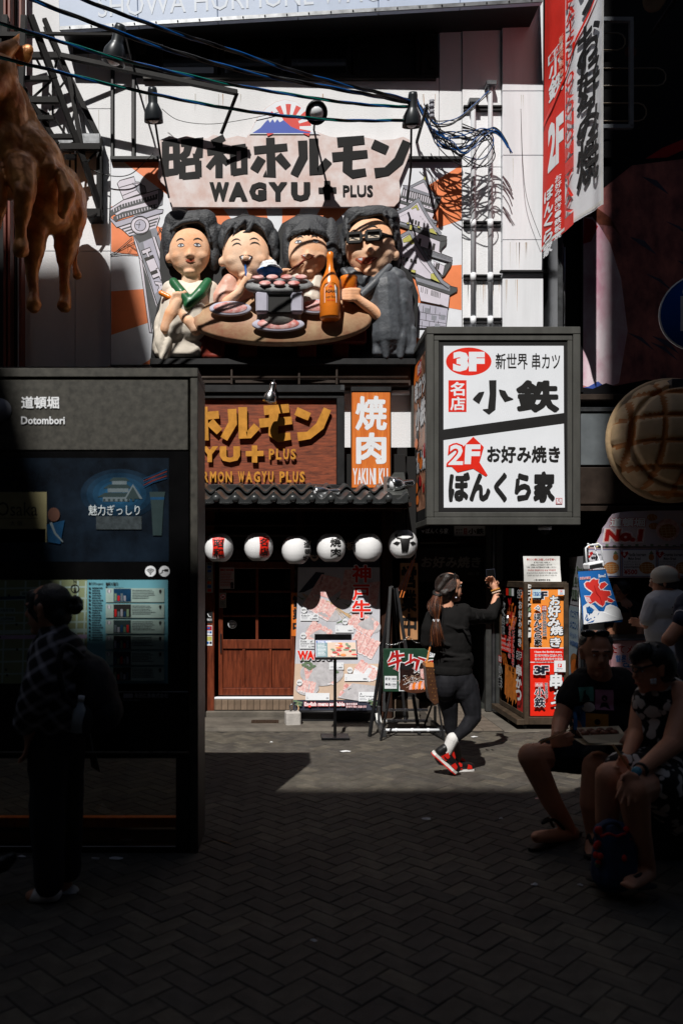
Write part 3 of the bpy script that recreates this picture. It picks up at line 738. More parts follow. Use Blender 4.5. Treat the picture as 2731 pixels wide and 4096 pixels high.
poly2([(560,1150),(945,1300),(930,1370),(590,1270)],M_mgrey,8)
for a in range(570,940,20):S.stroke([(a,1165+(a-560)*0.36),(a+12,1225+(a-560)*0.36)],6,M_mline,adv=False)
S.z+=S.step
poly2([(660,1340),(830,1420),(800,1560),(690,1440)],M_mlil,6)
for a in(705,735):poly2([(a,1375),(a+25,1385),(a+8,1480),(a-14,1465)],M_mline)
poly2([(320,900),(800,1000),(780,1060),(770,1240),(560,1160),(420,1120),(160,1000)],M_mlil,7)
for a,y in((455,1010),(600,1065),(660,1085)):poly2([(a,y),(a+36,y+10),(a+20,y+110),(a-16,y+100)],M_mline)
poly2([(770,1010),(860,1050),(850,1100),(790,1160),(765,1220),(750,1210)],M_mdark,7)
poly2([(150,780),(600,880),(770,960),(860,990),(855,1050),(770,1060),(360,900),(160,830)],M_mdark,9)
poly2([(150,745),(620,880),(600,915),(150,800)],M_mgrey)
poly2([(130,1030),(330,920),(780,1640),(560,1600),(110,1380),(150,1180)],M_mlil,0)
S.stroke([(150,1010),(320,915),(420,1090),(620,1400),(790,1650),(900,1730)],58,M_mline);S.stroke([(150,1010),(320,915),(420,1090),(620,1400),(790,1650),(900,1730)],42,M_mgrey)
poly2([(212,1030),(320,955),(385,1090),(345,1110),(310,1065),(225,1080)],M_myel,6)
for a in(165,215,265,325,390):S.rect(a,1270+(a-165)*0.28,a+32,1325+(a-165)*0.28,M_mline,adv=False)
S.z+=S.step;S.stroke([(400,1230),(480,1360),(620,1525)],7,M_mline);S.stroke([(230,1130),(290,1200),(340,1165),(390,1200)],6,M_mline)
poly2([(150,500),(690,620),(645,720),(720,770),(700,830),(620,740),(140,560)],M_mlil,7)
poly2([(220,270),(780,440),(690,610),(680,650),(170,500),(190,420)],M_mdark,8)
for k in range(15):a=235+k*32;S.stroke([(a,300+(a-230)*0.3),(a-14,390+(a-230)*0.3)],15,M_mlil,adv=False)
S.z+=S.step
poly2([(195,425),(690,575),(685,612),(190,455)],M_mlil)
for k in range(10):S.rect(220+k*46,440+k*14,240+k*46,455+k*14,M_mline,adv=False)
S.z+=S.step
poly2([(210,235),(290,245),(660,375),(790,425),(740,445),(250,300),(232,275)],M_mgrey,8)
poly2([(330,265),(525,165),(685,385),(600,360)],M_mlil);S.stroke([(330,265),(525,170),(600,290),(685,385)],42,M_mline);S.stroke([(330,265),(525,170),(600,290),(685,385)],28,M_mgrey)
poly2([(520,150),(535,98),(552,102),(545,165)],M_myel,6)
poly2([(55,550),(165,580),(160,610),(55,590)],M_mgrey,7);poly2([(640,740),(718,768),(705,805),(650,780)],M_mgrey,7)
poly2([(110,670),(440,480),(740,940),(580,880),(150,760)],M_mlil)
S.stroke([(80,670),(300,560),(440,450),(520,600),(640,800),(770,960)],52,M_mline);S.stroke([(80,670),(300,560),(440,450),(520,600),(640,800),(770,960)],38,M_mgrey)
poly2([(335,580),(420,520),(455,605),(430,610),(405,565),(350,595)],M_myel,5)
for a in(305,350,395,437):poly2([(a,715+(a-300)*0.38),(a+28,722+(a-300)*0.38),(a+20,785+(a-300)*0.38),(a-8,778+(a-300)*0.38)],M_mline)
for pts in([(605,880),(655,872),(720,965),(610,930)],[(625,1540),(665,1530),(760,1670),(625,1610)],[(340,1475),(405,1490),(395,1530),(335,1510)],[(100,1375),(140,1390),(138,1425),(95,1405)],[(320,820),(355,828),(345,900),(308,890)],[(430,838),(470,850),(465,875),(430,862)],[(275,785),(310,790),(300,815),(270,805)]):poly2(pts,M_myel,5)
for k in range(5):S.stroke([(470+k*30,690+k*36),(480+k*30,704+k*36)],5,M_mline,adv=False);S.stroke([(175+k*30,700-k*14),(190+k*30,694-k*14)],5,M_mline,adv=False)
S.build('painting',mur)
q=MB();q.box(PX(254,9.3),PX(372,9.3),9.28,9.36,PZ(368,9.3),PZ(360,9.3),M_black);q.build('top_rail',mur)
q=MB();q.box(PX(936,9.3),PX(1060,9.3),9.28,9.36,PZ(368,9.3),PZ(360,9.3),M_black);q.build('top_rail',mur)
YN=9.28
M_board=mat('weathered_pink_board',(224,216,216),0.55,0,0.05,5.0,0.03,60,c2=(204,174,166))
nb_=thing('shop_name_board',P(650,475,YN),'weathered pale pink name board with huge black lettering above the mural figures','sign')
S0=[(367,322),(390,312),(408,318),(430,312),(452,318),(476,318),(490,309),(520,318),(545,312),(566,316),(576,300),(590,272),(610,248),(632,234),(655,228),(680,234),(698,248),(707,272),(714,296),(735,306),(758,314),(790,318),(830,314),(870,322),(905,320),(925,314),(940,321),(941,338),(938,360),(928,385),(916,415),(919,440),(916,462),(905,474),(560,476),(393,475),(386,450),(381,428),(370,418),(362,406),(366,365)]
q=MB();q.prism([P(u,v,YN)for u,v in S0[::-1]],0.04,M_board);q.build('board',nb_)
S=Sheet(lambda u,v:P(u,v,YN))
M_sgn=mat('gloss_black_lettering',(15,14,15),0.6,0,0.2,7,spec=0.2)
for ch,a0,b0,a1,b1,w in(('昭',372,318,466,413,17),('和',474,313,568,410,16),('ホ',577,313,666,410,20),('ル',669,314,757,409,22),('モ',758,314,847,409,21),('ン',851,316,937,409,23)):
 glyph(S,ch,a0,b0,a1,b1,w,M_sgn)
for ch,a0,a1 in(('W',481,526),('A',525,569),('G',572,612),('Y',616,660),('U',668,712)):S.text(ch,a0,419,a1,462,M_sgn,0.075)
S.stroke([(731,438),(772,437)],13,M_sgn);S.stroke([(751,416),(751,460)],14,M_sgn)
S.text('PLUS',787,426,856,452,M_sgn,0.02)
M_fuji=mat('mural_blue',(58,84,178),0.5,0,0.05)
M_sunred=mat('mural_red',(214,58,48),0.5,0,0.05)
S.poly([(572,309),(736,309),(716,298),(708,274),(698,250),(680,236),(655,230),(633,236),(611,250),(591,274),(578,300)],M_mwhite)
for k in range(9):
 t0=rad(-205+k*27);S.ring(662,292,26,52,M_sunred,3,t0,t0+rad(14),adv=False)
S.ring(662,292,0.5,26,M_sunred,16,-math.pi,0.35,adv=False);S.z+=S.step
S.poly([(579,307),(720,307),(690,301),(668,292),(650,276),(642,263),(625,262),(614,276),(598,295)],M_fuji)
S.poly([(611,281),(616,276),(620,283),(626,275),(631,283),(637,275),(642,282),(648,279),(651,277),(642,262),(625,262)],M_white)
S.build('lettering',nb_)
q=MB()
for u in(400,560,700,880):q.box(PX(u,YN),PX(u+6,YN),YN+0.04,YM,PZ(420,YN),PZ(340,YN),M_black)
q.build('standoff',nb_)
YR=9.2
DK=0.62
M_hair=mat('sculpted_dark_hair',(60,62,66),0.6,0,0.3,14,0.9,45,(9,9,1.4))
M_skinA=mat('painted_skin',(246,210,182),0.6,0,0.05,3.0,0.25,60,c2=(238,172,126),spec=0.2)
M_robe=mat('painted_cream_robe',(224,214,200),0.5,0,0.1,5,0.15,30)
M_pink=mat('painted_pink_shirt',(226,150,128),0.5,0,0.1,5,0.15,30,c2=(210,180,164))
M_kimono=mat('painted_charcoal_kimono',(82,86,92),0.5,0,0.25,9,0.3,40,spec=0.4)
M_table=mat('painted_brown_table',(182,152,118),0.55,0,0.15,5,0.15,40,c2=(156,104,80))
M_tred=mat('painted_red_brown',(124,46,34),0.4,0,0.2,6,0.15,40)
M_grill=mat('painted_grey_grill',(168,166,160),0.55,0,0.2,8,0.2,60,c2=(112,112,112))
M_beer=mat('painted_amber',(236,130,36),0.3,0,0.1,5,0.1,40,spec=0.6)
M_lip=mat('painted_lip',(196,96,70),0.5,0,0.05)
M_teal=mat('painted_green_collar',(40,104,66),0.35,0,0.15,6,0.1,40)
M_mouth=mat('painted_mouth_dark',(60,26,22),0.5,0,0.1)
def R(x,y,d=0.0):return P(229.7+x*.5493,315.8+y*.5493,YR-d*DK)
RS=.5493*YR/FPX
rel=thing('diners_relief',R(760,930),'painted relief of four big headed diners round a grill table with a beer bottle','sculpture')
q=MB()
edge=[(212,930),(222,800),(240,700),(265,640),(250,560),(250,450),(270,360),(330,310),(420,300),(480,345),(510,400),(540,345),(600,318),(680,335),(740,400),(760,360),(830,320),(900,325),(980,370),(1010,360),(1060,300),(1140,288),(1220,310),(1255,400),(1250,520),(1300,570),(1330,660),(1325,780),(1310,930)]
q.prism([R(x,y,0.0)for x,y in edge[::-1]],0.13,M_black);q.build('backing_board',rel)
q=MB();q.box(PX(345,9.08),PX(955,9.08),9.06,9.36,PZ(838,9.08),PZ(824,9.08),M_black);q.build('ledge',rel)
def ex(x,y,d,rx,ry,rd):return(R(x,y,d),(rx*RS,rd,ry*RS))
def E(q,x,y,d,rx,ry,rd,m,rot=0):q.ell(R(x,y,d),(rx*RS,rd*DK,ry*RS),m,20,14,(0,rot,0)if rot else None)
def head(parent,x,y,w,h,name='head',ears=(),neck=True,rot=0.0,nose=1.0,cheeks=1.0,d0=0.16):
 q=MB()
 E(q,x,y,d0,w,h,0.21,M_skinA,rot);E(q,x,y+h*0.42,d0,w*0.8,h*0.55,0.19,M_skinA)
 E(q,x-w*0.42,y+h*0.2,d0+0.07,w*0.46*cheeks,h*0.3,0.115,M_skinA);E(q,x+w*0.42,y+h*0.2,d0+0.07,w*0.46*cheeks,h*0.3,0.115,M_skinA)
 E(q,x,y+h*0.86,d0+0.07,w*0.3,h*0.14,0.09,M_skinA)
 q.chain([R(x,y-h*0.12,d0+0.18),R(x,y+h*0.12,d0+0.215)],[0.018*nose,0.034*nose],M_skinA);E(q,x-9,y+h*0.15,d0+0.2,11,8,0.03,M_skinA);E(q,x+9,y+h*0.15,d0+0.2,11,8,0.03,M_skinA)
 for s in ears:E(q,x+s*w*1.02,y+h*0.28,d0-0.02,w*0.16,h*0.2,0.07,M_skinA)
 if neck:q.chain([R(x+6,y+h*0.8,0.1),R(x+6,y+h*1.35,0.04)],[w*0.42*RS,w*0.5*RS],M_skinA)
 o=q.blob('head',parent,0.011,9)
 return o
def fsheet(x,y,w,h,d0):
 def f(a,b):
  nx,ny=(a-x)/w,(b-y)/h;r=max(0.0,1-nx*nx*0.9-ny*ny*0.75)
  return R(a,b,d0+0.215*math.sqrt(r)+0.006)
 return f
def brow_eye(S,ax,ay,w,m,kind,tilt=0):
 if kind=='arc':S.stroke([(ax-w,ay+5),(ax-w*0.5,ay-3),(ax,ay-6),(ax+w*0.5,ay-4),(ax+w,ay+4+tilt)],[1,4,5,4,1],m)
 if kind=='open':
  S.ell(ax,ay,w*0.8,w*0.34,M_white);S.ell(ax,ay,w*0.32,w*0.32,M_mgrey);S.ell(ax,ay,w*0.16,w*0.16,M_ink);S.stroke([(ax-w,ay+2),(ax-w*0.4,ay-6),(ax+w*0.4,ay-6),(ax+w,ay+1)],[1,4,4,1],m)
def mouth(S,x,y,w,h,m1,m2=None):
 S.poly([(x-w,y-h*0.2),(x-w*0.5,y+h*0.7),(x,y+h),(x+w*0.5,y+h*0.7),(x+w,y-h*0.2),(x+w*0.5,y-h*0.35),(x,y-h*0.25),(x-w*0.5,y-h*0.35)],m1)
 if m2:S.poly([(x-w*0.75,y-h*0.12),(x-w*0.5,y+h*0.2),(x+w*0.5,y+h*0.2),(x+w*0.75,y-h*0.12),(x+w*0.4,y-h*0.25),(x-w*0.4,y-h*0.25)],m2)
def facepart(parent,x,y,w,h,d0=0.16):return Sheet(onto(hd,lambda a,b:R(a,b,0.3),off=0.004),first=0.002)
f1=bpy.data.objects.new('diner_in_cream_robe',None);COL.objects.link(f1);f1.parent=rel
q=MB()
E(q,320,800,0.08,96,118,0.15,M_robe);E(q,385,800,0.08,80,118,0.15,M_robe);q.cap(R(310,800,0.06),R(330,680,0.1),70*RS,60*RS,M_robe);q.cap(R(390,800,0.06),R(400,680,0.1),70*RS,60*RS,M_robe);q.cap(R(262,880,0.03),R(290,660,0.06),44*RS,30*RS,M_robe)
q.cap(R(300,640,0.06),R(450,640,0.06),42*RS,40*RS,M_robe);q.cap(R(460,640,0.06),R(480,760,0.04),40*RS,30*RS,M_robe);q.box(R(232,0).x,R(425,0).x,YR-0.12,YR,R(0,922).z,R(0,800).z,M_robe,0.03)
q.blob('robe',f1,0.013,5)
q=MB();q.chain([R(308,606,0.2),R(340,650,0.3),R(375,690,0.33)],[0.055,0.065,0.06],M_teal);q.chain([R(450,606,0.2),R(420,650,0.3),R(370,700,0.34)],[0.055,0.068,0.06],M_teal);q.blob('collar',f1,0.012,4)
q=MB();q.chain([R(282,800,0.22),R(300,740,0.28),R(325,690,0.3)],[0.085,0.085,0.07],M_skinA)
for i in range(4):q.chain([R(300+i*14,690-i*4,0.33),R(312+i*14,655-i*2,0.37),R(335+i*8,652,0.36)],[0.03,0.028,0.022],M_skinA)
q.chain([R(330,730,0.24),R(400,800,0.26),R(375,770,0.3)],[0.07,0.085,0.07],M_skinA);q.blob('hand',f1,0.011,4)
q=MB();q.chain([R(255,650,0.26),R(290,668,0.3),R(300,672,0.3)],[0.03,0.032,0.028],M_beer);q.blob('cup',f1,0.01,3)
q=MB();q.chain([R(268,790,0.2),R(255,860,0.16),R(270,920,0.12)],[0.05,0.07,0.06],M_robe);q.chain([R(300,805,0.22),R(285,860,0.2),R(270,920,0.16)],[0.03,0.05,0.06],M_robe);q.blob('sleeve',f1,0.013,4)
hd=head(f1,375,478,86,100,ears=(-1,))
S=facepart(f1,375,478,86,100);brow_eye(S,337,432,19,M_ink,'arc');brow_eye(S,410,430,20,M_ink,'arc');brow_eye(S,340,456,16,M_ink,'open');brow_eye(S,408,454,17,M_ink,'open');mouth(S,378,518,22,8,M_lip);S.build('face_paint',hd)['kind']='stuff'
q=MB()
for c in((330,352,0.14,62,50),(390,348,0.16,80,40),(440,350,0.14,50,48),(290,420,0.12,34,80),(292,480,0.08,28,60),(470,420,0.1,34,80),(476,500,0.07,28,60),(372,364,0.05,98,52),(500,395,0.05,26,30)):E(q,c[0],c[1],c[2]-0.07,c[3],c[4],0.15,M_hair)
q.chain([R(300,385,0.234),R(345,355,0.281),R(410,345,0.289),R(445,370,0.257),R(462,440,0.211)],[0.025,0.030,0.030,0.025,0.017],M_hair);q.chain([R(310,400,0.218),R(290,470,0.187)],[0.025,0.015],M_hair)
q.blob('hair',f1,0.012,4,disp=0.008,dscale=0.05)
f2=bpy.data.objects.new('diner_in_pink_shirt',None);COL.objects.link(f2);f2.parent=rel
q=MB();q.cap(R(520,680,0.04),R(545,610,0.04),60*RS,40*RS,M_pink);q.cap(R(560,690,0.05),R(640,640,0.04),50*RS,50*RS,M_pink);q.cap(R(515,690,0.1),R(530,615,0.12),32*RS,28*RS,M_pink);q.blob('shirt',f2,0.013,5)
q=MB();q.chain([R(530,690,0.26),R(580,650,0.34),R(612,590,0.38)],[0.062,0.05,0.036],M_skinA)
for i in range(3):q.chain([R(606+i*9,596,0.4),R(618+i*7,570+i*3,0.42)],[0.022,0.016],M_skinA)
q.blob('arm',f2,0.01,3)
q=MB();q.tube([R(606,530,0.42),R(612,582,0.42),R(622,610,0.4)],0.012,M_blue);q.build('chopstick',f2)
hd=head(f2,610,492,98,102,ears=(-1,1),rot=-0.1)
S=facepart(f2,610,492,98,102);brow_eye(S,568,432,20,M_ink,'arc');brow_eye(S,645,428,20,M_ink,'arc');brow_eye(S,572,452,20,M_ink,'arc');brow_eye(S,648,448,22,M_ink,'arc');mouth(S,611,510,29,34,M_mouth,M_white);S.build('face_paint',hd)['kind']='stuff'
q=MB()
for c in((560,385,0.12,60,46),(620,370,0.14,75,40),(680,385,0.12,50,50),(520,430,0.1,28,60),(725,440,0.08,26,60),(618,390,0.05,108,52),(505,440,0.06,24,30),(735,490,0.04,18,40)):E(q,c[0],c[1],c[2]-0.07,c[3],c[4],0.14,M_hair)
for pts in([(600,350),(570,380),(553,420)],[(640,355),(620,390),(580,410)],[(660,360),(690,390),(705,440)],[(560,360),(525,400),(510,470)]):q.chain([R(pts[0][0],pts[0][1],0.234),R(pts[1][0],pts[1][1],0.281),R(pts[2][0],pts[2][1],0.257)],[0.030,0.025,0.007],M_hair)
q.blob('hair',f2,0.012,4,disp=0.008,dscale=0.05)
f3=bpy.data.objects.new('diner_with_fringe',None);COL.objects.link(f3);f3.parent=rel
q=MB();q.cap(R(880,680,0.02),R(900,600,0.04),60*RS,40*RS,M_robe);q.cap(R(820,650,0.02),R(830,590,0.02),40*RS,40*RS,M_robe);q.blob('robe',f3,0.013,4)
q=MB();q.chain([R(780,570,0.26),R(820,555,0.34),R(846,530,0.4)],[0.04,0.035,0.022],M_skinA)
for i in range(4):q.chain([R(745+i*9,570-i*3,0.3),R(768+i*6,552,0.34)],[0.026,0.016],M_skinA)
q.blob('hand',f3,0.01,3)
q=MB();q.tube([R(790,560,0.4),R(856,512,0.44)],0.011,M_tred);q.build('chopstick',f3)
hd=head(f3,868,482,86,98)
S=facepart(f3,868,482,86,98);brow_eye(S,828,440,17,M_ink,'open');brow_eye(S,900,438,18,M_ink,'open');brow_eye(S,835,420,14,M_ink,'arc');brow_eye(S,895,418,14,M_ink,'arc');mouth(S,868,502,30,16,M_lip,M_white);S.build('face_paint',hd)['kind']='stuff'
q=MB()
E(q,875,378,0.10,105,54,0.16,M_hair);E(q,790,460,0.1,30,100,0.14,M_hair);E(q,965,450,0.1,36,115,0.15,M_hair);E(q,985,500,0.05,28,80,0.1,M_hair)
for i in range(11):
 a=-1+i*0.2;q.chain([R(878+a*22,345,0.234),R(872+a*66,380+abs(a)*12,0.37-abs(a)*0.06),R(868+a*82,388+abs(a)*34,0.38-abs(a)*0.12)],[0.015,0.019,0.015],M_hair,8)
for i in range(5):q.chain([R(940+i*12,380,0.172),R(950+i*14,470,0.22-i*0.02),R(940+i*17,560,0.16-i*0.02)],[0.017,0.017,0.012],M_hair,8)
for i in range(3):q.chain([R(800-i*10,400,0.156),R(786-i*6,480,0.156),R(790-i*8,560,0.125)],[0.017,0.017,0.010],M_hair,8)
q.blob('hair',f3,0.011,2)
f4=bpy.data.objects.new('diner_in_charcoal_kimono',None);COL.objects.link(f4);f4.parent=rel
q=MB();E(q,1215,770,0.08,100,150,0.17,M_kimono);q.cap(R(1200,830,0.04),R(1190,640,0.06),80*RS,80*RS,M_kimono);q.cap(R(1262,865,0.02),R(1250,640,0.06),52*RS,56*RS,M_kimono);q.cap(R(1060,600,0.02),R(1080,680,0.06),60*RS,50*RS,M_kimono);q.cap(R(1240,590,0.1),R(1120,600,0.1),40*RS,40*RS,M_kimono)
q.box(R(1135,0).x,R(1315,0).x,YR-0.13,YR,R(0,925).z,R(0,800).z,M_kimono,0.03)
for pts in([(1230,560),(1170,620),(1105,680)],[(1250,590),(1200,650),(1130,690)],[(1290,620),(1250,680),(1240,760)],[(1215,660),(1262,690),(1275,780)],[(1200,700),(1225,780),(1215,880)],[(1180,800),(1190,860),(1196,915)],[(1250,760),(1260,840),(1255,915)],[(1020,560),(1060,610),(1090,650)]):
 q.chain([R(pts[0][0],pts[0][1],0.16),R(pts[1][0],pts[1][1],0.23),R(pts[2][0],pts[2][1],0.2)],[0.05,0.06,0.04],M_kimono)
q.blob('kimono',f4,0.012,3,disp=0.01,dscale=0.12)
q=MB();q.chain([R(1075,560,0.16),R(1095,605,0.2)],[0.06,0.02],M_skinA);q.blob('chest',f4,0.012,3)
q=MB();q.chain([R(1035,560,0.14),R(1070,620,0.25),R(1100,660,0.27)],[0.04,0.05,0.04],M_kimono);q.chain([R(1205,545,0.18),R(1150,610,0.29),R(1085,670,0.3)],[0.05,0.06,0.05],M_kimono);q.blob('lapel',f4,0.012,3)
q=MB();q.chain([R(1200,780,0.2),R(1130,715,0.32),R(1065,668,0.4)],[0.075,0.062,0.05],M_skinA)
for i in range(4):q.chain([R(1080-i*4,640+i*12,0.42),R(1045,638+i*13,0.47),R(1015,640+i*12,0.44)],[0.03,0.027,0.02],M_skinA)
q.blob('hand',f4,0.01,3)
q=MB();q.lathe([(0,-0.1),(0.085,-0.1),(0.092,0.08),(0.098,0.12),(0.09,0.12),(0.085,0.1),(0,0.095)],R(1040,630,0.34),M_beer,20);q.build('beer_glass',f4)
hd=head(f4,1128,458,104,120,ears=(1,),rot=0.05,nose=1.25,d0=0.17)
S=facepart(f4,1128,458,104,120,0.17)
M_lens=mat('painted_lens',(224,206,186),0.4,0,0.05)
mouth(S,1112,512,48,22,M_lip,M_white)
brow_eye(S,1060,392,20,M_ink,'arc');brow_eye(S,1140,380,20,M_ink,'arc');S.build('face_paint',hd)['kind']='stuff'
q=MB()
for cx,cy,w,h in((1062,420,28,20),(1142,409,30,20)):
 z=[R(cx-w,cy-h+4,0.4),R(cx+w,cy-h,0.41),R(cx+w,cy+h-4,0.41),R(cx-w,cy+h,0.4)]
 for i in range(4):q.bar(z[i],z[(i+1)%4],0.03,0.035,M_ink,V3((0,1,0)))
q.bar(R(1090,412,0.41),R(1112,408,0.41),0.025,0.02,M_ink,V3((0,1,0)));q.bar(R(1170,402,0.4),R(1222,418,0.24),0.03,0.03,M_ink);q.bar(R(1034,420,0.39),R(1022,428,0.3),0.025,0.03,M_ink)
q.build('glasses',hd)
S=Sheet(lambda a,b:R(a,b,0.392));
for cx,cy,w,h in((1062,420,26,18),(1142,409,28,18)):S.rect(cx-w,cy-h,cx+w,cy+h,M_lens,adv=False)
S.z+=0.002
for cx,cy in((1060,424),(1143,412)):S.stroke([(cx-18,cy+2),(cx-6,cy-3),(cx+4,cy+1),(cx+18,cy+3)],[1,5,5,1],M_ink)
S.build('lens',hd)
q=MB()
for c in((1075,330,0.10,55,40),(1150,314,0.12,85,28),(1210,350,0.12,44,55),(1232,430,0.08,24,90),(1030,400,0.08,20,70),(1130,338,0.05,115,50),(1232,520,0.02,22,70),(1015,470,0.02,20,90)):E(q,c[0],c[1],c[2]-0.07,c[3],c[4],0.15,M_hair)
for pts in([(1175,306),(1110,312),(1035,362)],[(1190,312),(1120,324),(1050,340)],[(1180,315),(1215,350),(1228,420)],[(1160,300),(1080,320),(1035,360)],[(1195,330),(1225,380),(1240,450)]):q.chain([R(pts[0][0],pts[0][1],0.203),R(pts[1][0],pts[1][1],0.273),R(pts[2][0],pts[2][1],0.218)],[0.025,0.027,0.015],M_hair)
q.blob('hair',f4,0.012,4,disp=0.008,dscale=0.05)
tb=bpy.data.objects.new('table',None);COL.objects.link(tb);tb.parent=rel
tA=V3((1,0,0));tc=R(755,752,0.36);tn=V3((0,-0.94,0.34)).normalized();tB=tn.cross(tA).normalized()
q=MB();rx=372*RS
ry=0.33
def disc(q,c,rx,ry,th,m,n=40,lip=0.02,B=None,N=None):
 B=B or tB;N=N or tn
 q.lathe([(0,0),(1-lip/rx,0),(1,-lip),(1,-th+lip),(1-lip/rx,-th),(0,-th)],c,m,n,N,tA,rx,ry)
disc(q,tc,rx,ry,0.10,M_table,56,0.03);o=q.build('table_top',tb)
q=MB()
for x0,x1,d in((418,520,0.2),(575,655,0.16),(825,905,0.2),(970,1040,0.14)):
 q=MB();q.box(R(x0,0,d).x,R(x1,0,d).x,YR-d*DK,YR,R(0,922,d).z,R(0,838,d).z,M_tred,0.03);q.blob('table_leg',tb,0.014,3,disp=0.03,dscale=0.1)
q=MB();q.box(R(395,0,0.2).x,R(1115,0,0.2).x,YR-0.2*DK,YR,R(0,858,0.2).z,R(0,800,0.2).z,M_tred,0.02);q.build('table_apron',tb)
for x,y,rr,d in((545,712,86,0.44),(745,778,106,0.57),(900,704,70,0.44)):
 q=MB();disc(q,R(x,y,d),rr*RS,0.095,0.035,M_mlil2,32,0.012);o=q.build('plate',tb)
 q=MB();disc(q,R(x,y,d)+tn*0.006,rr*RS*0.8,0.075,0.01,mat('painted_meat',(222,190,186),0.5,0,0.1,14,0.3,50,c2=(186,90,84)),28,0.005);q.build('meat',o)
gl=bpy.data.objects.new('grill',None);COL.objects.link(gl);gl.parent=rel
M_gtop=mat('painted_grate',(128,130,132),0.5,0,0.25,10,0.3,60)
q=MB();g0=V3((0,-0.78,0.62)).normalized();gB=g0.cross(tA).normalized()
disc(q,R(747,606,0.58),140*RS,0.14,0.08,M_gtop,40,0.03,gB,g0);q.build('grate',gl)
for i in range(7):
 q=MB();disc(q,R(660+i*30,590+(i%2)*26,0.60+(i%2)*0.07)+g0*0.03,24*RS,0.04,0.025,mat('painted_meat',(0,0,0)),14,0.008,gB,g0);q.build('meat_slice',gl)
q=MB();q.lathe([(0.24,-0.3),(0.23,-0.1),(0.26,0.02),(0.27,0.1)],R(747,690,0.44),M_grill,28,sx=1.05,sy=0.4);q.build('grill_body',gl)
q=MB();q.box(R(703,0,0.48).x,R(800,0,0.48).x,YR-0.64*DK,YR-0.4*DK,R(0,745,0.48).z,R(0,678,0.48).z,M_ink,0.01);q.build('air_vent',gl)
for x in(680,825):
 q=MB();q.box(R(x-28,0,0.5).x,R(x+24,0,0.5).x,YR-0.66*DK,YR-0.5*DK,R(0,742,0.5).z,R(0,655,0.5).z,M_mlil2,0.02);q.build('grill_leg',gl)
q=MB();q.lathe([(0.235,-0.008),(0.245,0),(0.235,0.008)],R(747,655,0.44),M_mlil2,28,sx=1.1,sy=0.44);q.build('grill_band',gl)
bt=MB();k=RS
bt.lathe([(0,-135*k),(38*k,-135*k),(42*k,-128*k),(42*k,-10*k),(38*k,15*k),(24*k,45*k),(15*k,70*k),(12*k,105*k),(14*k,112*k),(14*k,130*k),(10*k,135*k),(0,135*k)],R(961,620,0.56),M_beer,24)
bo=bt.build('beer_bottle',rel)
def bs(a,b):
 r=42*RS*1.003;dx=(a-961)*RS;dx=max(-r*0.98,min(r*0.98,dx));return R(961,b,0.56)+V3((dx,-math.sqrt(r*r-dx*dx),0))
S=Sheet(bs,first=0.002)
S.poly([(932,708),(990,708),(990,640),(984,626),(974,622),(948,622),(938,626),(932,640)],M_ink);S.poly([(937,703),(985,703),(985,642),(979,630),(970,627),(952,627),(943,630),(937,642)],M_white)
S.text('ASAHI',940,650,983,664,M_ink,0.02);S.text('アサヒビール',947,667,976,671,M_red,0.02);S.text('Lager Beer',942,675,982,687,M_ink,0.0);S.text('ASAHI DRAFT',945,692,979,697,M_red,0.01)
for i in range(7):t=rad(200+i*23);S.stroke([(961+3*math.cos(t),642+3*math.sin(t)),(961+8*math.cos(t),642+8*math.sin(t))],1.5,M_red,adv=False)
S.build('bottle_label',bo)
q=MB();q.lathe([(0.02,-0.06),(0.08,-0.05),(0.14,0.01),(0.145,0.02),(0.135,0.02),(0,0.02)],R(710,566,0.4),M_blue,24);o=q.build('rice_bowl',rel)
q=MB();E(q,710,556,0.4,48,22,0.2,M_white);E(q,706,540,0.4,36,22,0.16,M_white);E(q,716,528,0.4,22,14,0.12,M_white);q.blob('rice',o,0.01,2,disp=0.03,dscale=0.03)
YS=8.72
M_signwood=wood('mottled_red_wood',(150,74,44),(84,40,26),0.6,(1.6,9,12),5,0.25)
ws=thing('wooden_shop_sign',P(620,1128,YS),'black framed red wooden sign with raised gold lettering above the tiled eave','sign')
def wpx(x):return 447.9+x*.3296
def wpy(y):return 832.6+y*.3296
q=MB();q.box(PX(150,YS),PX(wpx(985),YS),YS+0.03,YS+0.07,PZ(wpy(852),YS),PZ(wpy(253),YS),M_signwood);q.build('board',ws)
for(x0,x1,y0,y1,d)in((-900,1040,163,215,0.05),(-900,1040,217,253,0.02),(-900,1040,854,905,0.04),(985,1040,253,853,0.035)):
 q=MB();q.box(PX(wpx(x0),YS),PX(wpx(x1),YS),YS-d,YS+0.08,PZ(wpy(y1),YS),PZ(wpy(y0),YS),M_black,0.006);q.build('frame',ws)
q=MB();q.box(PX(wpx(-900),YS),PX(wpx(985),YS),YS-0.005,YS+0.03,PZ(wpy(854),YS),PZ(wpy(848),YS),M_steel,0.002);q.build('frame_strip',ws)
for x,y in((1008,178),(1008,884)):
 q=MB();q.box(PX(wpx(x),YS),PX(wpx(x+30),YS),YS-0.053,YS-0.03,PZ(wpy(y+22),YS),PZ(wpy(y-14),YS),M_steel,0.002);q.build('corner_plate',ws)
def letter(ch,a0,b0,a1,b1,w,bold=None,n='gold_letter'):
 S=Sheet(lambda u,v:P(u,v,YS+0.03),first=0.028);S.remap(447.9,.3296,832.6,.3296)
 if bold is None:glyph(S,ch,a0,b0,a1,b1,w,M_gold,0.02)
 else:S.text(ch,a0,b0,a1,b1,M_gold,bold,depth=0.014)
 return S.build(n,ws)
for ch,a0,a1 in(('昭',-560,-330),('和',-320,-90),('ホ',-62,186),('ル',186,440),('モ',436,684),('ン',690,930)):letter(ch,a0,305,a1,552,62)
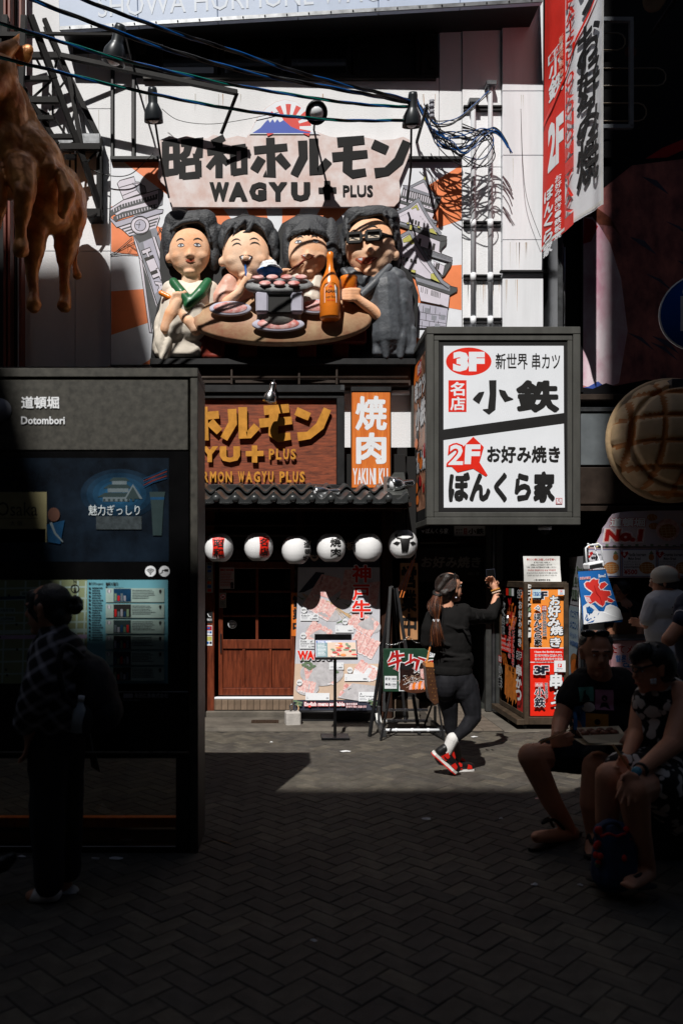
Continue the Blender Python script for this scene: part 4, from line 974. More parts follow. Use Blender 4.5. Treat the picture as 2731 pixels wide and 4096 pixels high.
for ch,a0,a1 in(('W',-240,-150),('A',-145,-60),('G',-50,40),('Y',45,165),('U',175,315)):letter(ch,a0,588,a1,698,0,0.07)
S=Sheet(lambda u,v:P(u,v,YS+0.03),first=0.028);S.remap(447.9,.3296,832.6,.3296);S.stroke([(355,640),(478,638)],36,M_gold,0.02);S.stroke([(416,583),(416,702)],38,M_gold,0.02);S.build('gold_letter',ws)
for i,ch in enumerate('PLUS'):letter(ch,515+i*50,605,553+i*50,680,0,0.03)
x=-330
for ch in 'SHOWA HORMON WAGYU PLUS':
 wd=27 if ch==' ' else(50 if ch in 'MWOGNA' else 42)
 if ch!=' ':letter(ch,x+2,762,x+wd-4,838,0,0.035)
 x+=wd+4.4
YY=8.62
yk=thing('grill_shop_sign',P(852,1121,YY),'upright orange pine sign with white brush lettering and a black cap','sign')
M_pine=wood('orange_pine',(226,128,48),(196,92,28),0.5,(10,10,0.7),4,0.1)
q=MB();q.box(PX(wpx(1090),YY),PX(wpx(1360),YY),YY,YY+0.05,PZ(wpy(876),YY),PZ(wpy(203),YY),M_pine,0.008);q.build('board',yk)
q=MB()
for x0,x1 in((1085,1089.5),(1360.5,1365)):q.box(PX(wpx(x0),YY),PX(wpx(x1),YY),YY-0.004,YY+0.05,PZ(wpy(876),YY),PZ(wpy(203),YY),M_brown,0.001)
q.build('edge_strip',yk)
q=MB();q.box(PX(wpx(1085),YY),PX(wpx(1365),YY),YY-0.01,YY+0.06,PZ(wpy(203),YY),PZ(wpy(170),YY),M_black);q.build('cap',yk)
q=MB();q.box(PX(wpx(1087),YY),PX(wpx(1355),YY),YY-0.004,YY+0.06,PZ(wpy(895),YY),PZ(wpy(876),YY),M_black);q.build('foot',yk)
S=Sheet(lambda u,v:P(u,v,YY));S.remap(447.9,.3296,832.6,.3296)
S.text('焼',1115,232,1336,474,M_white,0.045);S.text('肉',1120,488,1332,708,M_white,0.05)
for i,ch in enumerate('YAKINIKU'):
 x=1098+i*31.5-(8 if i>3 else 0);S.text(ch,x,737,x+(11 if ch=='I' else 31),850,M_white,0.03)
S.build('lettering',yk)
YB=8.26
M_boxframe=mat('weathered_dark_frame',(76,76,73),0.5,0.15,0.14,5,0.15,160,(1,1,0.3))
M_boxwhite=mat('sign_white',(230,234,241),0.4,0,0.02,3)
def bx(x):return 918.7+x*.29295
def by(y):return 717.75+y*.29295
bs_=thing('box_sign',(PX(bx(808),YB),YB,PZ(by(1665),YB)),'big projecting box sign with 3F and 2F restaurant names in black, red and white','sign')
x0,x1,z0,z1=PX(bx(205),YB),PX(bx(1412),YB),PZ(by(1665),YB),PZ(by(110),YB)
t=58*.29295*YB/FPX;t2=96*.29295*YB/FPX
q=MB();q.box(x0+t+0.002,x1-t-0.002,YB+0.03,9.3,z0+t,z1-t,M_black,0.003);q.build('box_body',bs_)
for a in((x0,x1,z1-t,z1),(x0,x1,z0,z0+t),(x0,x0+t,z0+t+.002,z1-t-.002),(x1-t,x1,z0+t+.002,z1-t-.002)):
 q=MB();q.box(a[0],a[1],YB,YB+0.09,a[2],a[3],M_boxframe,0.006);q.build('frame',bs_)
i0,i1,j0,j1=x0+t+.004,x1-t-.004,z0+t+.004,z1-t-.012;tt=t2-t
for a in((i0,i1,j1-tt,j1),(i0,i1,j0,j0+tt),(i0,i0+tt,j0+tt+.001,j1-tt-.001),(i1-tt,i1,j0+tt+.001,j1-tt-.001)):
 q=MB();q.box(a[0],a[1],YB+0.012,YB+0.06,a[2],a[3],M_boxframe,0.005);q.build('inner_frame',bs_)
S=Sheet(lambda u,v:P(u,v,YB+0.03),first=0.002);S.remap(918.7,.29295,717.75,.29295)
S.rect(290,195,1325,1590,M_ink)
S.poly([(338,918),(1280,788),(1278,262),(338,262)],M_boxwhite,adv=False);S.poly([(340,1530),(1287,1530),(1280,872),(338,1002)],M_boxwhite)
S.ell(535,385,178,110,M_red,40);S.text('3F',412,307,660,464,M_boxwhite,0.075)
S.text('新世界',745,320,996,448,M_ink,0.018);S.text('串カツ',1030,320,1250,448,M_ink,0.018)
S.rect(376,532,517,780,M_red);S.text('名',390,545,503,655,M_boxwhite,0.035);S.text('店',390,662,507,768,M_boxwhite,0.035)
S.stroke([(722,532),(724,640),(714,755),(690,778),(645,762)],[58,52,56,40,6],M_ink);S.stroke([(655,622),(630,640),(598,690),(568,680)],[4,40,52,8],M_ink);S.stroke([(772,606),(800,630),(830,680),(883,680)],[6,50,46,6],M_ink)
S.text('鉄',905,530,1243,784,M_ink,0.058)
S.poly([(447,1255),(570,1225),(668,1287),(682,1275),(618,1175),(652,1055),(570,975),(482,1062),(500,1075),(367,1175)][::1],M_red)
S.text('2',374,1036,488,1196,M_boxwhite,0.02,outline=(M_red,0.06),shear=0.1);S.text('F',500,1035,618,1190,M_boxwhite,0.05,shear=0.06)
S.text('お好み焼き',677,1045,1250,1178,M_ink,0.04)
S.text('ぼんくら家',373,1245,1207,1490,M_ink,0.065,shear=0.02)
S.rect(1215,1455,1265,1503,M_dred);S.rect(1220,1460,1260,1498,M_boxwhite);S.text('凡',1225,1464,1255,1494,M_dred,0.02)
S.build('sign_face',bs_)
M_sidep=mat('food_print_orange',(206,150,120),0.45,0,0.1,7,c2=(70,40,26))
for a in((YB+0.09,9.3,z1-t*0.8,z1),(YB+0.09,9.3,z0,z0+t*0.8)):
 q=MB();q.box(x0,x0+0.05,a[0]+.001,a[1],a[2],a[3],M_boxframe);q.build('side_frame',bs_)
q=MB();q.box(x0,x0+0.05,9.22,9.3,z0+t,z1-t,M_boxframe);q.build('side_frame',bs_)
q=MB();q.box(x0+0.02,x0+0.05,YB+0.091,9.22,z0+t*0.8,z1-t*0.8,M_black,0.001);q.build('side_panel',bs_)
S=Sheet(lambda a,b:V3((x0+0.02,9.2-a*0.84,z1-0.2-b*1.66)),V3((-1,0,0)))
S.rect(0.02,0,1,1,M_sidep);S.rect(0.02,0,0.45,0.12,M_orange);S.rect(0.3,0.01,0.62,0.1,M_dred);S.text('新世界',0.32,0.02,0.6,0.09,M_white,0.03)
S.text('串カツ',0.1,0.12,0.95,0.26,M_white,0.05,outline=(M_ink,0.09));S.text('小鉄',0.2,0.28,0.95,0.46,M_white,0.05,outline=(M_ink,0.09));S.text('お好み焼',0.1,0.6,0.95,0.75,M_white,0.05,outline=(M_ink,0.09))
for k in range(14):S.ell(rnd.uniform(0.15,0.9),rnd.uniform(0.48,0.98),rnd.uniform(0.05,0.14),rnd.uniform(0.02,0.05),rnd.choice([M_orange,M_dred,M_white,M_ink]),12)
S.build('side_print',bs_)
for x in(bx(500),bx(1150)):
 q=MB();q.box(PX(x,9.2),PX(x+20,9.2),8.7,9.42,z1-0.001,z1+0.04,M_steel);q.build('wall_bracket',bs_)
q=MB();c=V3((PX(1250,8.5),8.5,z0));q.lathe([(0.07,0),(0.07,-0.035),(0.055,-0.04)],c,M_white,20);q.ell(c+V3((0,0,-0.045)),(0.045,0.045,0.045),M_ink);o=q.build('dome_camera');tag(o,'small white dome camera under the big projecting box sign','camera')
def spotlight(p,d,L,r,m,name='spotlight',arm=None,label=''):
 """p: lamp centre, d: aim"""
 d=V3(d).normalized();o=thing(name,p,label,'spotlight','spotlights on the shop front')
 q=MB();q.lathe([(0.001,-L*0.6),(r*0.42,-L*0.6),(r*0.5,-L*0.5),(r*0.5,-L*0.12),(r*0.62,-L*0.05),(r*0.95,L*0.16),(r,L*0.4),(r,L*0.5),(r*0.93,L*0.5),(r*0.8,L*0.2),(0.001,L*0.1)],p,m,20,d,V3((1,0.2,0)))
 q.build('lamp_housing',o)
 q=MB();q.ell(V3(p)+d*L*0.3,(r*0.7,r*0.7,r*0.7),M_white,14,8);q.build('bulb',o)
 if arm:
  q=MB();q.tube(arm,0.012,M_black,8);q.build('arm',o)
 return o
M_spot=mat('grey_black_lamp_paint',(44,48,52),0.35,0.2,0.12)
L1=P(268,106,8.5)
spotlight(L1,(-0.25,0.25,-0.8),0.34,0.125,M_spot,arm=[L1+V3((0.06,0,0.2)),L1+V3((0.05,0.3,0.25)),L1+V3((0.03,0.86,0.22))],label='larger grey spotlight hanging under the fascia near the steel gantry')
def arm_spot(u,v,lab,y=8.5):
 p=P(u,v,y);a=[p+V3((0,0,0.2)),p+V3((0.0,0.05,-0.05)),p+V3((0.04,0.35,-0.45)),p+V3((0.06,9.24-y,-0.62))]
 spotlight(p,(0,0.3,-0.95),0.30,0.10,M_spot,arm=a,label=lab)
arm_spot(352,245,'black spotlight above the first two characters of the name board')
arm_spot(946,256,'black spotlight beside the tangle of cables above the mural castle')
p=P(725,254,8.7);spotlight(p,(0.05,-0.62,-0.6),0.2,0.12,M_spot,arm=[p+V3((0,0.1,0.05)),p+V3((0,0.65,0.12))],label='round spotlight facing the street beside the red sun badge')
p=P(623,903,8.45);spotlight(p,(-0.2,0.1,-0.9),0.19,0.075,M_chrome,arm=[p+V3((0.02,0,0.08)),p+V3((0.03,0.02,0.14)),p+V3((0.035,0.25,0.12))],label='chrome spotlight clipped to the top of the wooden shop sign')
p=P(748,1131,8.2);spotlight(p,(-0.95,-0.1,-0.05),0.24,0.075,M_chrome,arm=[p+V3((0.03,0,0)),p+V3((0.1,0.1,-0.05)),p+V3((0.12,0.25,-0.02))],label='chrome spotlight lying on the roof tiles below the wooden sign')
p=P(920,1112,8.15);o=spotlight(p,(-0.85,-0.3,-0.1),0.24,0.08,M_chrome,arm=[p+V3((0.03,0,0)),p+V3((0.035,0.02,-0.12))],label='chrome spotlight standing on a base at the end of the eave')
q=MB();q.lathe([(0,-0.02),(0.06,-0.02),(0.062,0),(0.03,0.02),(0,0.02)],p+V3((0.035,0.02,-0.125)),M_black,20);q.build('lamp_base',o)
M_lpaper=mat('white_lantern_paper',(236,236,238),0.7,0,0.02)
YL=8.23;RL=0.148
def lantern(u,v,lab,deco):
 c=P(u,v,YL);o=thing('paper_lantern',c,lab,'lantern','row of paper lanterns under the eave')
 q=MB();pr=[];n=26
 for i in range(n+1):
  t=rad(24)+(math.pi-2*rad(24))*i/n;r=RL*math.sin(t)**0.9;z=-1.05*RL*math.cos(t)
  pr.append((r+0.003,z));
  if i<n:t2=rad(24)+(math.pi-2*rad(24))*(i+0.5)/n;pr.append((RL*math.sin(t2)**0.9-0.0024,-1.05*RL*math.cos(t2)))
 q.lathe(pr,c,M_lpaper,32);q.build('paper_shade',o)
 q=MB();q.lathe([(0.055,0.128),(0.06,0.13),(0.06,0.148),(0.05,0.15)],c,M_ink,20);q.build('top_ring',o)
 q=MB();q.lathe([(0.05,-0.15),(0.06,-0.148),(0.06,-0.132),(0.055,-0.13)],c,M_ink,20);q.build('bottom_ring',o)
 q=MB();q.tube([c+V3((0,0,0.15)),c+V3((0.004,0,0.2)),c+V3((0,0.02,2.255-c.z))],0.004,M_ink,6);q.build('cord',o)
 def f(a,b):
  x=max(-0.985,min(0.985,a));z=max(-0.95,min(0.95,b));r=math.sqrt(max(0.02,1-z*z))
  if abs(x)>r*0.98:x=math.copysign(r*0.98,x)
  y=math.sqrt(max(0,1-z*z-x*x));return c+V3((x,-y,-z*1.04))*(RL+0.004)
 if deco:S=Sheet(f,lambda p:(p-c).normalized(),first=0.0005);deco(S);S.build('brush_lettering',o)
 return o
def red_panel(S,cx,w):
 pts=[];n=10
 for j in range(n+1):
  b=-0.62+1.28*j/n;e=w*(0.72+0.35*abs(b)**1.6);pts.append((cx-e,cx+e,b))
 k=8;vs=[]
 for a,e,b in pts:
  for i in range(k+1):vs.append((a+(e-a)*i/k,b+0.06*math.cos(math.pi*(i/k-0.5))*(1 if b>0 else-1)))
 S.put(vs,[(j*(k+1)+i,(j+1)*(k+1)+i,(j+1)*(k+1)+i+1,j*(k+1)+i+1)for j in range(n)for i in range(k)],M_red);S.z+=0.001
lantern(503,1258,'leftmost white lantern, a red panel with two black characters facing the street',lambda S:(red_panel(S,0.02,0.48),S.text('昭',-0.28,-0.5,0.38,0.02,M_ink,0.04),S.text('和',-0.3,0.08,0.36,0.62,M_ink,0.04)))
lantern(594,1256,'white lantern with its red panel turned to the right',lambda S:(red_panel(S,0.4,0.4),S.text('名',0.1,-0.52,0.62,0.0,M_ink,0.04),S.text('店',0.12,0.08,0.66,0.58,M_ink,0.04)))
lantern(680,1263,'white lantern with three black characters at its right edge',lambda S:(S.text('道',0.5,-0.5,0.93,-0.12,M_ink,0.04),S.text('頓',0.55,-0.05,0.95,0.3,M_ink,0.04),S.text('堀',0.42,0.38,0.86,0.74,M_ink,0.04)))
lantern(760,1258,'white lantern with two large black characters, no red panel',lambda S:(S.text('焼',-0.12,-0.6,0.62,-0.02,M_ink,0.045),S.text('肉',-0.08,0.06,0.62,0.6,M_ink,0.045)))
lantern(844,1258,'white lantern with a blank face beside the ox head lantern',lambda S:S.text('堀',-0.98,-0.3,-0.86,0.3,M_ink,0.04))
def ox(S):
 def quad(pts,n=10):
  g_=[(lambda t,w:(pts[0][0]*(1-t)*(1-w)+pts[1][0]*t*(1-w)+pts[2][0]*t*w+pts[3][0]*(1-t)*w,pts[0][1]*(1-t)*(1-w)+pts[1][1]*t*(1-w)+pts[2][1]*t*w+pts[3][1]*(1-t)*w))(i/n,j/n)for j in range(n+1)for i in range(n+1)]
  S.put(g_,[(j*(n+1)+i,(j+1)*(n+1)+i,(j+1)*(n+1)+i+1,j*(n+1)+i+1)for j in range(n)for i in range(n)],M_ink)
 quad([(-0.32,-0.2),(0.32,-0.2),(0.2,0.62),(-0.2,0.62)]);quad([(-0.36,-0.34),(0.36,-0.34),(0.32,-0.18),(-0.32,-0.18)])
 for s in(-1,1):quad([(s*0.3,-0.08),(s*0.55,-0.16),(s*0.78,-0.03),(s*0.5,0.12)]);S.stroke([(s*0.2,-0.3),(s*0.36,-0.34),(s*0.5,-0.38),(s*0.57,-0.46),(s*0.56,-0.56),(s*0.46,-0.66)],[0.1,0.12,0.11,0.1,0.07,0.02],M_ink)
lantern(925,1250,'white lantern painted with a black ox head, last of the row',ox)
def sk(x):return 447.9+x*.3296
def sky_(y):return 1177+y*.3296
def sticker(y0,x0,x1,v0,v1,m,draw,label,name='sticker',cat='sticker',group='stickers by the shop door'):
 q=MB();q.box(PX(sk(x0),y0),PX(sk(x1),y0),y0-0.004,y0,PZ(sky_(v1),y0),PZ(sky_(v0),y0),m,0.001);o=q.build(name);tag(o,label,cat,group)
 S=Sheet(lambda u,v:P(u,v,y0-0.004));S.remap(447.9,.3296,1177,.3296);draw(S);S.build('print',o)
M_greypaper=mat('dull_paper',(150,146,140),0.7,0,0.06)
def cards(S):
 S.text('VISA',84,352,118,366,M_navy,0.05)
 for k,m in enumerate((M_blue,M_blue,M_mgrey,M_navy,M_red,M_blue,M_red)):S.rect(88,372+k*27,113,390+k*27,m,adv=False)
 S.z+=S.step;S.ell(95,489,9,9,M_red);S.ell(105,489,9,9,M_orange);S.text('JCB',90,454,112,470,M_white,0.03)
sticker(8.74,76,125,347,560,M_greypaper,cards,'tall strip of payment card marks on the brown door post, under the first lantern')
sticker(8.74,76,124,690,770,M_ink,lambda S:(S.stroke([(88,705),(98,725),(112,728)],4,M_white),S.text('喫煙可',82,740,118,755,M_white,0.02)),'black smoking permitted sticker halfway down the brown door post')
sticker(8.74,77,121,788,855,M_white,lambda S:(S.rect(80,792,118,822,M_dred),S.ell(96,806,10,8,M_blue),S.text('JCB',82,828,98,842,M_blue,0.03),S.rect(102,828,116,842,M_blue)),'white sticker with a red top on the brown door post')
sticker(8.74,77,121,860,928,M_white,lambda S:(S.rect(80,864,118,894,M_myel),S.rect(82,900,97,916,M_blue),S.rect(102,900,117,916,M_navy)),'white sticker with a green top, lowest on the brown door post')
M_pinkp=mat('pale_pink_paper',(188,172,172),0.7,0,0.05)
sticker(8.8,172,274,384,532,M_pinkp,lambda S:(S.text('BBQ HOUSE',177,392,269,412,M_dred,0.06),S.lines(178,420,268,520,9,M_dred),S.ell(258,500,12,16,M_ink),S.rect(248,512,268,530,M_ink)),'pale BBQ HOUSE notice in the upper left door pane','notice','notice')
sticker(8.8,170,218,560,665,M_greypaper,lambda S:(S.ell(194,588,20,20,M_red),S.ell(194,588,15,15,M_white),S.rect(186,582,203,596,M_ink),S.stroke([(182,576),(206,600)],5,M_red),S.lines(176,616,212,660,5,M_ink)),'grey no food or drink notice with a red ring in the door pane','notice','notice')
q=MB();c=P(sk(260),sky_(780),8.8);q.lathe([(0.048,0),(0.048,0.003),(0,0.003)],c,M_white,20,V3((0,-1,0)));o=q.build('sticker');tag(o,'small round white and grey sticker low in the glazed door','sticker','stickers by the shop door')
S=Sheet(lambda u,v:P(u,v,8.797));S.remap(447.9,.3296,1177,.3296);S.ring(260,780,20,26,M_mgrey);S.text('道頓堀商店会',236,776,284,788,M_navy,0.02);S.stroke([(248,764),(272,764)],8,M_mgrey);S.build('print',o)
def plaque(u0,u1,v0,v1,y,txt,label,m):
 q=MB();q.box(PX(u0,y),PX(u1,y),y,y+0.03,PZ(v1,y),PZ(v0,y),m,0.006);o=q.build('wooden_plaque');tag(o,label,'sign')
 S=Sheet(lambda u,v:P(u,v,y));S.vtext(txt,u0+3,v0+5,u1-3,v1-8,M_ink,0.05,gap=0.03);S.build('lettering',o)
M_plq=wood('pale_plaque_wood',(196,148,104),(160,108,70),0.55,(12,12,1))
plaque(918,959,1293,1470,8.68,'営業中','pale wooden plaque with three big black characters hanging under the ox lantern',M_plq)
plaque(669,700,1361,1462,8.66,'営業中','orange wooden plaque half hidden by the big meat banner beside the door',M_pine)
def bn(a,b):
 b=max(0.0,b)
 y=8.62-0.22*b;u0=685-13*b**1.5;u1=871-5*b+3*math.sin(b*3)
 return P(u0+(u1-u0)*a,1240+395*b,y+0.012*math.sin(a*3.1)-0.01*math.sin(b*5+a*2))
M_bgrey=mat('banner_grey_slate',(204,205,212),0.45,0,0.1,3,c2=(180,181,190))
M_meat=mat('printed_marbled_meat',(241,220,216),0.45,0,0.1,48,0,80,(1,1,1),c2=(216,140,136))
M_meat2=mat('printed_pale_meat',(236,208,204),0.45,0,0.1,30,c2=(208,130,126))
M_leaf=mat('printed_leaf_green',(106,128,100),0.5,0,0.2,20)
M_straw=mat('printed_straw',(206,172,130),0.5,0,0.15,30)
M_plate=mat('printed_plate',(188,186,190),0.5,0,0.12,20)
M_bdark=mat('banner_night_blue',(44,48,64),0.5,0,0.1,5)
M_tan=mat('banner_tan',(206,182,162),0.5,0,0.08,4)
mb=thing('menu_banner',(PX(770,8.4),8.4,0),'tall grey meat menu banner with red brush characters standing in front of the shop wall','banner')
S=Sheet(bn,lambda p:V3((0,-1,0.05)),first=0.0);S.grid(0,0,1,1,10,24,M_bgrey);S.grid(0,0,1,0.16,8,4,M_bdark);S.grid(0,0.72,1,0.93,8,6,M_tan);S.grid(0,0.93,1,1,8,2,M_bdark)
S.ring(0.2,0.05,0.06,0.075,M_tan,20);S.text('鉄板焼',0.5,0.01,0.78,0.06,M_tan,0.02)
S.text('PREMIUM KOBE BEEF',0.04,0.088,0.56,0.1,M_tan,0.01)
def bcrop(x,y):
 b=max(0.0,y*.000834-.1595);u0=685-13*b**1.5;u1=871-5*b;return bn((447.9+x*.3296-u0)/(u1-u0),b)
S.f0=bcrop;S.A=(0,1,0,1)
def cut(x,y,w,h,rot,n=5,m=M_meat):
 c,s_=math.cos(rot),math.sin(rot)
 def T(a,b):return(x+a*c-b*s_,y+a*s_+b*c)
 for i in range(n):
  a0=-w+2*w*i/n;a1=a0+2*w/n*0.96;k=6*(i%2)
  S.poly([T(a0,h-k),T((a0+a1)/2,h+4),T(a1,h-k),T(a1+4,-h+k),T((a0+a1)/2+2,-h-5),T(a0+4,-h+k)],m,adv=False)
  S.z+=S.step*0.3;S.stroke([T(a0+3,h-4),T((a0+a1)/2,h),T(a1,h-6)],5,M_white,adv=False);S.z+=S.step*0.2
S.poly([(720,560),(840,415),(900,420),(870,500),(760,555)],M_bdark);S.poly([(800,560),(880,430),(1010,460),(1015,540),(930,600)],M_meat2);S.poly([(1000,600),(1040,400),(1130,395),(1110,620)],M_meat2);S.poly([(1200,640),(1205,490),(1283,480),(1255,655)],M_meat2)
for k in range(26):x=rnd.uniform(730,950);S.stroke([(x,560+(x-730)*0.3),(x+rnd.uniform(60,150),610+(x-730)*0.3+rnd.uniform(20,80))],3,M_straw,adv=False)
S.z+=S.step
for k in range(10):x=rnd.uniform(1010,1120);S.stroke([(x,700),(x+110,770)],3,M_straw,adv=False)
for x,y in((740,600),(760,640),(1060,650),(1090,690),(1010,760),(990,600),(930,740)):
 for k in range(5):S.stroke([(x,y),(x+rnd.uniform(-40,40),y+rnd.uniform(-40,40))],[7,1],M_leaf,adv=False)
S.z+=S.step
S.ell(900,690,110,55,M_plate,rot=0.5);cut(862,655,105,58,0.55,5);S.ell(1190,770,100,60,M_plate,rot=0.5);cut(1160,775,95,62,0.55,5);S.ell(870,850,110,60,M_plate,rot=0.4);cut(852,850,80,70,0.5,4);cut(1168,925,92,66,0.45,5)
S.ell(1190,1120,95,60,M_white);cut(1190,1100,80,40,0.6,5);S.ell(880,1120,150,90,M_plate);cut(840,1110,80,40,-0.2,4,M_meat2);cut(930,1170,50,26,0.1,3);S.ell(780,1225,82,50,M_plate);cut(775,1215,58,42,0.2,6)
S.poly([(985,1290),(1090,1190),(1260,1210),(1250,1330)],M_plate);cut(1070,1220,42,22,0.1,3,M_meat2);cut(1160,1225,32,22,0,3);cut(1040,1270,40,20,0.2,3,M_meat2);S.ell(1085,1240,24,15,M_ink)
for x,y in((760,1050),(800,1070),(960,1060),(990,1090)):
 for k in range(7):S.ell(x+rnd.uniform(-30,30),y+rnd.uniform(-25,25),14,9,M_leaf,8,adv=False)
S.z+=S.step
def price(x,y,w,h,a,b_,pr):
 S.rect(x,y,x+w,y+h,M_white,adv=False);S.z+=S.step
 S.text(a,x+8,y+6,x+8+min(w-16,9*len(a)),y+22,M_navy,0.02)
 if b_:S.text(b_,x+8,y+24,x+8+min(w-16,9*len(b_)),y+38,M_navy,0.02)
 S.lines(x+8,y+h-24,x+w*0.5,y+h-6,2,M_mgrey);S.text(pr,x+w*0.55,y+h-20,x+w-8,y+h-6,M_navy,0.02)
price(733,705,124,50,'Kobe beef kalbi','','1,880');price(972,787,124,50,'Kobe beef ribs','','1,680');price(728,885,110,64,'Kobe beef','premium kalbi','2,180');price(1036,1124,162,50,'Premium Osaka steak','','1,980');price(768,1258,166,50,'WAGYU Fuji kalbi','','2,480');price(1135,1250,122,66,'Assorted','beef tongues','2,480');price(930,1045,100,50,'WAGYU ribs','','1,480')
for x,y in((757,680),(1038,760),(753,858),(1072,1098),(727,1184)):S.ell(x,y,20,22,M_white,12);S.text('神戸牛',x-14,y-6,x+14,y+8,M_ink,0.03)
S.text('神',1088,368,1220,490,M_red,0.04,outline=(M_white,0.06));S.text('戸',1088,502,1210,615,M_red,0.04,outline=(M_white,0.06));S.text('牛',1085,610,1215,735,M_red,0.04,outline=(M_white,0.06))
S.text('WAGYU',712,962,950,1028,M_red,0.06,outline=(M_white,0.05))
S.text('English menu available',760,1320,1040,1356,M_white,0.04,outline=(M_red,0.05));S.text('有中文菜单',1048,1326,1126,1342,M_white,0.03,outline=(M_red,0.05));S.text('한국어 메뉴 있습니다',1048,1344,1188,1360,M_white,0.02,outline=(M_red,0.05))
for cx in(715,1232):
 S.stroke([(cx,1385),(cx+6,1360),(cx-4,1335),(cx+4,1315)],[9,7,6,3],M_straw,adv=False)
 for k in range(5):S.ell(cx-18+k*9+(k%2)*4,1312+(k*23%40),16,7,M_leaf,8,adv=False)
sheet=S.build('printed_sheet',mb)
q=MB()
for a,w_ in((0.004,1),(0.996,1)):pass
p0,p1=bn(0,1),bn(1,1);q.tube([p0+V3((-0.01,0,0)),p1+V3((0.01,0,0))],0.018,M_black,10);q.tube([bn(0,0),bn(1,0)],0.012,M_black,10);q.build('roller_bar',mb)
q=MB();q.box(PX(685,8.5),PX(862,8.5),8.45,8.75,0.008,0.17,M_black,0.01);q.build('stand_base',mb)
q=MB();q.tube([(0.5,8.68,0.17),(0.5,8.68,1.95)],0.012,M_steel);q.build('stand_pole',mb)
q=MB();c=P(672,1651,8.3);q.obox(V3((c.x,8.3,0.083)),V3((0.98,0.15,0)),V3((-0.15,0.98,0)),V3((0,0,1)),0.078,0.07,0.078,mat('pale_concrete_weight',(176,172,168),0.8,0,0.12,12,0.4,90),0.012)
o=q.build('weight_block',None);tag(o,'pale concrete weight block at the left foot of the meat menu banner','weight')
q=MB();q.tube([V3((c.x-0.02,8.3,0.16)),V3((c.x-0.03,8.3,0.22)),V3((c.x+0.01,8.3,0.245)),V3((c.x+0.03,8.31,0.21)),V3((c.x+0.02,8.32,0.16))],0.008,M_steel,8);q.build('hook',o)
q=MB();q.prism([P(862,1640,8.35),P(866,1668,8.3),P(878,1668,8.3),P(872,1636,8.35)],0.1,M_paper);o=q.build('weight_bag');tag(o,'small white weight at the right foot of the meat menu banner','weight')
YK=7.73
ml=thing('menu_stand',(PX(769,YK),YK,0),'black metal stand holding an open drink menu in front of the meat banner','menu stand')
c=V3((PX(769,YK),YK,0))
q=MB();q.obox(c+V3((0,0,0.012)),V3((1,0,0)),V3((0,1,0)),V3((0,0,1)),0.135,0.11,0.012,M_blackmetal,0.006);q.build('base_plate',ml)
q=MB();q.box(c.x-0.014,c.x+0.014,YK-0.014,YK+0.014,0.022,0.78,M_blackmetal,0.003);q.build('pole',ml)
n_=V3((0,-0.85,0.52)).normalized();up_=n_.cross(V3((1,0,0))).normalized()
if up_.z<0:up_=-up_
q=MB();pc=P(771,1491,YK-0.1);q.obox(pc+n_*-0.012,V3((1,0,0)),up_,n_,0.203,0.10,0.008,M_blackmetal,0.004)
q.obox(pc+up_*-0.103-n_*-0.01,V3((1,0,0)),up_,n_,0.203,0.006,0.02,M_blackmetal,0.002);q.build('tray',ml)
q=MB();pd=P(765,1472,YK-0.04);q.box(pd.x-0.178,pd.x+0.178,YK-0.02,YK-0.005,PZ(1493,YK),PZ(1456,YK),M_blackmetal,0.004);q.build('lid',ml)
q=MB();q.box(pd.x-0.035,pd.x+0.035,YK-0.032,YK-0.021,PZ(1481,YK),PZ(1477,YK),M_chrome,0.002);q.build('clip',ml)
mn=MB();mn.obox(pc+V3((-0.0,0,0))+n_*0.001,V3((1,0,0)),up_,n_,0.195,0.094,0.004,M_mlil2,0.001);o=mn.build('drink_menu');tag(o,'open drink menu with red food pictures lying on the black stand','menu')
S=Sheet(lambda a,b:pc+V3((a*0.19,0,0))-up_*(b*0.09)+n_*0.006,n_);S.rect(-0.97,-0.95,-0.4,0.95,mat('menu_teal',(90,130,140),0.4));S.rect(-0.97,-0.95,-0.4,-0.7,M_blue);S.text('Drink Menu',-0.9,-0.92,-0.2,-0.72,M_white,0.05);S.lines(-0.92,-0.6,-0.45,0.85,9,M_white)
S.rect(-0.42,-0.75,1.0,0.95,M_tan)
for k in range(26):S.ell(rnd.uniform(-0.32,0.92),rnd.uniform(-0.6,0.8),rnd.uniform(0.07,0.16),rnd.uniform(0.07,0.16),rnd.choice([M_red,M_dred,M_orange,M_meat2,M_leaf]),10)
S.build('print',o)
M_meatboard=mat('laminated_food_poster',(190,150,140),0.25,0,0.1,9,c2=(120,62,52),spec=0.6)
af=thing('menu_easel',(PX(930,8.0),8.0,0),'leaning black frame easel with laminated food posters seen nearly edge on','easel')
def face_frame(o,x0,x1,ya,yb,zb,zt,m):
 pass
A0=V3((0.95,7.72,0.28));A1=V3((1.02,8.12,0.28));TT=V3((0.10,0.32,1.12))
def ez(a,b,d=0.0):return A0.lerp(A1,a)+TT*b+V3((-0.92,-0.38,0)).normalized()*-d
for a0,a1 in((0.0,0.34),(0.46,1.0)):
 q=MB();q.prism([ez(a0,0),ez(a0,1),ez(a1,1),ez(a1,0)],0.01,M_meatboard,V3((-0.9,0.4,0.1)).normalized());q.build('poster',af)
q=MB()
for a in(0.0,0.4,1.0):q.bar(ez(a,-0.02),ez(a,1.05),0.03,0.03,M_black,V3((1,0,0)))
q.bar(ez(0,1.03),ez(1,1.03),0.03,0.02,M_black);q.bar(ez(0,0),ez(1,0),0.03,0.02,M_steel);q.build('frame',af)
B0=ez(1,1.03);
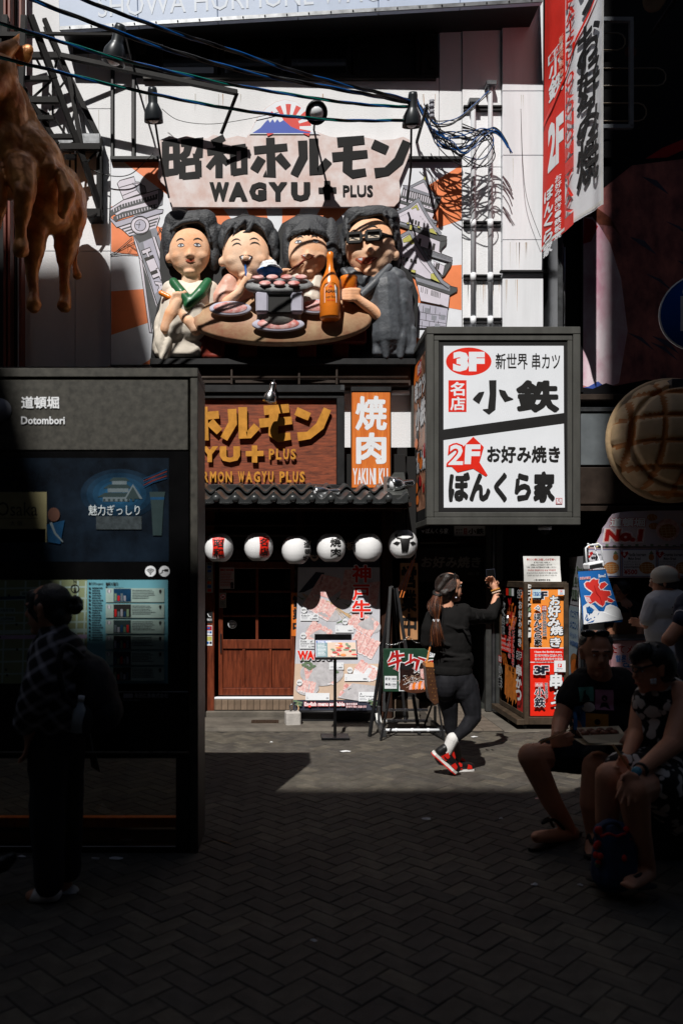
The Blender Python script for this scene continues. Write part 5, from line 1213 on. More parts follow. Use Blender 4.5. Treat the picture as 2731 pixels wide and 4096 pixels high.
for p in((V3((0.82,7.8,0.0)),ez(0,0.9)),(V3((1.32,7.9,0.0)),B0+V3((0.05,0,0))),(V3((1.25,8.35,0.05)),B0+V3((0.02,0.05,0))),(V3((0.95,8.4,0.0)),ez(0.5,0.95))):
 q=MB();q.bar(p[0],p[1],0.028,0.028,M_black);q.build('leg',af)
q=MB();q.prism([B0+V3((0.05,0,-0.02)),B0+V3((0.15,0.05,-0.05)),B0+V3((0.27,0.1,0.36))][::1],0.01,M_meatboard,V3((-0.3,-0.9,0.1)).normalized());o=q.build('plastic_menu',None);tag(o,'clear edged laminated menu sheet curling up from the top of the easel','menu')
q=MB()
for dx in(0.02,0.05):q.bar(B0+V3((0.06+dx,-0.03,-0.1)),B0+V3((0.2+dx,0.05,0.3)),0.008,0.008,M_pine)
q.build('wooden_edge',o)
ch=MB();pts=[]
ca,cb,cc=P(888,1480,7.7),P(938,1463,7.75),P(975,1475,7.85)
def link(q,c,d,flip):
 d=d.normalized();s_=d.cross(V3((0,0,1))).normalized()if flip else V3((0,0,1)).cross(d).cross(d).normalized()
 ring=[c+d*(0.011*math.cos(t))+s_*(0.006*math.sin(t))for t in[2*math.pi*i/10 for i in range(11)]]
 q.tube(ring,0.0022,M_chrome,5,False)
for a,b in((ca,cb),(cb,cc)):
 n=int((b-a).length/0.015)
 for i in range(n):t=i/n;link(ch,a.lerp(b,t)+V3((0,0,-0.03*math.sin(math.pi*t))),b-a,i%2)
o=ch.build('chain',None);tag(o,'silver chain strung across the black easel legs above the green board','chain')
YG=7.62
gb=thing('cutlet_board',(PX(945,YG),YG,0),'dark green board with red brush characters and a cutlet picture on black legs','sign')
def gx(x):return 832.6+x*.26855
def gy(y):return 1177.1+y*.26855
q=MB();q.box(PX(gx(176),YG),PX(gx(700),YG),YG,YG+0.025,PZ(gy(1533),YG),PZ(gy(1165),YG),M_grn,0.004);q.build('board',gb)
S=Sheet(lambda u,v:P(u,v,YG));S.remap(832.6,.26855,1177.1,.26855)
S.rect(308,1280,700,1527,M_white);S.rect(316,1287,700,1520,mat('printed_dark_sauce',(44,24,20),0.4,0,0.3,30,c2=(16,10,10)))
S.ell(450,1470,140,75,mat('printed_plate_brown',(78,46,32),0.4,0,0.2,30));S.ell(375,1320,50,26,M_ink)
for k in range(90):a,b=rnd.gauss(435,45),rnd.gauss(1440,24);S.stroke([(a,b),(a+rnd.uniform(-24,24),b+rnd.uniform(-12,12))],4,rnd.choice([M_white,M_tan,M_tan]),adv=False)
S.z+=S.step
for k in range(7):x=395+k*25;S.poly([(x,1516),(x+30,1512-k*3),(x+40,1470-k*7),(x+22,1455-k*6),(x+2,1480-k*4)],M_orange if k%2 else M_meat2,adv=False);S.z+=S.step
S.poly([(490,1340),(540,1330),(548,1400),(515,1425),(492,1400)],M_meat2);S.text('夾',435,1330,490,1375,M_white,0.03)
S.rect(186,1398,290,1506,M_white);S.text('定食1800',190,1410,286,1434,M_navy,0.03);S.text('(1980)',236,1438,286,1447,M_mgrey,0.0);S.text('単品1500',190,1458,286,1480,M_navy,0.03);S.text('(1650)',236,1484,286,1494,M_mgrey,0.0)
S.rect(556,1168,640,1238,M_white);S.text('3F',566,1180,620,1226,M_mgrey,0.01)
for w,m in((50,M_white),(28,M_dred)):
 S.stroke([(262,1195),(245,1240),(215,1280)],[w,w*0.8,w*0.5],m,adv=False);S.z+=S.step*0.3;S.stroke([(250,1232),(355,1218)],w*0.8,m,adv=False);S.z+=S.step*0.3;S.stroke([(215,1300),(330,1262)],w*0.8,m,adv=False);S.z+=S.step*0.3;S.stroke([(288,1180),(300,1280),(292,1350),(262,1330)],[w,w*0.9,w*0.7,w*0.3],m)
 S.stroke([(358,1298),(440,1255),(472,1262),(452,1350),(425,1325)],[w*0.6,w*0.8,w*0.9,w*0.7,w*0.3],m,adv=False);S.z+=S.step*0.3;S.stroke([(410,1210),(405,1290)],[w*0.8,w*0.7],m,adv=False);S.z+=S.step*0.3;S.stroke([(470,1240),(528,1262),(510,1285)],[w*0.5,w*0.8,w*0.4],m)
 S.stroke([(515,1300),(570,1275),(640,1268),(690,1300),(640,1360)],[w*0.4,w*0.7,w*0.8,w*0.8,w*0.4],m)
S.build('print',gb)
for a,b in(((150,1920),(235,1535)),((690,1900),(630,1535))):
 q=MB();p0=P(gx(a[0]),gy(a[1]),YG);q.bar(V3((p0.x,YG-0.02,0.0)),P(gx(b[0]),gy(b[1]),YG+0.02),0.016,0.016,M_black);q.build('leg',gb)
 q=MB();q.bar(V3((p0.x+(0.1 if a[0]<400 else-0.1),YG+0.55,0.0)),P(gx(b[0]),gy(b[1]),YG+0.02),0.016,0.016,M_black);q.build('leg',gb)
 q=MB();q.bar(V3((p0.x,YG-0.02,0.02)),V3((p0.x+(0.1 if a[0]<400 else-0.1),YG+0.55,0.02)),0.016,0.016,M_black);q.build('foot_bar',gb)
pr=thing('pipe_rack',(1.1,8.0,0),'low rack of white pipes on a grey base behind the green board','rack')
for y,z,x0,x1 in((7.82,0.06,0.98,1.5),(8.15,0.2,1.0,1.45),(8.15,0.09,1.0,1.45)):
 q=MB();q.tube([(x0,y,z),(x1,y,z)],0.014,M_white,10)
 for k in range(3):x=x0+(x1-x0)*(0.2+0.3*k);q.tube([(x-0.012,y,z),(x+0.012,y,z)],0.018,M_white,10)
 q.build('pipe',pr)
for x in(0.93,1.5):
 q=MB();q.box(x,x+0.05,7.76,8.3,0.002,0.07,M_steel,0.004);q.build('base_rail',pr)
 q=MB();q.box(x+0.01,x+0.035,8.13,8.16,0.07,0.24,M_steel,0.002);q.build('upright',pr)
YC=8.12
cx0,cx1=PX(1203,YC),PX(1305,YC);cz0,cz1=PZ(1664.5,YC),PZ(1339,YC)
M_cab=mat('dirty_dark_brown_frame',(66,54,42),0.6,0.1,0.3,9,0.2,90)
cb_=thing('sign_cabinet',((cx0+cx1)/2,YC,0),'dark framed sign cabinet on castors with an orange 2F panel above a red 3F panel','sign')
t=0.048
for a in((cx0,cx0+t,cz0,cz1),(cx1-t,cx1,cz0,cz1)):q=MB();q.box(a[0],a[1],YC,YC+0.05,a[2],a[3],M_cab,0.004);q.build('frame',cb_)
for a in((cz1-t,cz1),(cz0,cz0+t*1.6)):q=MB();q.box(cx0+t+.001,cx1-t-.001,YC,YC+0.05,a[0],a[1],M_cab,0.004);q.build('frame',cb_)
q=MB();q.box(cx0+0.012,cx1-0.012,YC+0.051,YC+0.95,cz0+0.02,cz1-0.006,M_black,0.002);q.build('cabinet_box',cb_)
q=MB();q.box(cx0,cx1,YC+0.052,YC+0.96,cz1-0.005,cz1+0.012,M_cab,0.003);q.build('cabinet_top',cb_)
q=MB();q.box(cx0-0.075,cx0+0.004,YC-0.004,YC+1.0,cz0-0.002,cz0+0.055,M_cab,0.004);q.build('side_shelf',cb_)
for y0,y1,z0_,z1_ in((YC+0.051,YC+0.95,cz1-0.05,cz1-0.006),(YC+0.051,YC+0.95,cz0+0.06,cz0+0.11),(YC+0.90,YC+0.95,cz0+0.11,cz1-0.05)):q=MB();q.box(cx0,cx0+0.02,y0,y1,z0_,z1_,M_cab,0.002);q.build('side_frame',cb_)
for x,y in((cx0+0.02,YC+0.06),(cx1-0.05,YC+0.06),(cx0+0.02,YC+0.9),(cx0-0.05,YC+0.35)):
 q=MB();q.lathe([(0,-0.015),(0.03,-0.015),(0.032,0),(0.03,0.015),(0,0.015)],(x,y,0.036),M_rubber,16,V3((1,0,0)),V3((0,0,1)));q.box(x-0.02,x+0.02,y-0.02,y+0.02,0.05,cz0,M_steel,0.002);q.build('castor',cb_)
S=Sheet(lambda u,v:P(u,v,YC+0.02));S.remap(1108.2,.14648,1291.9,.14648)
M_og=mat('orange_panel_print',(246,150,62),0.4,0,0.05,3)
S.rect(740,412,1280,2405,M_red);S.rect(740,412,1280,1333,M_og);S.rect(740,1333,1280,1347,M_white);S.rect(740,1557,1280,1570,M_white)
o_=(M_navy,0.0)
S.text('2F',790,452,1008,575,M_navy,0.05,outline=(M_white,0.06))
for i,(ch,a,b)in enumerate((('お',1045,520),('好',1010,665),('み',1005,865),('焼',1050,990),('き',1045,1175))):S.text(ch,a,b,a+190-(20 if i in(0,4)else-10),b+(150 if i!=1 else 195),M_white,0.05,outline=(M_ink,0.075))
S.vtext('ぼんくら家',795,790,912,1295,M_ink,0.05,outline=(M_white,0.06),gap=0.02);S.vtext('お好み焼き鉄板焼',918,765,985,1155,M_ink,0.015,outline=(M_white,0.05),gap=0.04)
S.rect(905,672,982,752,M_dred);S.text('大阪',910,680,978,712,M_white,0.03);S.text('名物',910,716,978,748,M_white,0.03)
S.poly([(780,720),(845,750),(890,772),(875,735),(890,715),(850,660)][::1],M_white);S.poly([(800,718),(850,738),(872,752),(866,730),(876,712),(848,678)],M_ink);S.poly([(815,715),(858,726),(864,708),(848,690)],M_white)
S.text('I have the English menu.',793,1382,1225,1418,M_white,0.035);S.text('한국어메뉴있습니다.',793,1432,1228,1475,M_white,0.02);S.text('有中文菜单/有中文菜單',793,1488,1228,1530,M_white,0.015)
S.remap(1108.2,.14648,1492.9,.14648)
S.text('3F',785,240,1012,375,M_navy,0.055,outline=(M_white,0.06));S.rect(800,507,924,568,M_white);S.rect(803,510,921,565,M_red);S.text('名店',808,516,916,560,M_white,0.04)
S.vtext('新世界串カツ',950,505,998,755,M_ink,0.01,outline=(M_white,0.06),gap=0.03);S.text('小',790,575,945,720,M_navy,0.04,outline=(M_white,0.06));S.text('鉄',785,730,952,882,M_navy,0.04,outline=(M_white,0.06))
S.text('串',1022,355,1222,595,M_white,0.06,outline=(M_ink,0.04));S.text('か',1085,620,1260,765,M_white,0.06,outline=(M_ink,0.04));S.text('つ',1035,785,1250,915,M_white,0.06,outline=(M_ink,0.04))
S.rect(1090,158,1268,335,M_white);S.rect(1148,208,1208,262,M_red);S.text('P',1160,215,1196,256,M_white,0.04);S.text('PayPay',1135,272,1222,296,M_mgrey,0.02);S.rect(1140,312,1152,326,M_blue)
S.remap(1108.2,.14648,1291.9,.14648)
S.rect(748,422,882,552,mat('pale_blue_sticker',(196,222,232),0.4));S.text('取扱',785,460,840,488,M_blue,0.03);S.text('店舗',785,494,845,522,M_blue,0.03);S.ring(775,490,18,24,M_blue,14);S.ring(862,490,16,24,M_blue,14)
S.rect(1148,424,1250,506,M_white);S.rect(1184,432,1214,462,M_red);S.text('P',1190,436,1208,458,M_white,0.04);S.text('PayPay',1176,466,1224,478,M_mgrey,0.02);S.rect(1174,488,1224,496,M_blue)
for a,b,m in((340,405,M_paper),(432,500,M_paper),(535,600,M_paper),(640,690,M_paper),(705,765,M_leaf),(780,850,M_paper),(900,965,M_paper),(1015,1170,M_paper)):
 S.z+=0.0;S.poly([(682,b),(730-rnd.uniform(0,14),b-rnd.uniform(0,10)),(732,a+rnd.uniform(0,12)),(682+rnd.uniform(0,10),a)],m,adv=False);
S.z+=S.step
for a in(352,446,550,655,920,1045):S.ell(704+rnd.uniform(-6,8),a+24,rnd.uniform(10,22),rnd.uniform(14,26),M_ink,9,adv=False)
S.mb=S.mb
S2=S;S2.build('front_print',cb_)
SD=V3((-1,0,0))
S=Sheet(lambda a,b:V3((cx0+0.0,YC+0.9-0.85*a,cz1-0.05-b*(cz1-cz0-0.16))),SD,first=0.001);S.f0=lambda a,b:V3((cx0+0.013,YC+0.9-0.85*a,cz1-0.05-b*(cz1-cz0-0.16)))
S.rect(0,0,1,1,M_ink);S.rect(0,0.42,0.52,0.56,M_red);S.rect(0.8,0,1,0.5,M_orange);S.rect(0.72,0.5,1,1,M_dred)
M_prawn=mat('printed_prawn',(196,96,50),0.4,0,0.2,20);M_skew=mat('printed_skewer',(206,120,44),0.4,0,0.2,20)
for k in range(12):S.ell(0.42+rnd.uniform(-0.1,0.2),0.16+k*0.014,0.12,0.03,rnd.choice([M_prawn,M_orange,M_dred]),10,rot=rnd.uniform(-0.8,0.8))
for k in range(8):x=0.16+k*0.07;S.poly([(x,0.93+0.04*(k%3)),(x+0.07,0.94),(x+0.1,0.68),(x+0.03,0.66)],M_skew)
for k in range(4):S.stroke([(0.02+k*0.06,0.58),(0.14+k*0.06,0.68)],0.012,M_orange,adv=False)
S.z+=S.step
S.vtext('ぼんくら家',0.06,0.02,0.2,0.42,M_ink,0.03,outline=(M_white,0.06));S.text('I have the English menu',0.05,0.44,0.48,0.465,M_white,0.02);S.text('한국어메뉴있습니다',0.05,0.48,0.48,0.505,M_white,0.0);S.text('有中文菜单',0.05,0.52,0.48,0.545,M_white,0.0)
S.vtext('お好み焼き',0.84,0.1,0.98,0.48,M_white,0.04,outline=(M_ink,0.05));S.text('2F',0.82,0.02,0.99,0.08,M_ink,0.04,outline=(M_white,0.05));S.text('3F',0.78,0.52,0.98,0.58,M_ink,0.04,outline=(M_white,0.05));S.vtext('串かつ',0.76,0.62,0.99,0.92,M_white,0.06,gap=0.03)
S.vtext('テレビやグルメ雑誌で',0.62,0.28,0.72,0.66,M_red,0.03,outline=(M_white,0.05));S.vtext('おなじみの味',0.5,0.32,0.6,0.6,M_red,0.03,outline=(M_white,0.05))
S.rect(0.04,0.6,0.2,0.66,M_dred);S.text('名店',0.05,0.605,0.19,0.655,M_white,0.03);S.vtext('小鉄',0.04,0.67,0.22,0.88,M_ink,0.05,outline=(M_white,0.06))
S.rect(0.42,0.01,0.53,0.07,M_red);S.rect(0.55,0.01,0.65,0.07,M_leaf);S.rect(0.67,0.01,0.77,0.07,M_white)
S.build('side_print',cb_)
q=MB();q.lathe([(0,0),(0.03,0.004),(0.034,0.05),(0.02,0.09),(0,0.1)],V3((cx0-0.03,YC+0.5,1.05)),M_chrome,14);o=q.build('hanging_bell');tag(o,'small silver bell hanging on the slanted side of the sign cabinet','bell')
def nt(a,b):x=PX(1206+88*a,YC);return V3((x,YC+0.06+0.05*math.sin(a*2.6)-0.012*math.sin(b*3+a*4)+0.03*(1-b),PZ(1277+61*b,YC)))
nn_=thing('paper_notice',nt(0.5,1),'white paper notice with rows of small red and black print standing on the sign cabinet','notice')
S=Sheet(nt,V3((0,-1,0)));S.grid(0,0,1,1,10,6,M_paper);S.z=0.0022
S.text('串カツ小鉄にお越しのお客様へ',0.1,0.08,0.9,0.17,M_dred,0.02);S.text('当「ぼんくら家」へお越しの',0.3,0.21,0.75,0.27,M_ink,0.01);S.text('お客様もこちらで並ばれていますので',0.2,0.3,0.8,0.36,M_ink,0.01);S.text('「小鉄」にお越しのお客様は3Fまでお越しください',0.08,0.39,0.9,0.45,M_ink,0.01);S.text('쿠시카츠 코테츠에 오신 손님 여러분께',0.12,0.5,0.88,0.57,M_dred,0.01);S.text('2층 본쿠라야에 오시는 손님들도 여기에 줄을 서시므로',0.08,0.61,0.92,0.67,M_ink,0.0);S.text('코테츠에 오신 손님은 3층으로 와주시기 바랍니다',0.1,0.7,0.9,0.76,M_ink,0.0);S.text('小鉄 道頓堀店 店主',0.3,0.87,0.74,0.94,M_ink,0.02)
S.build('sheet',nn_)
YQ=9.3
shop=thing('bread_shop_building',(5.2,YQ,0),'dark fronted bread shop building with meat photo hoarding on its upper wall','building')
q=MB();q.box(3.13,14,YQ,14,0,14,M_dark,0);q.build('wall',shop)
q=MB();q.box(3.06,3.12,9.0,9.5,2.6,9.5,M_steel,0.004);q.build('edge_trim',shop)
q=MB()
for v0,v1,y,m in((905,918,9.0,M_girder),(935,945,8.98,M_steel),(1162,1174,8.8,M_girder)):q.box(3.13,12,y,YQ,PZ(v1,y),PZ(v0,y),m,0.004)
q.build('ledge_trim',shop);bpy.data.objects['ledge_trim']['kind']='stuff'
q=MB();q.box(PX(1333,9.0),12,9.0,YQ,PZ(1068,9.0),PZ(946,9.0),mat('grey_metal_band',(104,110,114),0.45,0.2,0.1,5));q.build('metal_band',shop)
q=MB();q.box(3.2,12,8.92,YQ,PZ(1160,9.0),PZ(1075,9.0),M_girder,0.01);q.build('lower_band',shop)
M_pmeat=mat('poster_dark_meat',(206,128,120),0.4,0,0.1,4.0,0,80,(1,1,0.6),c2=(72,52,66))
M_pfat=mat('poster_pale_fat',(232,218,226),0.4,0,0.1,2.6,0,80,(1.6,1,0.9),c2=(204,150,170))
M_pblack=mat('poster_black',(16,15,18),0.4,0,0.1)
ho=MB();ho.box(PX(1335,9.2),12,9.22,9.29,PZ(900,9.2),PZ(-300,9.2),M_pblack,0.003);hg=ho.build('hoarding',shop)
S=Sheet(lambda u,v:P(u,v,9.22))
S.poly([(1338,890),(1375,893),(1470,875),(1570,880),(1800,850),(1800,380),(1570,365),(1450,380),(1338,470)],M_pmeat)
S.poly([(1338,885),(1352,890),(1385,893),(1420,880),(1440,760),(1425,640),(1400,560),(1376,520),(1356,495),(1338,500)],M_pfat)
S.z+=S.step;S.poly([(1338,560),(1356,555),(1365,535),(1372,520),(1360,505),(1340,500)],mat('poster_red',(176,38,44),0.4,0,0.1));S.poly([(1338,500),(1360,498),(1375,516),(1405,520),(1425,545),(1400,500),(1370,478),(1338,480)],mat('poster_char',(92,44,28),0.4,0,0.3,12))
for k in range(26):a,b=rnd.uniform(1440,1790),rnd.uniform(400,840);S.stroke([(a,b),(a+rnd.uniform(20,70),b+rnd.uniform(10,40))],[2,rnd.uniform(5,12),2],rnd.choice([mat('poster_char',(0,0,0)),mat('poster_bluegrey',(84,84,104),0.4,0,0.2,8)]),adv=False)if False else S.stroke([(a,b),(a+30,b+14),(a+60,b+40)],[1,rnd.uniform(6,14),1],mat('poster_bluegrey',(84,84,104),0.4,0,0.2,8),adv=False);S.z+=S.step*0.2
S.poly([(1338,890),(1350,888),(1372,876),(1390,890),(1380,898),(1338,898)],mat('poster_blue',(60,84,160),0.4));S.poly([(1338,905),(1800,905),(1800,866),(1600,880),(1480,872),(1420,890),(1390,880),(1360,893),(1338,890)],M_pblack)
S.poly([(1480,365),(1520,340),(1568,320),(1568,345),(1530,362)],mat('poster_red',(0,0,0)));S.ell(1446,120,14,14,mat('poster_char',(0,0,0)));S.stroke([(1290,560),(1294,600),(1290,640)],4,M_pfat)
S.build('hoarding_print',hg)
M_glow=mat('unlit_neon_tube',(150,132,110),0.3,0,0)
q=MB()
for v0,v1,u1 in((76,115,1425),(157,197,1518),(237,278,1473)):
 r=(v1-v0)/2;pts=[(1270,v0),(u1-r*0.4,v0)]+[(u1-r*0.4+r*0.9*math.cos(t),(v0+v1)/2+r*math.sin(t))for t in(-0.9,-0.3,0.3,0.9)]+[(u1-r*0.4,v1),(1270,v1)]
 q.tube([P(u,v,9.1)for u,v in pts],0.008,M_glow,6)
o=q.build('neon_outline',None);tag(o,'three unlit neon hairpin loops on the black hoarding behind the banner','neon sign')
q=MB();y=9.0
for a,b in(((1270,46),(1452,46)),((1448,50),(1448,294)),((1452,292),(1270,292))):q.bar(P(*a,y),P(*b,y),0.045,0.045,mat('pale_grey_paint',(150,156,164),0.5))
o=q.build('metal_frame',None);tag(o,'empty grey square tube frame behind the hanging banner','frame')
q=MB();q.bar(P(1494,82,8.6),P(1568,-30,8.2),0.05,0.02,M_steel);o=q.build('strut',None);tag(o,'short grey steel strut hanging at the upper right of the black hoarding','strut')
q=MB();q.lathe([(0.02,-0.03),(0.1,-0.02),(0.13,0.03),(0.1,0.05),(0.05,0.02),(0.0,0.015)],P(1500,-4,8.7),mat('painted_flesh',(206,178,150),0.5),20,V3((0,-0.8,-0.6)));o=q.build('round_ornament',None);tag(o,'rounded beige ornament peeking in at the top above the strut','ornament')
q=MB();q.tube([(PX(1302,9.0),9.1,PZ(560,9.0)),(PX(1302,9.0),9.1,PZ(760,9.0))],0.014,M_steel,8);q.build('drainpipe',shop)
rs=thing('round_road_sign',P(1580,720,6.4),'blue round road sign with a thin white rim cut off by the right edge','road sign')
ax=V3((-0.25,-0.95,0)).normalized()
q=MB();q.lathe([(0,0.012),(0.30,0.012),(0.305,0.006),(0.305,-0.006),(0,-0.006)],P(1608,718,6.4),mat('sign_blue_enamel',(10,76,160),0.85,0,0.05,spec=0.05),40,ax);q.build('disc',rs)
q=MB();q.lathe([(0.30,0.014),(0.312,0.012),(0.312,-0.006),(0.30,-0.008)],P(1608,718,6.4),M_white,40,ax,caps=False);q.build('rim',rs)
c=P(1608,718,6.4)+ax*0.014;q=MB();sd=V3((0,0,1)).cross(ax)*1
for dx in(-0.13,-0.07):q.obox(c+sd*dx+V3((0,0,0.0)),sd,ax,V3((0,0,1)),0.022,0.002,0.14,M_white,0.001)
q.ell(c+sd*-0.1+V3((0,0,0.17)),(0.04,0.004,0.04),M_white);q.build('walking_figures',rs)
q=MB();p=P(1608,718,6.45);q.tube([(p.x,6.45,0),(p.x,6.45,p.z+0.3)],0.035,M_steel,12);q.build('post',rs)
mp=thing('giant_melon_bread',P(1540,1010,7.9),'giant plaster melon bread with browned grid lines fixed to the dark shop front','sculpture')
M_bread=mat('cream_painted_plaster',(206,176,136),0.6,0,0.12,4,0.25,30)
M_crust=mat('browned_groove',(182,116,56),0.6,0,0.15,8,0.2,40)
pc=P(1545,1010,8.0);r0=0.60
def br(th,ph):return pc
def bread_pt(x,z,k=1.0):
 q_=max(0.0,1-x*x-z*z);return pc+V3((x*r0*1.05,-0.42*math.sqrt(q_)*k,z*r0))
N=90;vs=[];fs=[];mi=[]
def groove(x,z):
 a=math.radians(10);X=x*math.cos(a)-z*math.sin(a)*0.6;Zz=x*math.sin(a)*0.6+z*math.cos(a)
 def d(t):t=t/0.40;return abs(t-round(t))*0.40
 bend=0.1*(X*X);return min(d(X+0.06*Zz*Zz),d(Zz+bend+0.12))
for i in range(N+1):
 r=math.sin(math.pi/2*i/N)
 for j in range(128):
  t=2*math.pi*j/128;x,z=r*math.cos(t),r*math.sin(t);g_=groove(x,z);rim=0.80<r<0.86
  dep=-0.035*math.exp(-(g_/0.035)**2);dep+=-0.05*math.exp(-((r-0.83)/0.03)**2)
  vs.append(bread_pt(x,z)+V3((x*0.3,-math.sqrt(max(0,1-r*r))-0.2,z*0.3)).normalized()*dep)
for i in range(N):
 for j in range(128):fs.append((i*128+j,i*128+(j+1)%128,(i+1)*128+(j+1)%128,(i+1)*128+j))
me=bpy.data.meshes.new('bread');off=mp.location
me.from_pydata([tuple(v-off)for v in vs],[],fs);me.materials.append(M_bread);me.materials.append(M_crust)
for p in me.polygons:
 v=me.vertices[p.vertices[0]].co+off;x,z=(v.x-pc.x)/(r0*1.05),(v.z-pc.z)/r0
 p.material_index=1 if(groove(x,z)<0.042 and math.hypot(x,z)<0.97)else 0;p.use_smooth=True
o=bpy.data.objects.new('bread_shell',me);COL.objects.link(o);o.parent=mp
q=MB();q.lathe([(0.61,0.0),(0.63,-0.05),(0.6,-0.12),(0,-0.12)],pc,M_bread,48,V3((0,-1,0)),V3((1,0,0)),1.05);q.build('back_rim',mp)
q=MB();q.box(PX(1525,7.9),PX(1600,7.9),7.75,8.1,PZ(898,7.9),PZ(878,7.9),M_steel,0.004);q.box(PX(1545,8.0),PX(1565,8.0),8.1,9.0,PZ(900,8.0),PZ(884,8.0),M_steel);q.build('hanging_bracket',mp)
YT=8.2
def tx(x):return 1119.7+x*.286
def ty(y):return 1148.4+y*.286
nb1=thing('number_one_board',P(1480,1200,YT),'cut out shop board with dark red No.1 lettering above the bread menu','sign')
M_blush=mat('blush_board',(206,188,190),0.5,0,0.06,4,c2=(180,170,196))
out=[(870,372),(895,320),(925,265),(932,225),(960,190),(985,145),(1010,112),(1060,98),(1150,90),(1300,86),(1900,82),(1900,372)]
q=MB();q.prism([P(tx(x),ty(y),YT)for x,y in out[::-1]],0.05,M_blush);q.build('board',nb1)
S=Sheet(lambda u,v:P(u,v,YT));S.remap(1119.7,.286,1148.4,.286)
S.text('道頓堀',975,142,1258,215,M_white,0.05,outline=(M_dred,0.06),shear=0.1);S.text('No.1',932,236,1232,334,M_dred,0.06,outline=(M_meat2,0.06),out2=(M_white,0.09),shear=0.15)
for x,y in((1315,140),(1330,210),(1590,200),(1640,300)):
 S.ell(x,y,42,26,M_crust);
 for k in range(3):S.stroke([(x-34+k*26,y-18),(x-24+k*26,y+18)],4,M_bread,adv=False)
 S.z+=S.step
S.ell(1440,240,95,90,M_meat2);S.ell(1440,250,70,56,M_crust);
for k in range(4):S.stroke([(1385+k*32,205),(1400+k*32,300)],5,M_bread,adv=False);S.stroke([(1378,222+k*22),(1502,216+k*22)],5,M_bread,adv=False)
S.z+=S.step
for k in range(12):S.rect(880+k*60,362-(k%2)*8,905+k*60,370,M_leaf,adv=False)
S.build('print',nb1)
mc=thing('bread_menu_board',P(1480,1325,YT),'wide menu board of bread cards with prices 400 and 500 yen','menu board')
q=MB();q.box(PX(tx(800),YT),PX(tx(1900),YT),YT+0.01,YT+0.05,PZ(ty(625),YT),PZ(ty(378),YT),mat('dim_pink_board',(170,146,150),0.5));q.build('board',mc)
M_card=mat('card_print',(206,206,214),0.5,0,0.05)
def card(x0,x1,letter,l1,l2,price):
 S=Sheet(lambda u,v:P(u,v,YT+0.01),first=0.004);S.remap(1119.7,.286,1148.4,.286)
 S.rect(x0,398,x1,614,M_blue);S.rect(x0+4,402,x1-4,610,M_card)
 S.poly([(x0+15,470),(x0+48,430),(x0+40,412),(x0+15,424),(x0-10,412),(x0-16,430)],M_dred);S.text(letter,x0+6,426,x0+24,446,M_white,0.04)
 S.text(l1,x0+45,425,min(x1-70,x0+45+9*len(l1)),452,M_navy,0.02)
 if l2:S.text(l2,x0+45,458,min(x1-70,x0+45+9*len(l2)),482,M_navy,0.02)
 S.text('バニラアイスメロンパン',x0+10,488,x0+145,504,M_ink,0.01);S.text('바닐라 아이스 멜론 빵',x0+10,510,x0+140,526,M_ink,0.0);S.text('香草冰淇淋菠萝包',x0+10,532,x0+140,548,M_ink,0.01)
 S.text(price,x0+10,556,x0+118,598,M_dred,0.03)
 cx=x1-75;S.ell(cx,545,62,48,M_crust)
 for k in range(4):S.stroke([(cx-44+k*28,512),(cx-34+k*28,580)],4,M_bread,adv=False);S.stroke([(cx-54,520+k*17),(cx+54,516+k*17)],4,M_bread,adv=False)
 S.z+=S.step;S.ell(x1-40,460,22,26,M_skew if False else M_crust);S.poly([(x1-60,436),(x1-40,405),(x1-20,436)],M_leaf)
 S.build('menu_card',mc)
card(795,1062,'A','Melonpan','','¥400');card(1078,1348,'B','Vanilla Icecream','Melon Bread','¥500');card(1362,1640,'C','Greentea Icecream','Melon Bread','¥500')
sx0,sx1=PX(tx(650),9.0),PX(tx(775),8.15)
sb=thing('side_menu_board',(sx1,8.6,0.3),'tall slanted bread menu board with green lettering beside the orange cabinet','menu board')
def sdm(a,b):return V3((sx0+(sx1-sx0)*a,9.0-0.85*a,PZ(1272+52*(1-a)*0+b*345,8.15+0.0)if False else 1.62-0.0+0.15*(1)-b*1.45))
sn=V3((-0.85,-(sx1-sx0),0)).normalized()
q=MB();q.prism([sdm(0,1),sdm(1,1),sdm(1,0),sdm(0,0.03)],0.03,M_blush,sn);q.build('board',sb)
q=MB();q.box(sx1-0.01,sx1+0.03,8.12,8.16,0.0,1.85,M_steel,0.003);q.build('post',sb)
S=Sheet(sdm,sn)
S.rect(0.02,0.0,0.98,0.36,M_card);S.text('Melon Bread',-0.0,0.07,0.98,0.13,M_leaf,0.05,outline=(M_white,0.05));S.text('멜론빵',0.2,0.15,0.75,0.22,M_leaf,0.03,outline=(M_white,0.05));S.text('菠蘿包',0.2,0.24,0.75,0.32,M_leaf,0.04,outline=(M_white,0.05));S.ell(0.85,0.22,0.12,0.05,M_crust)
S.rect(0.02,0.37,0.98,1.0,mat('pale_blue_print',(186,206,220),0.5,0,0.06,4));S.text('バニラアイス',0.1,0.4,0.9,0.46,M_blue,0.03);S.text('メロンパン',0.1,0.48,0.9,0.54,M_blue,0.03);S.text('바닐라 멜론',0.1,0.57,0.9,0.61,M_blue,0.0);S.text('冰淇淋菠蘿包',0.1,0.63,0.9,0.67,M_blue,0.03)
S.ell(0.45,0.79,0.32,0.07,M_crust);S.ell(0.5,0.84,0.34,0.08,M_orange);S.text('¥500',0.2,0.9,0.95,0.97,M_red,0.04)
S.build('print',sb)
YO=7.9
ct=thing('shop_counter',P(1460,1500,YO),'pink fronted shop counter with Japanese and Korean bread lettering','counter')
q=MB();q.box(PX(tx(990),YO),8,YO,YO+0.6,0,PZ(ty(1128),YO),mat('pink_counter_print',(206,160,168),0.5,0,0.06,4),0.004);q.build('front',ct)
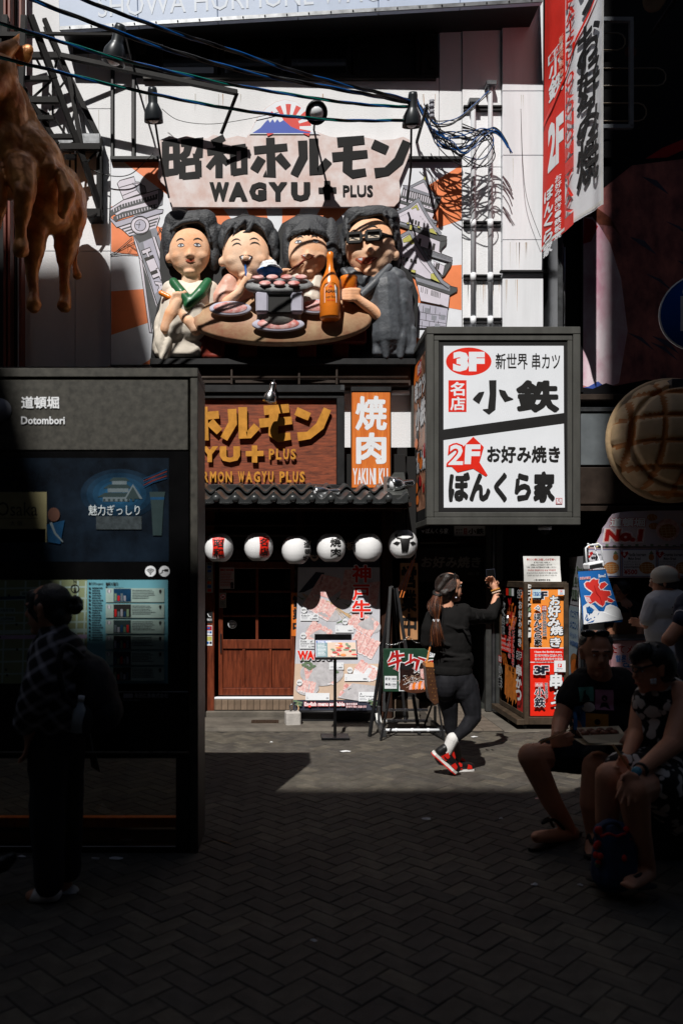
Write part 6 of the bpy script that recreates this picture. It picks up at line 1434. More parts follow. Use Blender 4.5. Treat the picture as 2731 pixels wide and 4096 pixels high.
q=MB();q.box(PX(tx(985),YO),8,YO-0.03,YO+0.62,PZ(ty(1126),YO),PZ(ty(1115),YO),M_steel,0.004);q.build('top',ct)
S=Sheet(lambda u,v:P(u,v,YO));S.remap(1119.7,.286,1148.4,.286)
S.text('できたてメロンパン',850,1165,1420,1232,M_dred,0.05,outline=(M_white,0.05));S.text('멜론 케이크',1022,1245,1260,1300,M_blue,0.04,outline=(M_white,0.05));S.text('Cake Bread',1080,1305,1330,1345,M_blue,0.05,outline=(M_white,0.05));S.build('lettering',ct)
fl_=thing('flood_light',P(1362,1283,7.9),'white square floodlight hanging from a white bracket above the blue flag','lamp')
p=P(1362,1298,7.9)
q=MB();q.obox(p,V3((0.95,0.2,0.18)).normalized(),V3((-0.2,0.97,0)),V3((-0.17,-0.03,0.98)),0.085,0.06,0.032,M_white,0.012);q.build('housing',fl_)
q=MB();q.obox(p+V3((0,-0.064,-0.008)),V3((0.95,0.2,0.18)).normalized(),V3((-0.2,0.97,0)),V3((-0.17,-0.03,0.98)),0.07,0.004,0.018,M_steel,0.001);q.build('glass_front',fl_)
q=MB();a=p+V3((-0.07,0,0.02));b=p+V3((0.085,0,0.05));q.tube([a,a+V3((0.0,0.02,0.15)),a+V3((0.03,0.02,0.175))],0.009,M_white,8);q.tube([b,b+V3((-0.0,0.02,0.14)),b+V3((-0.03,0.02,0.16)),a+V3((0.03,0.02,0.175))],0.009,M_white,8);q.build('bracket',fl_)
q=MB();p2=P(1385,1262,7.95);q.tube([P(1345,1256,8.1),P(1362,1250,8.0),P(1380,1300,7.9),P(1392,1311,7.85)],0.004,M_white,6);o=q.build('tie_cord');tag(o,'thin white cord tying the blue flag to the menu board','cord')
q=MB()
for k in range(9):q.ell(P(1346+rnd.uniform(0,26),1253+rnd.uniform(-5,4),8.1),(0.012,0.012,0.009),rnd.choice([M_myel,M_black,M_white,M_orange]),8,5)
o=q.build('tape_knot',None);tag(o,'knot of coloured tape and wire on top of the slanted menu board','tape',None,'stuff')
def fg(a,b):
 x=(1326+64*a)+(b*(13+26*a));y=1313-4*a+b*(121-2*a);return P(x,y,7.8-0.03*math.sin(a*3+b*2)-0.02*b)
def fc(x,y):
 b=(y-572)/425.0;xl=722+46*b;xr=945+138*b;return fg((x-xl)/(xr-xl),b)
ff=thing('fish_flag',P(1360,1313,7.8),'blue hanging flag with a red fish above white waves, beside the cabinet','flag')
S=Sheet(fg,first=0.0);M_fblue=mat('flag_blue_cloth',(0,92,166),0.8,0,0.08,8,0.1,200);S.grid(0,0,1,1,8,10,M_fblue);S.f0=fc;S.z=0.003
M_fred=mat('flag_red',(206,42,34),0.8,0,0.06)
def outl(pts,m=M_fred):S.stroke(pts,9,M_white,closed=True);S.poly(pts if sum(pts[i-1][0]*pts[i][1]-pts[i][0]*pts[i-1][1]for i in range(len(pts)))<0 else pts[::-1],m)
outl([(772,672),(790,655),(812,660),(830,640),(850,632),(870,645),(888,642),(884,670),(900,700),(925,735),(980,745),(985,775),(958,790),(1015,825),(990,838),(940,820),(935,850),(918,865),(890,850),(858,820),(820,838),(790,810),(775,770),(820,775),(838,745),(800,720),(780,700)])
outl([(890,705),(905,675),(935,668),(958,688),(930,715),(905,728)])
for k in range(5):S.stroke([(778+k*8,775+k*2),(795+k*8,822)],4,M_white,adv=False);S.stroke([(940+k*16,832-k*2),(960+k*13,815)],4,M_white,adv=False)
S.z+=S.step;S.stroke([(850,690),(870,750),(900,790),(915,850)],5,M_dred)
S.poly([(768,997),(1083,978),(1060,900),(1030,870),(980,850),(945,862),(930,905),(890,900),(850,850),(800,825),(762,850)],M_white)
for x,y,r in((820,880,34),(900,930,26),(990,890,36),(1040,930,24),(950,950,20),(800,950,26)):S.ring(x,y,r*0.55,r*0.8,M_fblue,14,0.4,4.6,adv=False);S.ell(x,y,r*0.22,r*0.22,M_fblue,10,adv=False)
S.z+=S.step
for k in range(16):S.ell(rnd.uniform(790,1050),rnd.uniform(870,985),6,5,M_fblue,8,adv=False)
S.z+=S.step;S.poly([(790,990),(850,985),(900,970),(960,985),(1040,980),(960,962),(880,958),(830,975)],M_fblue)
S.text('Swell',943,603,885,630,M_white,0.02);S.text('BEACH',820,618,738,636,M_dred,0.04,outline=(M_white,0.06))
S.build('cloth',ff)
q=MB();q.bar(fg(-0.02,0)+V3((0,0.01,0)),fg(1.02,0)+V3((0,0.01,0)),0.016,0.016,M_navy);q.build('top_rod',ff)
q=MB();q.tube([(PX(1330,7.84),7.84,0),(PX(1330,7.84),7.84,1.62)],0.012,M_steel,8);q.build('pole',ff)
q=MB();q.box(PX(tx(952),8.6),PX(tx(1004),8.6),8.6,8.62,PZ(ty(740),8.6),PZ(ty(600),8.6),M_darkframe,0.002);o=q.build('framed_notice');tag(o,'small dark framed notice with pale print behind the blue flag','notice')
S=Sheet(lambda u,v:P(u,v,8.6));S.remap(1119.7,.286,1148.4,.286);S.lines(962,612,996,725,6,M_greypaper);S.build('print',o)
M_cloth_w=mat('white_banner_cloth',(222,224,230),0.75,0,0.04,3,0.1,60)
M_cloth_r=mat('red_banner_cloth',(214,40,26),0.7,0,0.06,3,0.1,60)
def bf(a,b):
 z=9.4-4.12*b;y=9.2-1.2*a;sw=(0.25+0.75*b)
 x=2.99+0.2*a+sw*(0.012*math.sin(a*15+1.2+b*1.5)+0.005*math.sin(a*27+b*4))-0.05*b*(1-a)
 return V3((x,y,z+0.05*b*math.sin(a*3.1)))
hbn=thing('hanging_banner',bf(0.5,1),'long red and white cloth banner with big black brush characters hanging square to the wall','banner')
bn_n=V3((-1,-0.16,0)).normalized()
S=Sheet(bf,bn_n,first=0.0);S.grid(0,0,0.38,1,24,40,M_cloth_r);S.z=0;S.grid(0.38,0,1,1,40,40,M_cloth_w);S.build('cloth',hbn)
S=Sheet(bf,bn_n,first=0.0035)
def bt_(t,a0,b0,a1,b1,m,bold):S.text(t,a0,b0,a1,b1,m,bold)
def vb(v):return(9.4-PZ(v,8.7))/4.12
bt_('2F',0.12,vb(250),0.36,vb(365),M_white,0.05);bt_('小',0.12,vb(105),0.34,vb(150),M_white,0.05);bt_('鉄',0.12,vb(150),0.36,vb(200),M_white,0.04);S.rect(0.1,vb(82),0.34,vb(104),M_white);bt_('名店',0.12,vb(84),0.32,vb(102),M_red,0.04)
S.vtext('ぼんくら家',0.06,vb(400),0.22,vb(565),M_white,0.05);S.vtext('お好み焼き・鉄板焼',0.25,vb(392),0.34,vb(545),M_white,0.03);S.vtext('新世界串カツ',0.3,vb(70),0.37,vb(190),M_pink if 'M_pink' in globals()else M_white,0.02)
S.stroke([(0.03,vb(232)),(0.18,vb(218)),(0.3,vb(196)),(0.42,vb(172)),(0.6,vb(128)),(0.8,vb(98)),(0.95,vb(68))],[0.012,0.014,0.012,0.01,0.012,0.01,0.004],M_red)
S.vtext('KATSU',0.41,vb(0),0.58,vb(155),M_red,0.02,gap=0.08);S.vtext('OKONOMIYAKI',0.41,vb(185),0.58,vb(545),M_red,0.02,gap=0.05)
for ch,v0,v1 in(('ツ',5,95),('お',118,210),('好',205,300),('み',290,375),('焼',365,475)):S.text(ch,0.62,vb(v0),0.97,vb(v1),M_ink,0.035)
S.build('brush_lettering',hbn)
q=MB();q.tube([bf(0,0)+V3((0,0.1,0)),bf(1,0)+V3((0,-0.1,0))],0.015,M_steel);q.build('top_rod',hbn)
S=Sheet(bf,bn_n,first=0.002);S.stroke([(0.985,i/30)for i in range(31)],0.02,M_paper);S.stroke([(i/20,0.992)for i in range(21)],0.008,M_paper);S.build('hem',hbn)
M_bull=mat('gold_painted_bull',(232,158,80),0.36,0.25,0.25,5,0.8,14,c2=(168,96,44),spec=0.6)
YBL=8.5
def K(x,y,d=0.0):return P(x*.3296,57.4+y*.3296,YBL-d)
KS=.3296*YBL/FPX
bull=thing('golden_bull',K(300,1000),'golden bull statue with dangling legs hanging from the steel gantry on the left wall','statue')
q=MB()
def KE(x,y,d,rx,ry,rd,rot=0):q.ell(K(x,y,d),(rx*KS,rd,ry*KS),M_bull,24,16,(0,rot,0))
KE(60,900,0.25,190,300,0.36);KE(230,980,0.1,215,300,0.40,-0.35);KE(430,1200,-0.25,170,240,0.36,-0.2);KE(330,1180,0.0,190,270,0.36)
q.chain([K(40,800,0.3),K(30,560,0.42),K(10,400,0.55)],[0.27,0.22,0.17],M_bull,20);q.chain([K(150,760,0.15),K(80,520,0.3),K(30,380,0.45)],[0.24,0.17,0.12],M_bull,20)
q.chain([K(10,330,0.6),K(-70,420,0.72),K(-110,500,0.76)],[0.17,0.13,0.09],M_bull,20)
q.chain([K(150,1000,0.5),K(170,1180,0.62),K(150,1400,0.6),K(150,1520,0.55)],[0.17,0.115,0.062,0.055],M_bull);q.chain([K(150,1515,0.55),K(148,1565,0.58)],[0.07,0.085],M_bull)
q.chain([K(-60,1050,0.5),K(-20,1250,0.6),K(-30,1400,0.6)],[0.17,0.1,0.06],M_bull)
q.chain([K(250,1330,0.05),K(235,1560,0.0),K(225,1720,-0.05),K(238,1880,-0.02)],[0.19,0.115,0.07,0.055],M_bull);q.chain([K(238,1900,-0.02),K(236,1955,0.02)],[0.065,0.08],M_bull)
q.chain([K(480,1330,-0.25),K(460,1540,-0.3),K(450,1700,-0.36),K(455,1880,-0.34)],[0.21,0.13,0.07,0.056],M_bull);q.chain([K(455,1900,-0.34),K(450,1955,-0.3)],[0.066,0.082],M_bull)
q.chain([K(560,1250,-0.5),K(545,1500,-0.56),K(520,1660,-0.56),K(540,1745,-0.55)],[0.045,0.03,0.03,0.055],M_bull)
for pts in([(300,820),(340,1000),(300,1150)],[(420,1020),(470,1180),(440,1320)],[(200,760),(240,940),(210,1080)]):q.chain([K(pts[0][0],pts[0][1],0.3),K(pts[1][0],pts[1][1],0.34),K(pts[2][0],pts[2][1],0.3)],[0.04,0.09,0.05],M_bull)
q.blob('bull_body',bull,0.018,7,disp=0.03,dscale=0.12)
q=MB();q.chain([K(-30,230,0.6),K(40,180,0.55),K(100,140,0.5),K(138,62,0.46)],[0.085,0.08,0.055,0.006],M_bull,16);q.blob('horn',bull,0.008,3)
q=MB();q.chain([K(20,250,0.5),K(80,240,0.46)],[0.05,0.05],M_bull);q.ell(K(150,215,0.4),(75*KS,0.03,62*KS),M_bull,20,12,(0.2,-0.5,0));q.ell(K(195,175,0.4),(40*KS,0.025,40*KS),M_bull,16,10);q.blob('ear',bull,0.008,3)
M_gan=mat('dark_painted_steel',(24,23,23),0.6,0.2,0.25,12,0.1,spec=0.2)
gan=thing('steel_gantry',(PX(150,9),9.0,PZ(500,9)),'black lattice steel gantry with rungs bolted to the upper left wall','gantry')
def gbar(name,a,b,ya,yb,w=0.05,h=None):
 ya=8.95+(ya-7.6)*0.2;yb=8.95+(yb-7.6)*0.2
 q=MB();q.bar(K_(a,ya),K_(b,yb),w,h or w,M_gan);q.build(name,gan)
def K_(p,y):return P(p[0]*.3296,57.4+p[1]*.3296,y)
for a,b,ya,yb,w in(((215,-60),(380,380),7.6,8.1,0.07),((380,380),(590,960),8.1,8.7,0.06),((590,960),(702,1290),8.7,9.2,0.06),((310,-40),(485,365),8.3,8.7,0.05),((485,365),(590,960),8.7,8.9,0.05),((325,20),(420,230),8.9,9.0,0.07),((420,230),(705,820),9.0,9.3,0.06),((80,300),(400,830),8.0,8.9,0.05),((170,-60),(150,480),7.9,8.0,0.06),((40,-60),(40,300),8.6,8.6,0.07)):gbar('rail',a,b,ya,yb,w)
for y,x0,x1 in((70,-40,240),(215,215,410),(375,80,375),(525,175,412),(650,250,375),(780,335,520),(850,420,700),(920,455,522)):gbar('rung',(x0,y),(x1,y),8.3,8.6,0.045,0.07 if y in(215,525,850)else 0.05)
for a,b in(((705,790),(705,1345)),((525,775),(530,1040)),((605,960),(705,850)),((410,450),(480,360)),((215,520),(355,395)),((370,400),(370,650)),((240,570),(385,655)),((385,655),(500,830)),((255,590),(235,530)),((340,610),(335,770)),((490,885),(488,1010)),((225,180),(290,300)),((400,230),(385,300)),((60,90),(140,215)),((30,215),(60,370)),((0,70),(60,-10)),((620,1345),(710,1300))):gbar('brace',a,b,8.7,9.0,0.022)
for y0,y1,u0,u1 in((770,850,395,705),(1290,1350,610,708)):
 q=MB();q.box(PX(u0*.3296,9.25),PX(u1*.3296,9.25),9.2,9.39,PZ(57.4+y1*.3296,9.25),PZ(57.4+y0*.3296,9.25),M_steel if y0==770 else M_gan,0.006);q.build('wall_plate',gan)
q=MB();q.box(PX(224,9.3),PX(234,9.3),9.25,9.39,PZ(500,9.3),PZ(318,9.3),M_gan);q.build('wall_post',gan)
q=MB();q.bar(P(140,128,8.9),P(545,213,8.9),0.05,0.05,M_gan);q.bar(P(545,213,8.9),P(508,308,9.1),0.03,0.03,M_gan);q.build('long_strut',gan)
q=MB();q.bar(P(60,77,8.9),P(270,80,9.1),0.03,0.03,M_gan);q.build('long_strut',gan)
lb=thing('left_building',(-4.2,9.2,0),'dark building at the left edge with thin red brown uprights','building')
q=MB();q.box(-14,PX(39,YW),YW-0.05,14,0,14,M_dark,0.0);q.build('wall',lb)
M_rb=mat('red_brown_upright',(110,48,32),0.5,0,0.15)
for u in(8,18,44):q=MB();q.box(PX(u,9.2),PX(u+6,9.2),9.2,9.34,2.0,9.5,M_rb);q.build('upright',lb)
M_cblack=mat('cable_black',(18,18,20),0.4,0,0.1);M_cblue=mat('cable_blue',(8,78,146),0.35,0,0.1);M_cteal=mat('cable_teal',(0,112,104),0.35,0,0.1)
def spline(pts,n=12):
 out=[];k=len(pts)
 for i in range(k-1):
  p0,p1,p2,p3=pts[max(i-1,0)],pts[i],pts[i+1],pts[min(i+2,k-1)]
  for j in range(n):
   t=j/n;out.append(0.5*((2*p1)+(p2-p0)*t+(2*p0-5*p1+4*p2-p3)*t*t+(3*p1-p0-3*p2+p3)*t**3))
 out.append(pts[-1]);return out
def bundle(pts,cols,r,tw,label):
 c=spline(pts,26);o=thing('overhead_cable',c[-1],label,'cable','bundled cables crossing above the shop')
 for k,m in enumerate(cols):
  path=[];s=0
  for i,p in enumerate(c):
   if i:s+=(c[i]-c[i-1]).length
   t=2*math.pi*k/len(cols)+s*tw;path.append(p+V3((0,math.cos(t),math.sin(t)))*r*1.05)
  q=MB();q.tube(path,r,m,6);q.build('strand',o)
def A1(pts,y0,y1):
 n=len(pts)-1;return[P(u,v,y0+(y1-y0)*i/n)for i,(u,v)in enumerate(pts)]
bundle(A1([(120,-40),(195,0),(369,64),(513,110),(687,167),(804,198),(900,220),(958,236)],6.4,8.55),(M_cblack,M_cblue,M_cblack),0.0095,7,'topmost blue and black cable bundle entering from the top edge beside the fascia')
bundle(A1([(30,-30),(77,0),(231,59),(369,108),(564,164),(804,210),(880,224),(958,240)],6.6,8.55),(M_cblack,M_cblue,M_cblack),0.0105,6,'second blue and black cable bundle, passing over the large grey spotlight')
bundle(A1([(-60,40),(0,54),(128,92),(241,126),(390,164),(564,200),(804,237),(950,246)],6.6,8.55),(M_cblack,M_cteal,M_cblue),0.0085,6,'third cable bundle, teal and blue, crossing just below the bull\'s ear height')
bundle(A1([(-60,112),(0,132),(118,161),(256,195),(410,228),(538,251),(661,267),(804,277),(948,276)],6.8,8.55),(M_cblack,M_cteal,M_cblue),0.0085,6,'lowest teal and blue cable bundle, running in front of the red sun badge')
tg=thing('cable_tangle',P(1000,300,8.7),'tangle of blue and black cable loops hanging beside the name board','cable')
r_=random.Random(4)
def z2(x,y):return(746.5+x*.524,y*.524)
heads=[(650,470),(640,475),(660,470),(715,400),(705,405),(725,402)]
for k in range(30):
 m=[M_cblue,M_cblack,M_cblack,M_cblack,M_cblue,M_cblack,M_cblack][k%7];j=lambda a:r_.uniform(-a,a);y=8.82+r_.uniform(0,0.28)
 if k<8:pts=[(400+j(20),438+j(14)),(430+j(10),500+j(20)),(475+j(20),580+j(20)),(540+j(20),640+j(20)),(620+j(20),650+j(25)),(690+j(15),600+j(20)),(745+j(10),570+j(12)),(790,620+j(8)),(815+j(6),668+j(6))]
 elif k<14:h=heads[k-8];pts=[(425+j(10),470+j(20)),(470+j(10),535+j(14)),(540,540+j(12)),(600,510+j(10)),h]
 elif k<19:
  cx,cy,rx,ry=580+j(40),612+j(16),75+j(20),30+j(12);pts=[(cx+rx*math.cos(t),cy+ry*math.sin(t))for t in[2*math.pi*i/9 for i in range(11)]]
 elif k<25:cx,cy=640+j(60),640+j(30);pts=[(440+j(20),470+j(20)),(500+j(30),610+j(30)),(cx,700+j(40)),(cx+90+j(30),660+j(30)),(700+j(30),590+j(20)),(600,560+j(20))]
 else:x=700+j(20);pts=[(470+j(10),560+j(16)),(540+j(20),590+j(16)),(620+j(20),600+j(20)),(690,575+j(14)),(760,585+j(10)),(800,640+j(10))]
 q=MB();q.tube(spline([P(*z2(a,b),y)for a,b in pts],7),0.006,m,6);q.build('strand',tg)
q=MB();c=P(*z2(405,455),8.6)
for dz in(0.05,0.0,-0.06,-0.11):q=MB();q.lathe([(0.0,-0.015),(0.03,-0.015),(0.022,0),(0.03,0.015),(0,0.015)],c+V3((0.16,0.05,dz)),M_mgrey,12);q.build('insulator',tg)
q=MB();q.bar(c+V3((0.1,0.0,-0.02)),c+V3((0.12,0.8,0.02)),0.03,0.03,M_gan);q.build('wall_arm',tg)
for lab,pts,r in(('thin black wire sagging over the tower on the mural',[(205,388),(255,404),(300,400),(340,365),(352,352)],0.006),('thin grey wire looping between two spotlights above the name board',[(372,250),(410,276),(480,285),(560,275),(640,258)],0.004),('thin wire trailing down the white panels right of the conduits',[(1195,250),(1200,380),(1210,460),(1240,545)],0.003)):
 q=MB();q.tube(spline([P(u,v,9.25)for u,v in pts],10),r,M_cblack,6);o=q.build('wire');tag(o,lab,'wire')
YI=4.56
def IX(u):return PX(u,YI)
def IZ(v):return PZ(v,YI)
M_kstone=mat('mottled_dark_panel',(66,64,58),0.5,0,0.1,26,c2=(44,43,39))
M_kblack=mat('kiosk_black_gloss',(10,10,11),0.18,0,0.05,spec=0.5)
M_kframe=mat('kiosk_bronze_edge',(74,68,60),0.3,0.7,0.15,14)
ki=thing('information_kiosk',(-1.4,4.76,0),'tall black street information kiosk with unlit screens and a stone grey header','kiosk')
XL=-2.9;XR=IX(455);D_=0.40
q=MB();q.box(XL,XR,YI,YI+D_,IZ(866),IZ(845),M_kstone,0.004);q.build('top_beam',ki)
q=MB();q.box(XL,IX(432),YI+0.004,YI+0.03,IZ(1034),IZ(872),M_kstone,0.004);q.build('header_panel',ki)
q=MB();q.box(IX(437),XR,YI,YI+D_,0.0,IZ(868),M_kstone,0.004);q.build('corner_post',ki)
q=MB();q.box(XL,IX(434),YI+0.032,YI+D_-0.01,IZ(1728),IZ(867),M_kblack,0.004);q.build('cabinet',ki)
q=MB();q.box(XL,IX(434),YI+0.008,YI+0.031,IZ(1725),IZ(1036),M_kblack,0.004);q.build('front_glass',ki)
q=MB();q.box(XL,IX(434),YI,YI+0.03,IZ(1734),IZ(1727),M_kframe,0.002);q.build('middle_rail',ki)
for a in((XL,IX(404),IZ(1742),IZ(1734)-0.001),(IX(404),IX(436),0.0,IZ(1734)-0.001),(XL,IX(404),0.0,IZ(1944))):
 q=MB();q.box(a[0],a[1],YI+0.003,YI+0.36,a[2],a[3],M_kblack,0.003);q.build('base_frame',ki)
q=MB();q.box(XL,IX(404),YI+0.05,YI+0.056,IZ(1944),IZ(1742),glass('kiosk_glass',(236,236,230)),0);q.build('lower_pane',ki)
q=MB();q.box(XL,IX(404),YI+0.30,YI+0.35,0.05,IZ(1915),M_pine,0.003);q.build('back_plinth',ki)  # orange board colour stands in for orange light on the plinth
q=MB();q.lathe([(0,0.006),(27*YI/FPX,0.006),(27*YI/FPX,0)],V3((IX(0),YI+0.004,IZ(942))),M_mgrey,32,V3((0,-1,0)));q.build('round_emblem',ki)
S=Sheet(lambda u,v:P(u,v,YI+0.004),first=0.003)
S.text('道頓堀',50,911,137,939,M_white,0.03,depth=0.003);S.text('Dotombori',50,957,150,975,M_white,0.02,depth=0.003);S.build('lettering',ki)
M_s1=mat('screen_night_blue',(16,30,44),0.3,0,0.3,4,c2=(8,12,18));M_s1b=mat('screen_blue_glow',(22,60,92),0.3,0,0.25,8);M_sbeige=mat('screen_parchment',(136,130,96),0.4,0,0.08,5)
M_sgrey=mat('screen_castle_grey',(92,104,110),0.4,0,0.1,14);M_sroof=mat('screen_roof_teal',(36,52,54),0.4,0,0.1)
S=Sheet(lambda u,v:P(u,v,YI+0.008),first=0.0015)
S.rect(-300,1052,388,1290,M_s1);S.poly([(-300,1215),(105,1215),(105,1290),(-300,1290)][::-1],M_s1,adv=False);S.rect(-300,1130,108,1246,M_sbeige)
S.text('Osaka',-6,1153,87,1185,M_ink,0.0);S.rect(-100,1190,88,1191,M_ink);S.text('大 阪',24,1196,53,1208,M_ink,0.0)
[S.ell(275,1135,90-k*14,58-k*9,mat('screen_glow_%d'%k,(16+3*k,34+10*k,50+14*k),0.3,0,0.2,9),28)for k in range(6)]
for a,b,w,h in((275,1105,24,8),(272,1122,34,9),(268,1142,44,10)):S.poly([(a-w,b),(a-w*0.6,b-h),(a+w*0.6,b-h),(a+w,b)][::-1],M_sroof);S.rect(a-w*0.7,b,a+w*0.7,b+h,M_sgrey)
S.poly([(286,1146),(306,1112),(328,1146)][::-1],M_sgrey);S.poly([(290,1146),(306,1118),(322,1146)][::-1],M_sroof);[S.rect(238+k*11,1146,243+k*11,1151,M_sroof)for k in range(7)];S.rect(222,1186,326,1216,mat('screen_stone',(52,60,64),0.4,0,0.3,30))
for k in range(5):S.stroke([(330,1100+k*5),(352,1092+k*4),(384,1078+k*5)],[1,3,2],mat('screen_dull_red',(96,34,32),0.4)if k%2 else M_s1b,adv=False)
S.z+=S.step;S.poly([(344,1130),(380,1130),(376,1160),(372,1230),(352,1230),(348,1160)][::-1],M_sroof);S.rect(346,1142,378,1148,M_s1b)
S.poly([(108,1205),(150,1195),(140,1250),(112,1245)][::-1],M_s1b);S.stroke([(118,1200),(128,1225),(146,1245)],[6,5,3],M_sgrey);S.ell(125,1182,14,16,mat('screen_brown',(70,40,28),0.5));S.text('魅力ぎっしり',205,1160,322,1184,mat('screen_white',(196,206,210),0.4),0.0)
S.build('upper_screen',ki)
S=Sheet(lambda u,v:P(u,v,YI+0.008),first=0.0015)
for cx in(346,378):S.ell(cx,1312,12.5,12.5,M_white,28)
S.ell(346,1318,2,2,M_ink,10)
for r in(5,8.5,12):S.ring(346,1319,r-1,r+1,M_ink,10,rad(-135),rad(-45),adv=False)
S.z+=S.step;S.rect(378,1307,387,1313,M_ink);S.stroke([(379,1310),(374,1310),(373,1315),(368,1318)],2,M_ink)
S.build('icon_disc',ki);bpy.data.objects['icon_disc']['kind']='stuff'
M_map=mat('screen_map_ground',(126,136,104),0.35,0,0.06,5);M_road=mat('screen_map_road',(150,172,166),0.35);M_info=mat('screen_info_cyan',(98,154,168),0.35,0,0.05);M_mapb=mat('screen_map_block',(168,176,140),0.35,0,0.05)
S=Sheet(lambda u,v:P(u,v,YI+0.008),first=0.0015)
S.rect(-300,1332,201,1570,M_map);S.rect(201,1332,386,1570,M_info,adv=False);S.z+=S.step
for v in(1352,1378,1408,1432,1452,1492,1520,1548):S.stroke([(-300,v+6),(200,v-4)],4 if v!=1452 else 9,M_road,adv=False)
S.z+=S.step
for u in(-60,-20,14,60,92,140,180,198):S.stroke([(u,1334),(u-8,1568)],4,M_road,adv=False)
S.z+=S.step;S.stroke([(-300,1466),(200,1462)],9,mat('screen_map_purple',(170,150,180),0.35));S.stroke([(-300,1384),(60,1372)],7,M_s1b,adv=False);S.z+=S.step
for k in range(26):S.rect(r_.uniform(-60,190),0,0,0,M_ink)if False else S.rect(*(lambda a,b:(a,b,a+5,b+5))(r_.uniform(-60,190),r_.uniform(1338,1560)),M_ink,adv=False)
S.z+=S.step
for u,v,t in((2,1400,'大阪松竹座'),(2,1420,'上方浮世絵館'),(50,1362,'道頓堀'),(130,1480,'商店街')):S.rect(u-3,v-4,u+34,v+7,M_road);S.text(t,u,v-2,u+31,v+5,M_ink,0.01)
S.ring(173,1352,8,10,M_ink,18);S.poly([(170,1358),(173,1345),(176,1358)][::-1],M_ink);S.text('N',170,1332,176,1339,M_ink,0.02)
S.text('■凡例/Legend',205,1337,237,1344,M_ink,0.01)
for k in range(14):S.rect(205,1349+k*9,209,1354+k*9,M_navy,adv=False)
S.z+=S.step;S.lines(212,1349,238,1474,22,M_navy);S.text('■観光案内',244,1337,272,1345,M_ink,0.02);S.text('■Tourist information',244,1347,284,1351,M_ink,0.0)
for k in range(6):
 v=1351+k*36;S.rect(244,v,378,v+32,M_road);S.ell(252,v+7,5,5,M_mgrey,12);S.text('i',251,v+3,253,v+11,M_white,0.05);S.rect(262,v+1,302,v+31,(M_s1b,M_ink,M_sroof,M_ink,M_navy,M_ink)[k])
 for j in range(5):S.rect(264+j*7,v+12+(j%2)*5,269+j*7,v+29,(M_leaf,M_dred,M_sgrey,M_mgrey,M_s1b)[(k+j)%5],adv=False)
 S.z+=S.step;S.lines(305,v+4,358,v+26,6,M_navy);S.ell(369,v+6,3,3,M_ink,10);S.poly([(366,v+8),(369,v+14),(372,v+8)],M_ink)
S.build('map_screen',ki)
S=Sheet(lambda u,v:P(u,v,YI+0.008),first=0.0015);S.rect(284,1593,306,1603,M_mgrey);S.text('長田広告株式会社',309,1592,387,1603,M_mgrey,0.02);S.text('06-6203-3010',284,1606,322,1610,M_mgrey,0.0);S.build('small_print',ki)
q=MB();q.box(IX(255),IX(432),YI+0.004,YI+0.012,IZ(1590.5),IZ(1588.5),M_steel,0.001);q.build('trim_line',ki)
for v in(1020,1130,1305,1500):
 q=MB();q.lathe([(0.009,0),(0.007,0.005),(0,0.006)],V3((XR,YI+0.2,IZ(v))),M_kframe,10,V3((1,0,0)));q.build('bolt',ki)
M_tissue=mat('crumpled_tissue',(206,206,208),0.9,0,0.1,20,0.3,60);M_strawm=mat('wooden_stick',(176,136,88),0.6,0,0.1)
def scrap(u,v,s,label,kind='paper_scrap',m=None,asp=0.5,group='litter on the paving',cat='litter'):
 y=CAM_Z*FPX/(v-VH);c=V3((PX(u,y),y,0.004));r=random.Random(int(u*7+v));n=9;vs=[]
 for i in range(n):
  t=2*math.pi*i/n;k=r.uniform(0.6,1.1);vs.append(c+V3((math.cos(t)*s*k,math.sin(t)*s*k*asp,r.uniform(0,0.006))))
 q=MB();vs.append(c+V3((0,0,0.012)));q.add(vs,[(i,(i+1)%n,n)for i in range(n)],m or M_tissue);o=q.build(kind);tag(o,label,cat,group)
for u,v,s,l in((793,1727,0.055,'flat white paper scrap on the sunlit paving, left of the walking woman'),(1088,1694,0.035,'narrow white paper scrap on the sunlit paving behind the raised shoe'),(832,1678,0.05,'white paper scrap beside the foot of the green board'),(623,1706,0.015,'tiny white scrap near the drain in the sunlit paving'),(1028,1727,0.018,'tiny white scrap just left of the walking woman\'s shoes'),(977,1883,0.045,'star shaped pale scrap alone on the dark paving'),(1150,1882,0.016,'small pale crumb on the dark paving left of the sandal'),(270,1974,0.045,'crumpled tissue at the right of the standing person\'s feet'),(720,2164,0.02,'pale scrap nearest to the viewer on the dark paving'),(1228,2034,0.022,'pale scrap on the dark paving below the flip flop'),(1331,2036,0.018,'thin pale scrap left of the seated woman\'s sandal'),(50,1970,0.03,'torn paper scrap under the kiosk at the left edge')):scrap(u,v,s,l)
q=MB();y=CAM_Z*FPX/(1932-VH);p=V3((PX(500,y),y,0.006));q.tube([p,p+V3((0.085,-0.07,0.002))],0.003,M_strawm,6);o=q.build('wooden_skewer');tag(o,'thin wooden skewer lying on the dark paving beside the kiosk','litter','litter on the paving')
q=MB();y=CAM_Z*FPX/(1975-VH);p=V3((PX(212,y),y,0.01));q.tube([p,p+V3((0.04,-0.01,0.0))],0.005,M_tissue,8);o=q.build('cigarette_end');tag(o,'white cigarette end beside the crumpled tissue','litter','litter on the paving')
scrap(1240,1836,0.04,'pinkish crumpled scrap at the shade edge by the seated man\'s leg',m=M_meat2)
M_flesh=mat('skin_light',(206,150,122),0.55,0,0.06,6,0.06,120)
M_flesh2=mat('skin_tanned',(208,146,114),0.55,0,0.08,6,0.06,120)
M_hairb=mat('dark_brown_hair',(38,24,18),0.42,0,0.3,40,0.5,160,(12,12,0.6),c2=(16,11,9),spec=0.6)
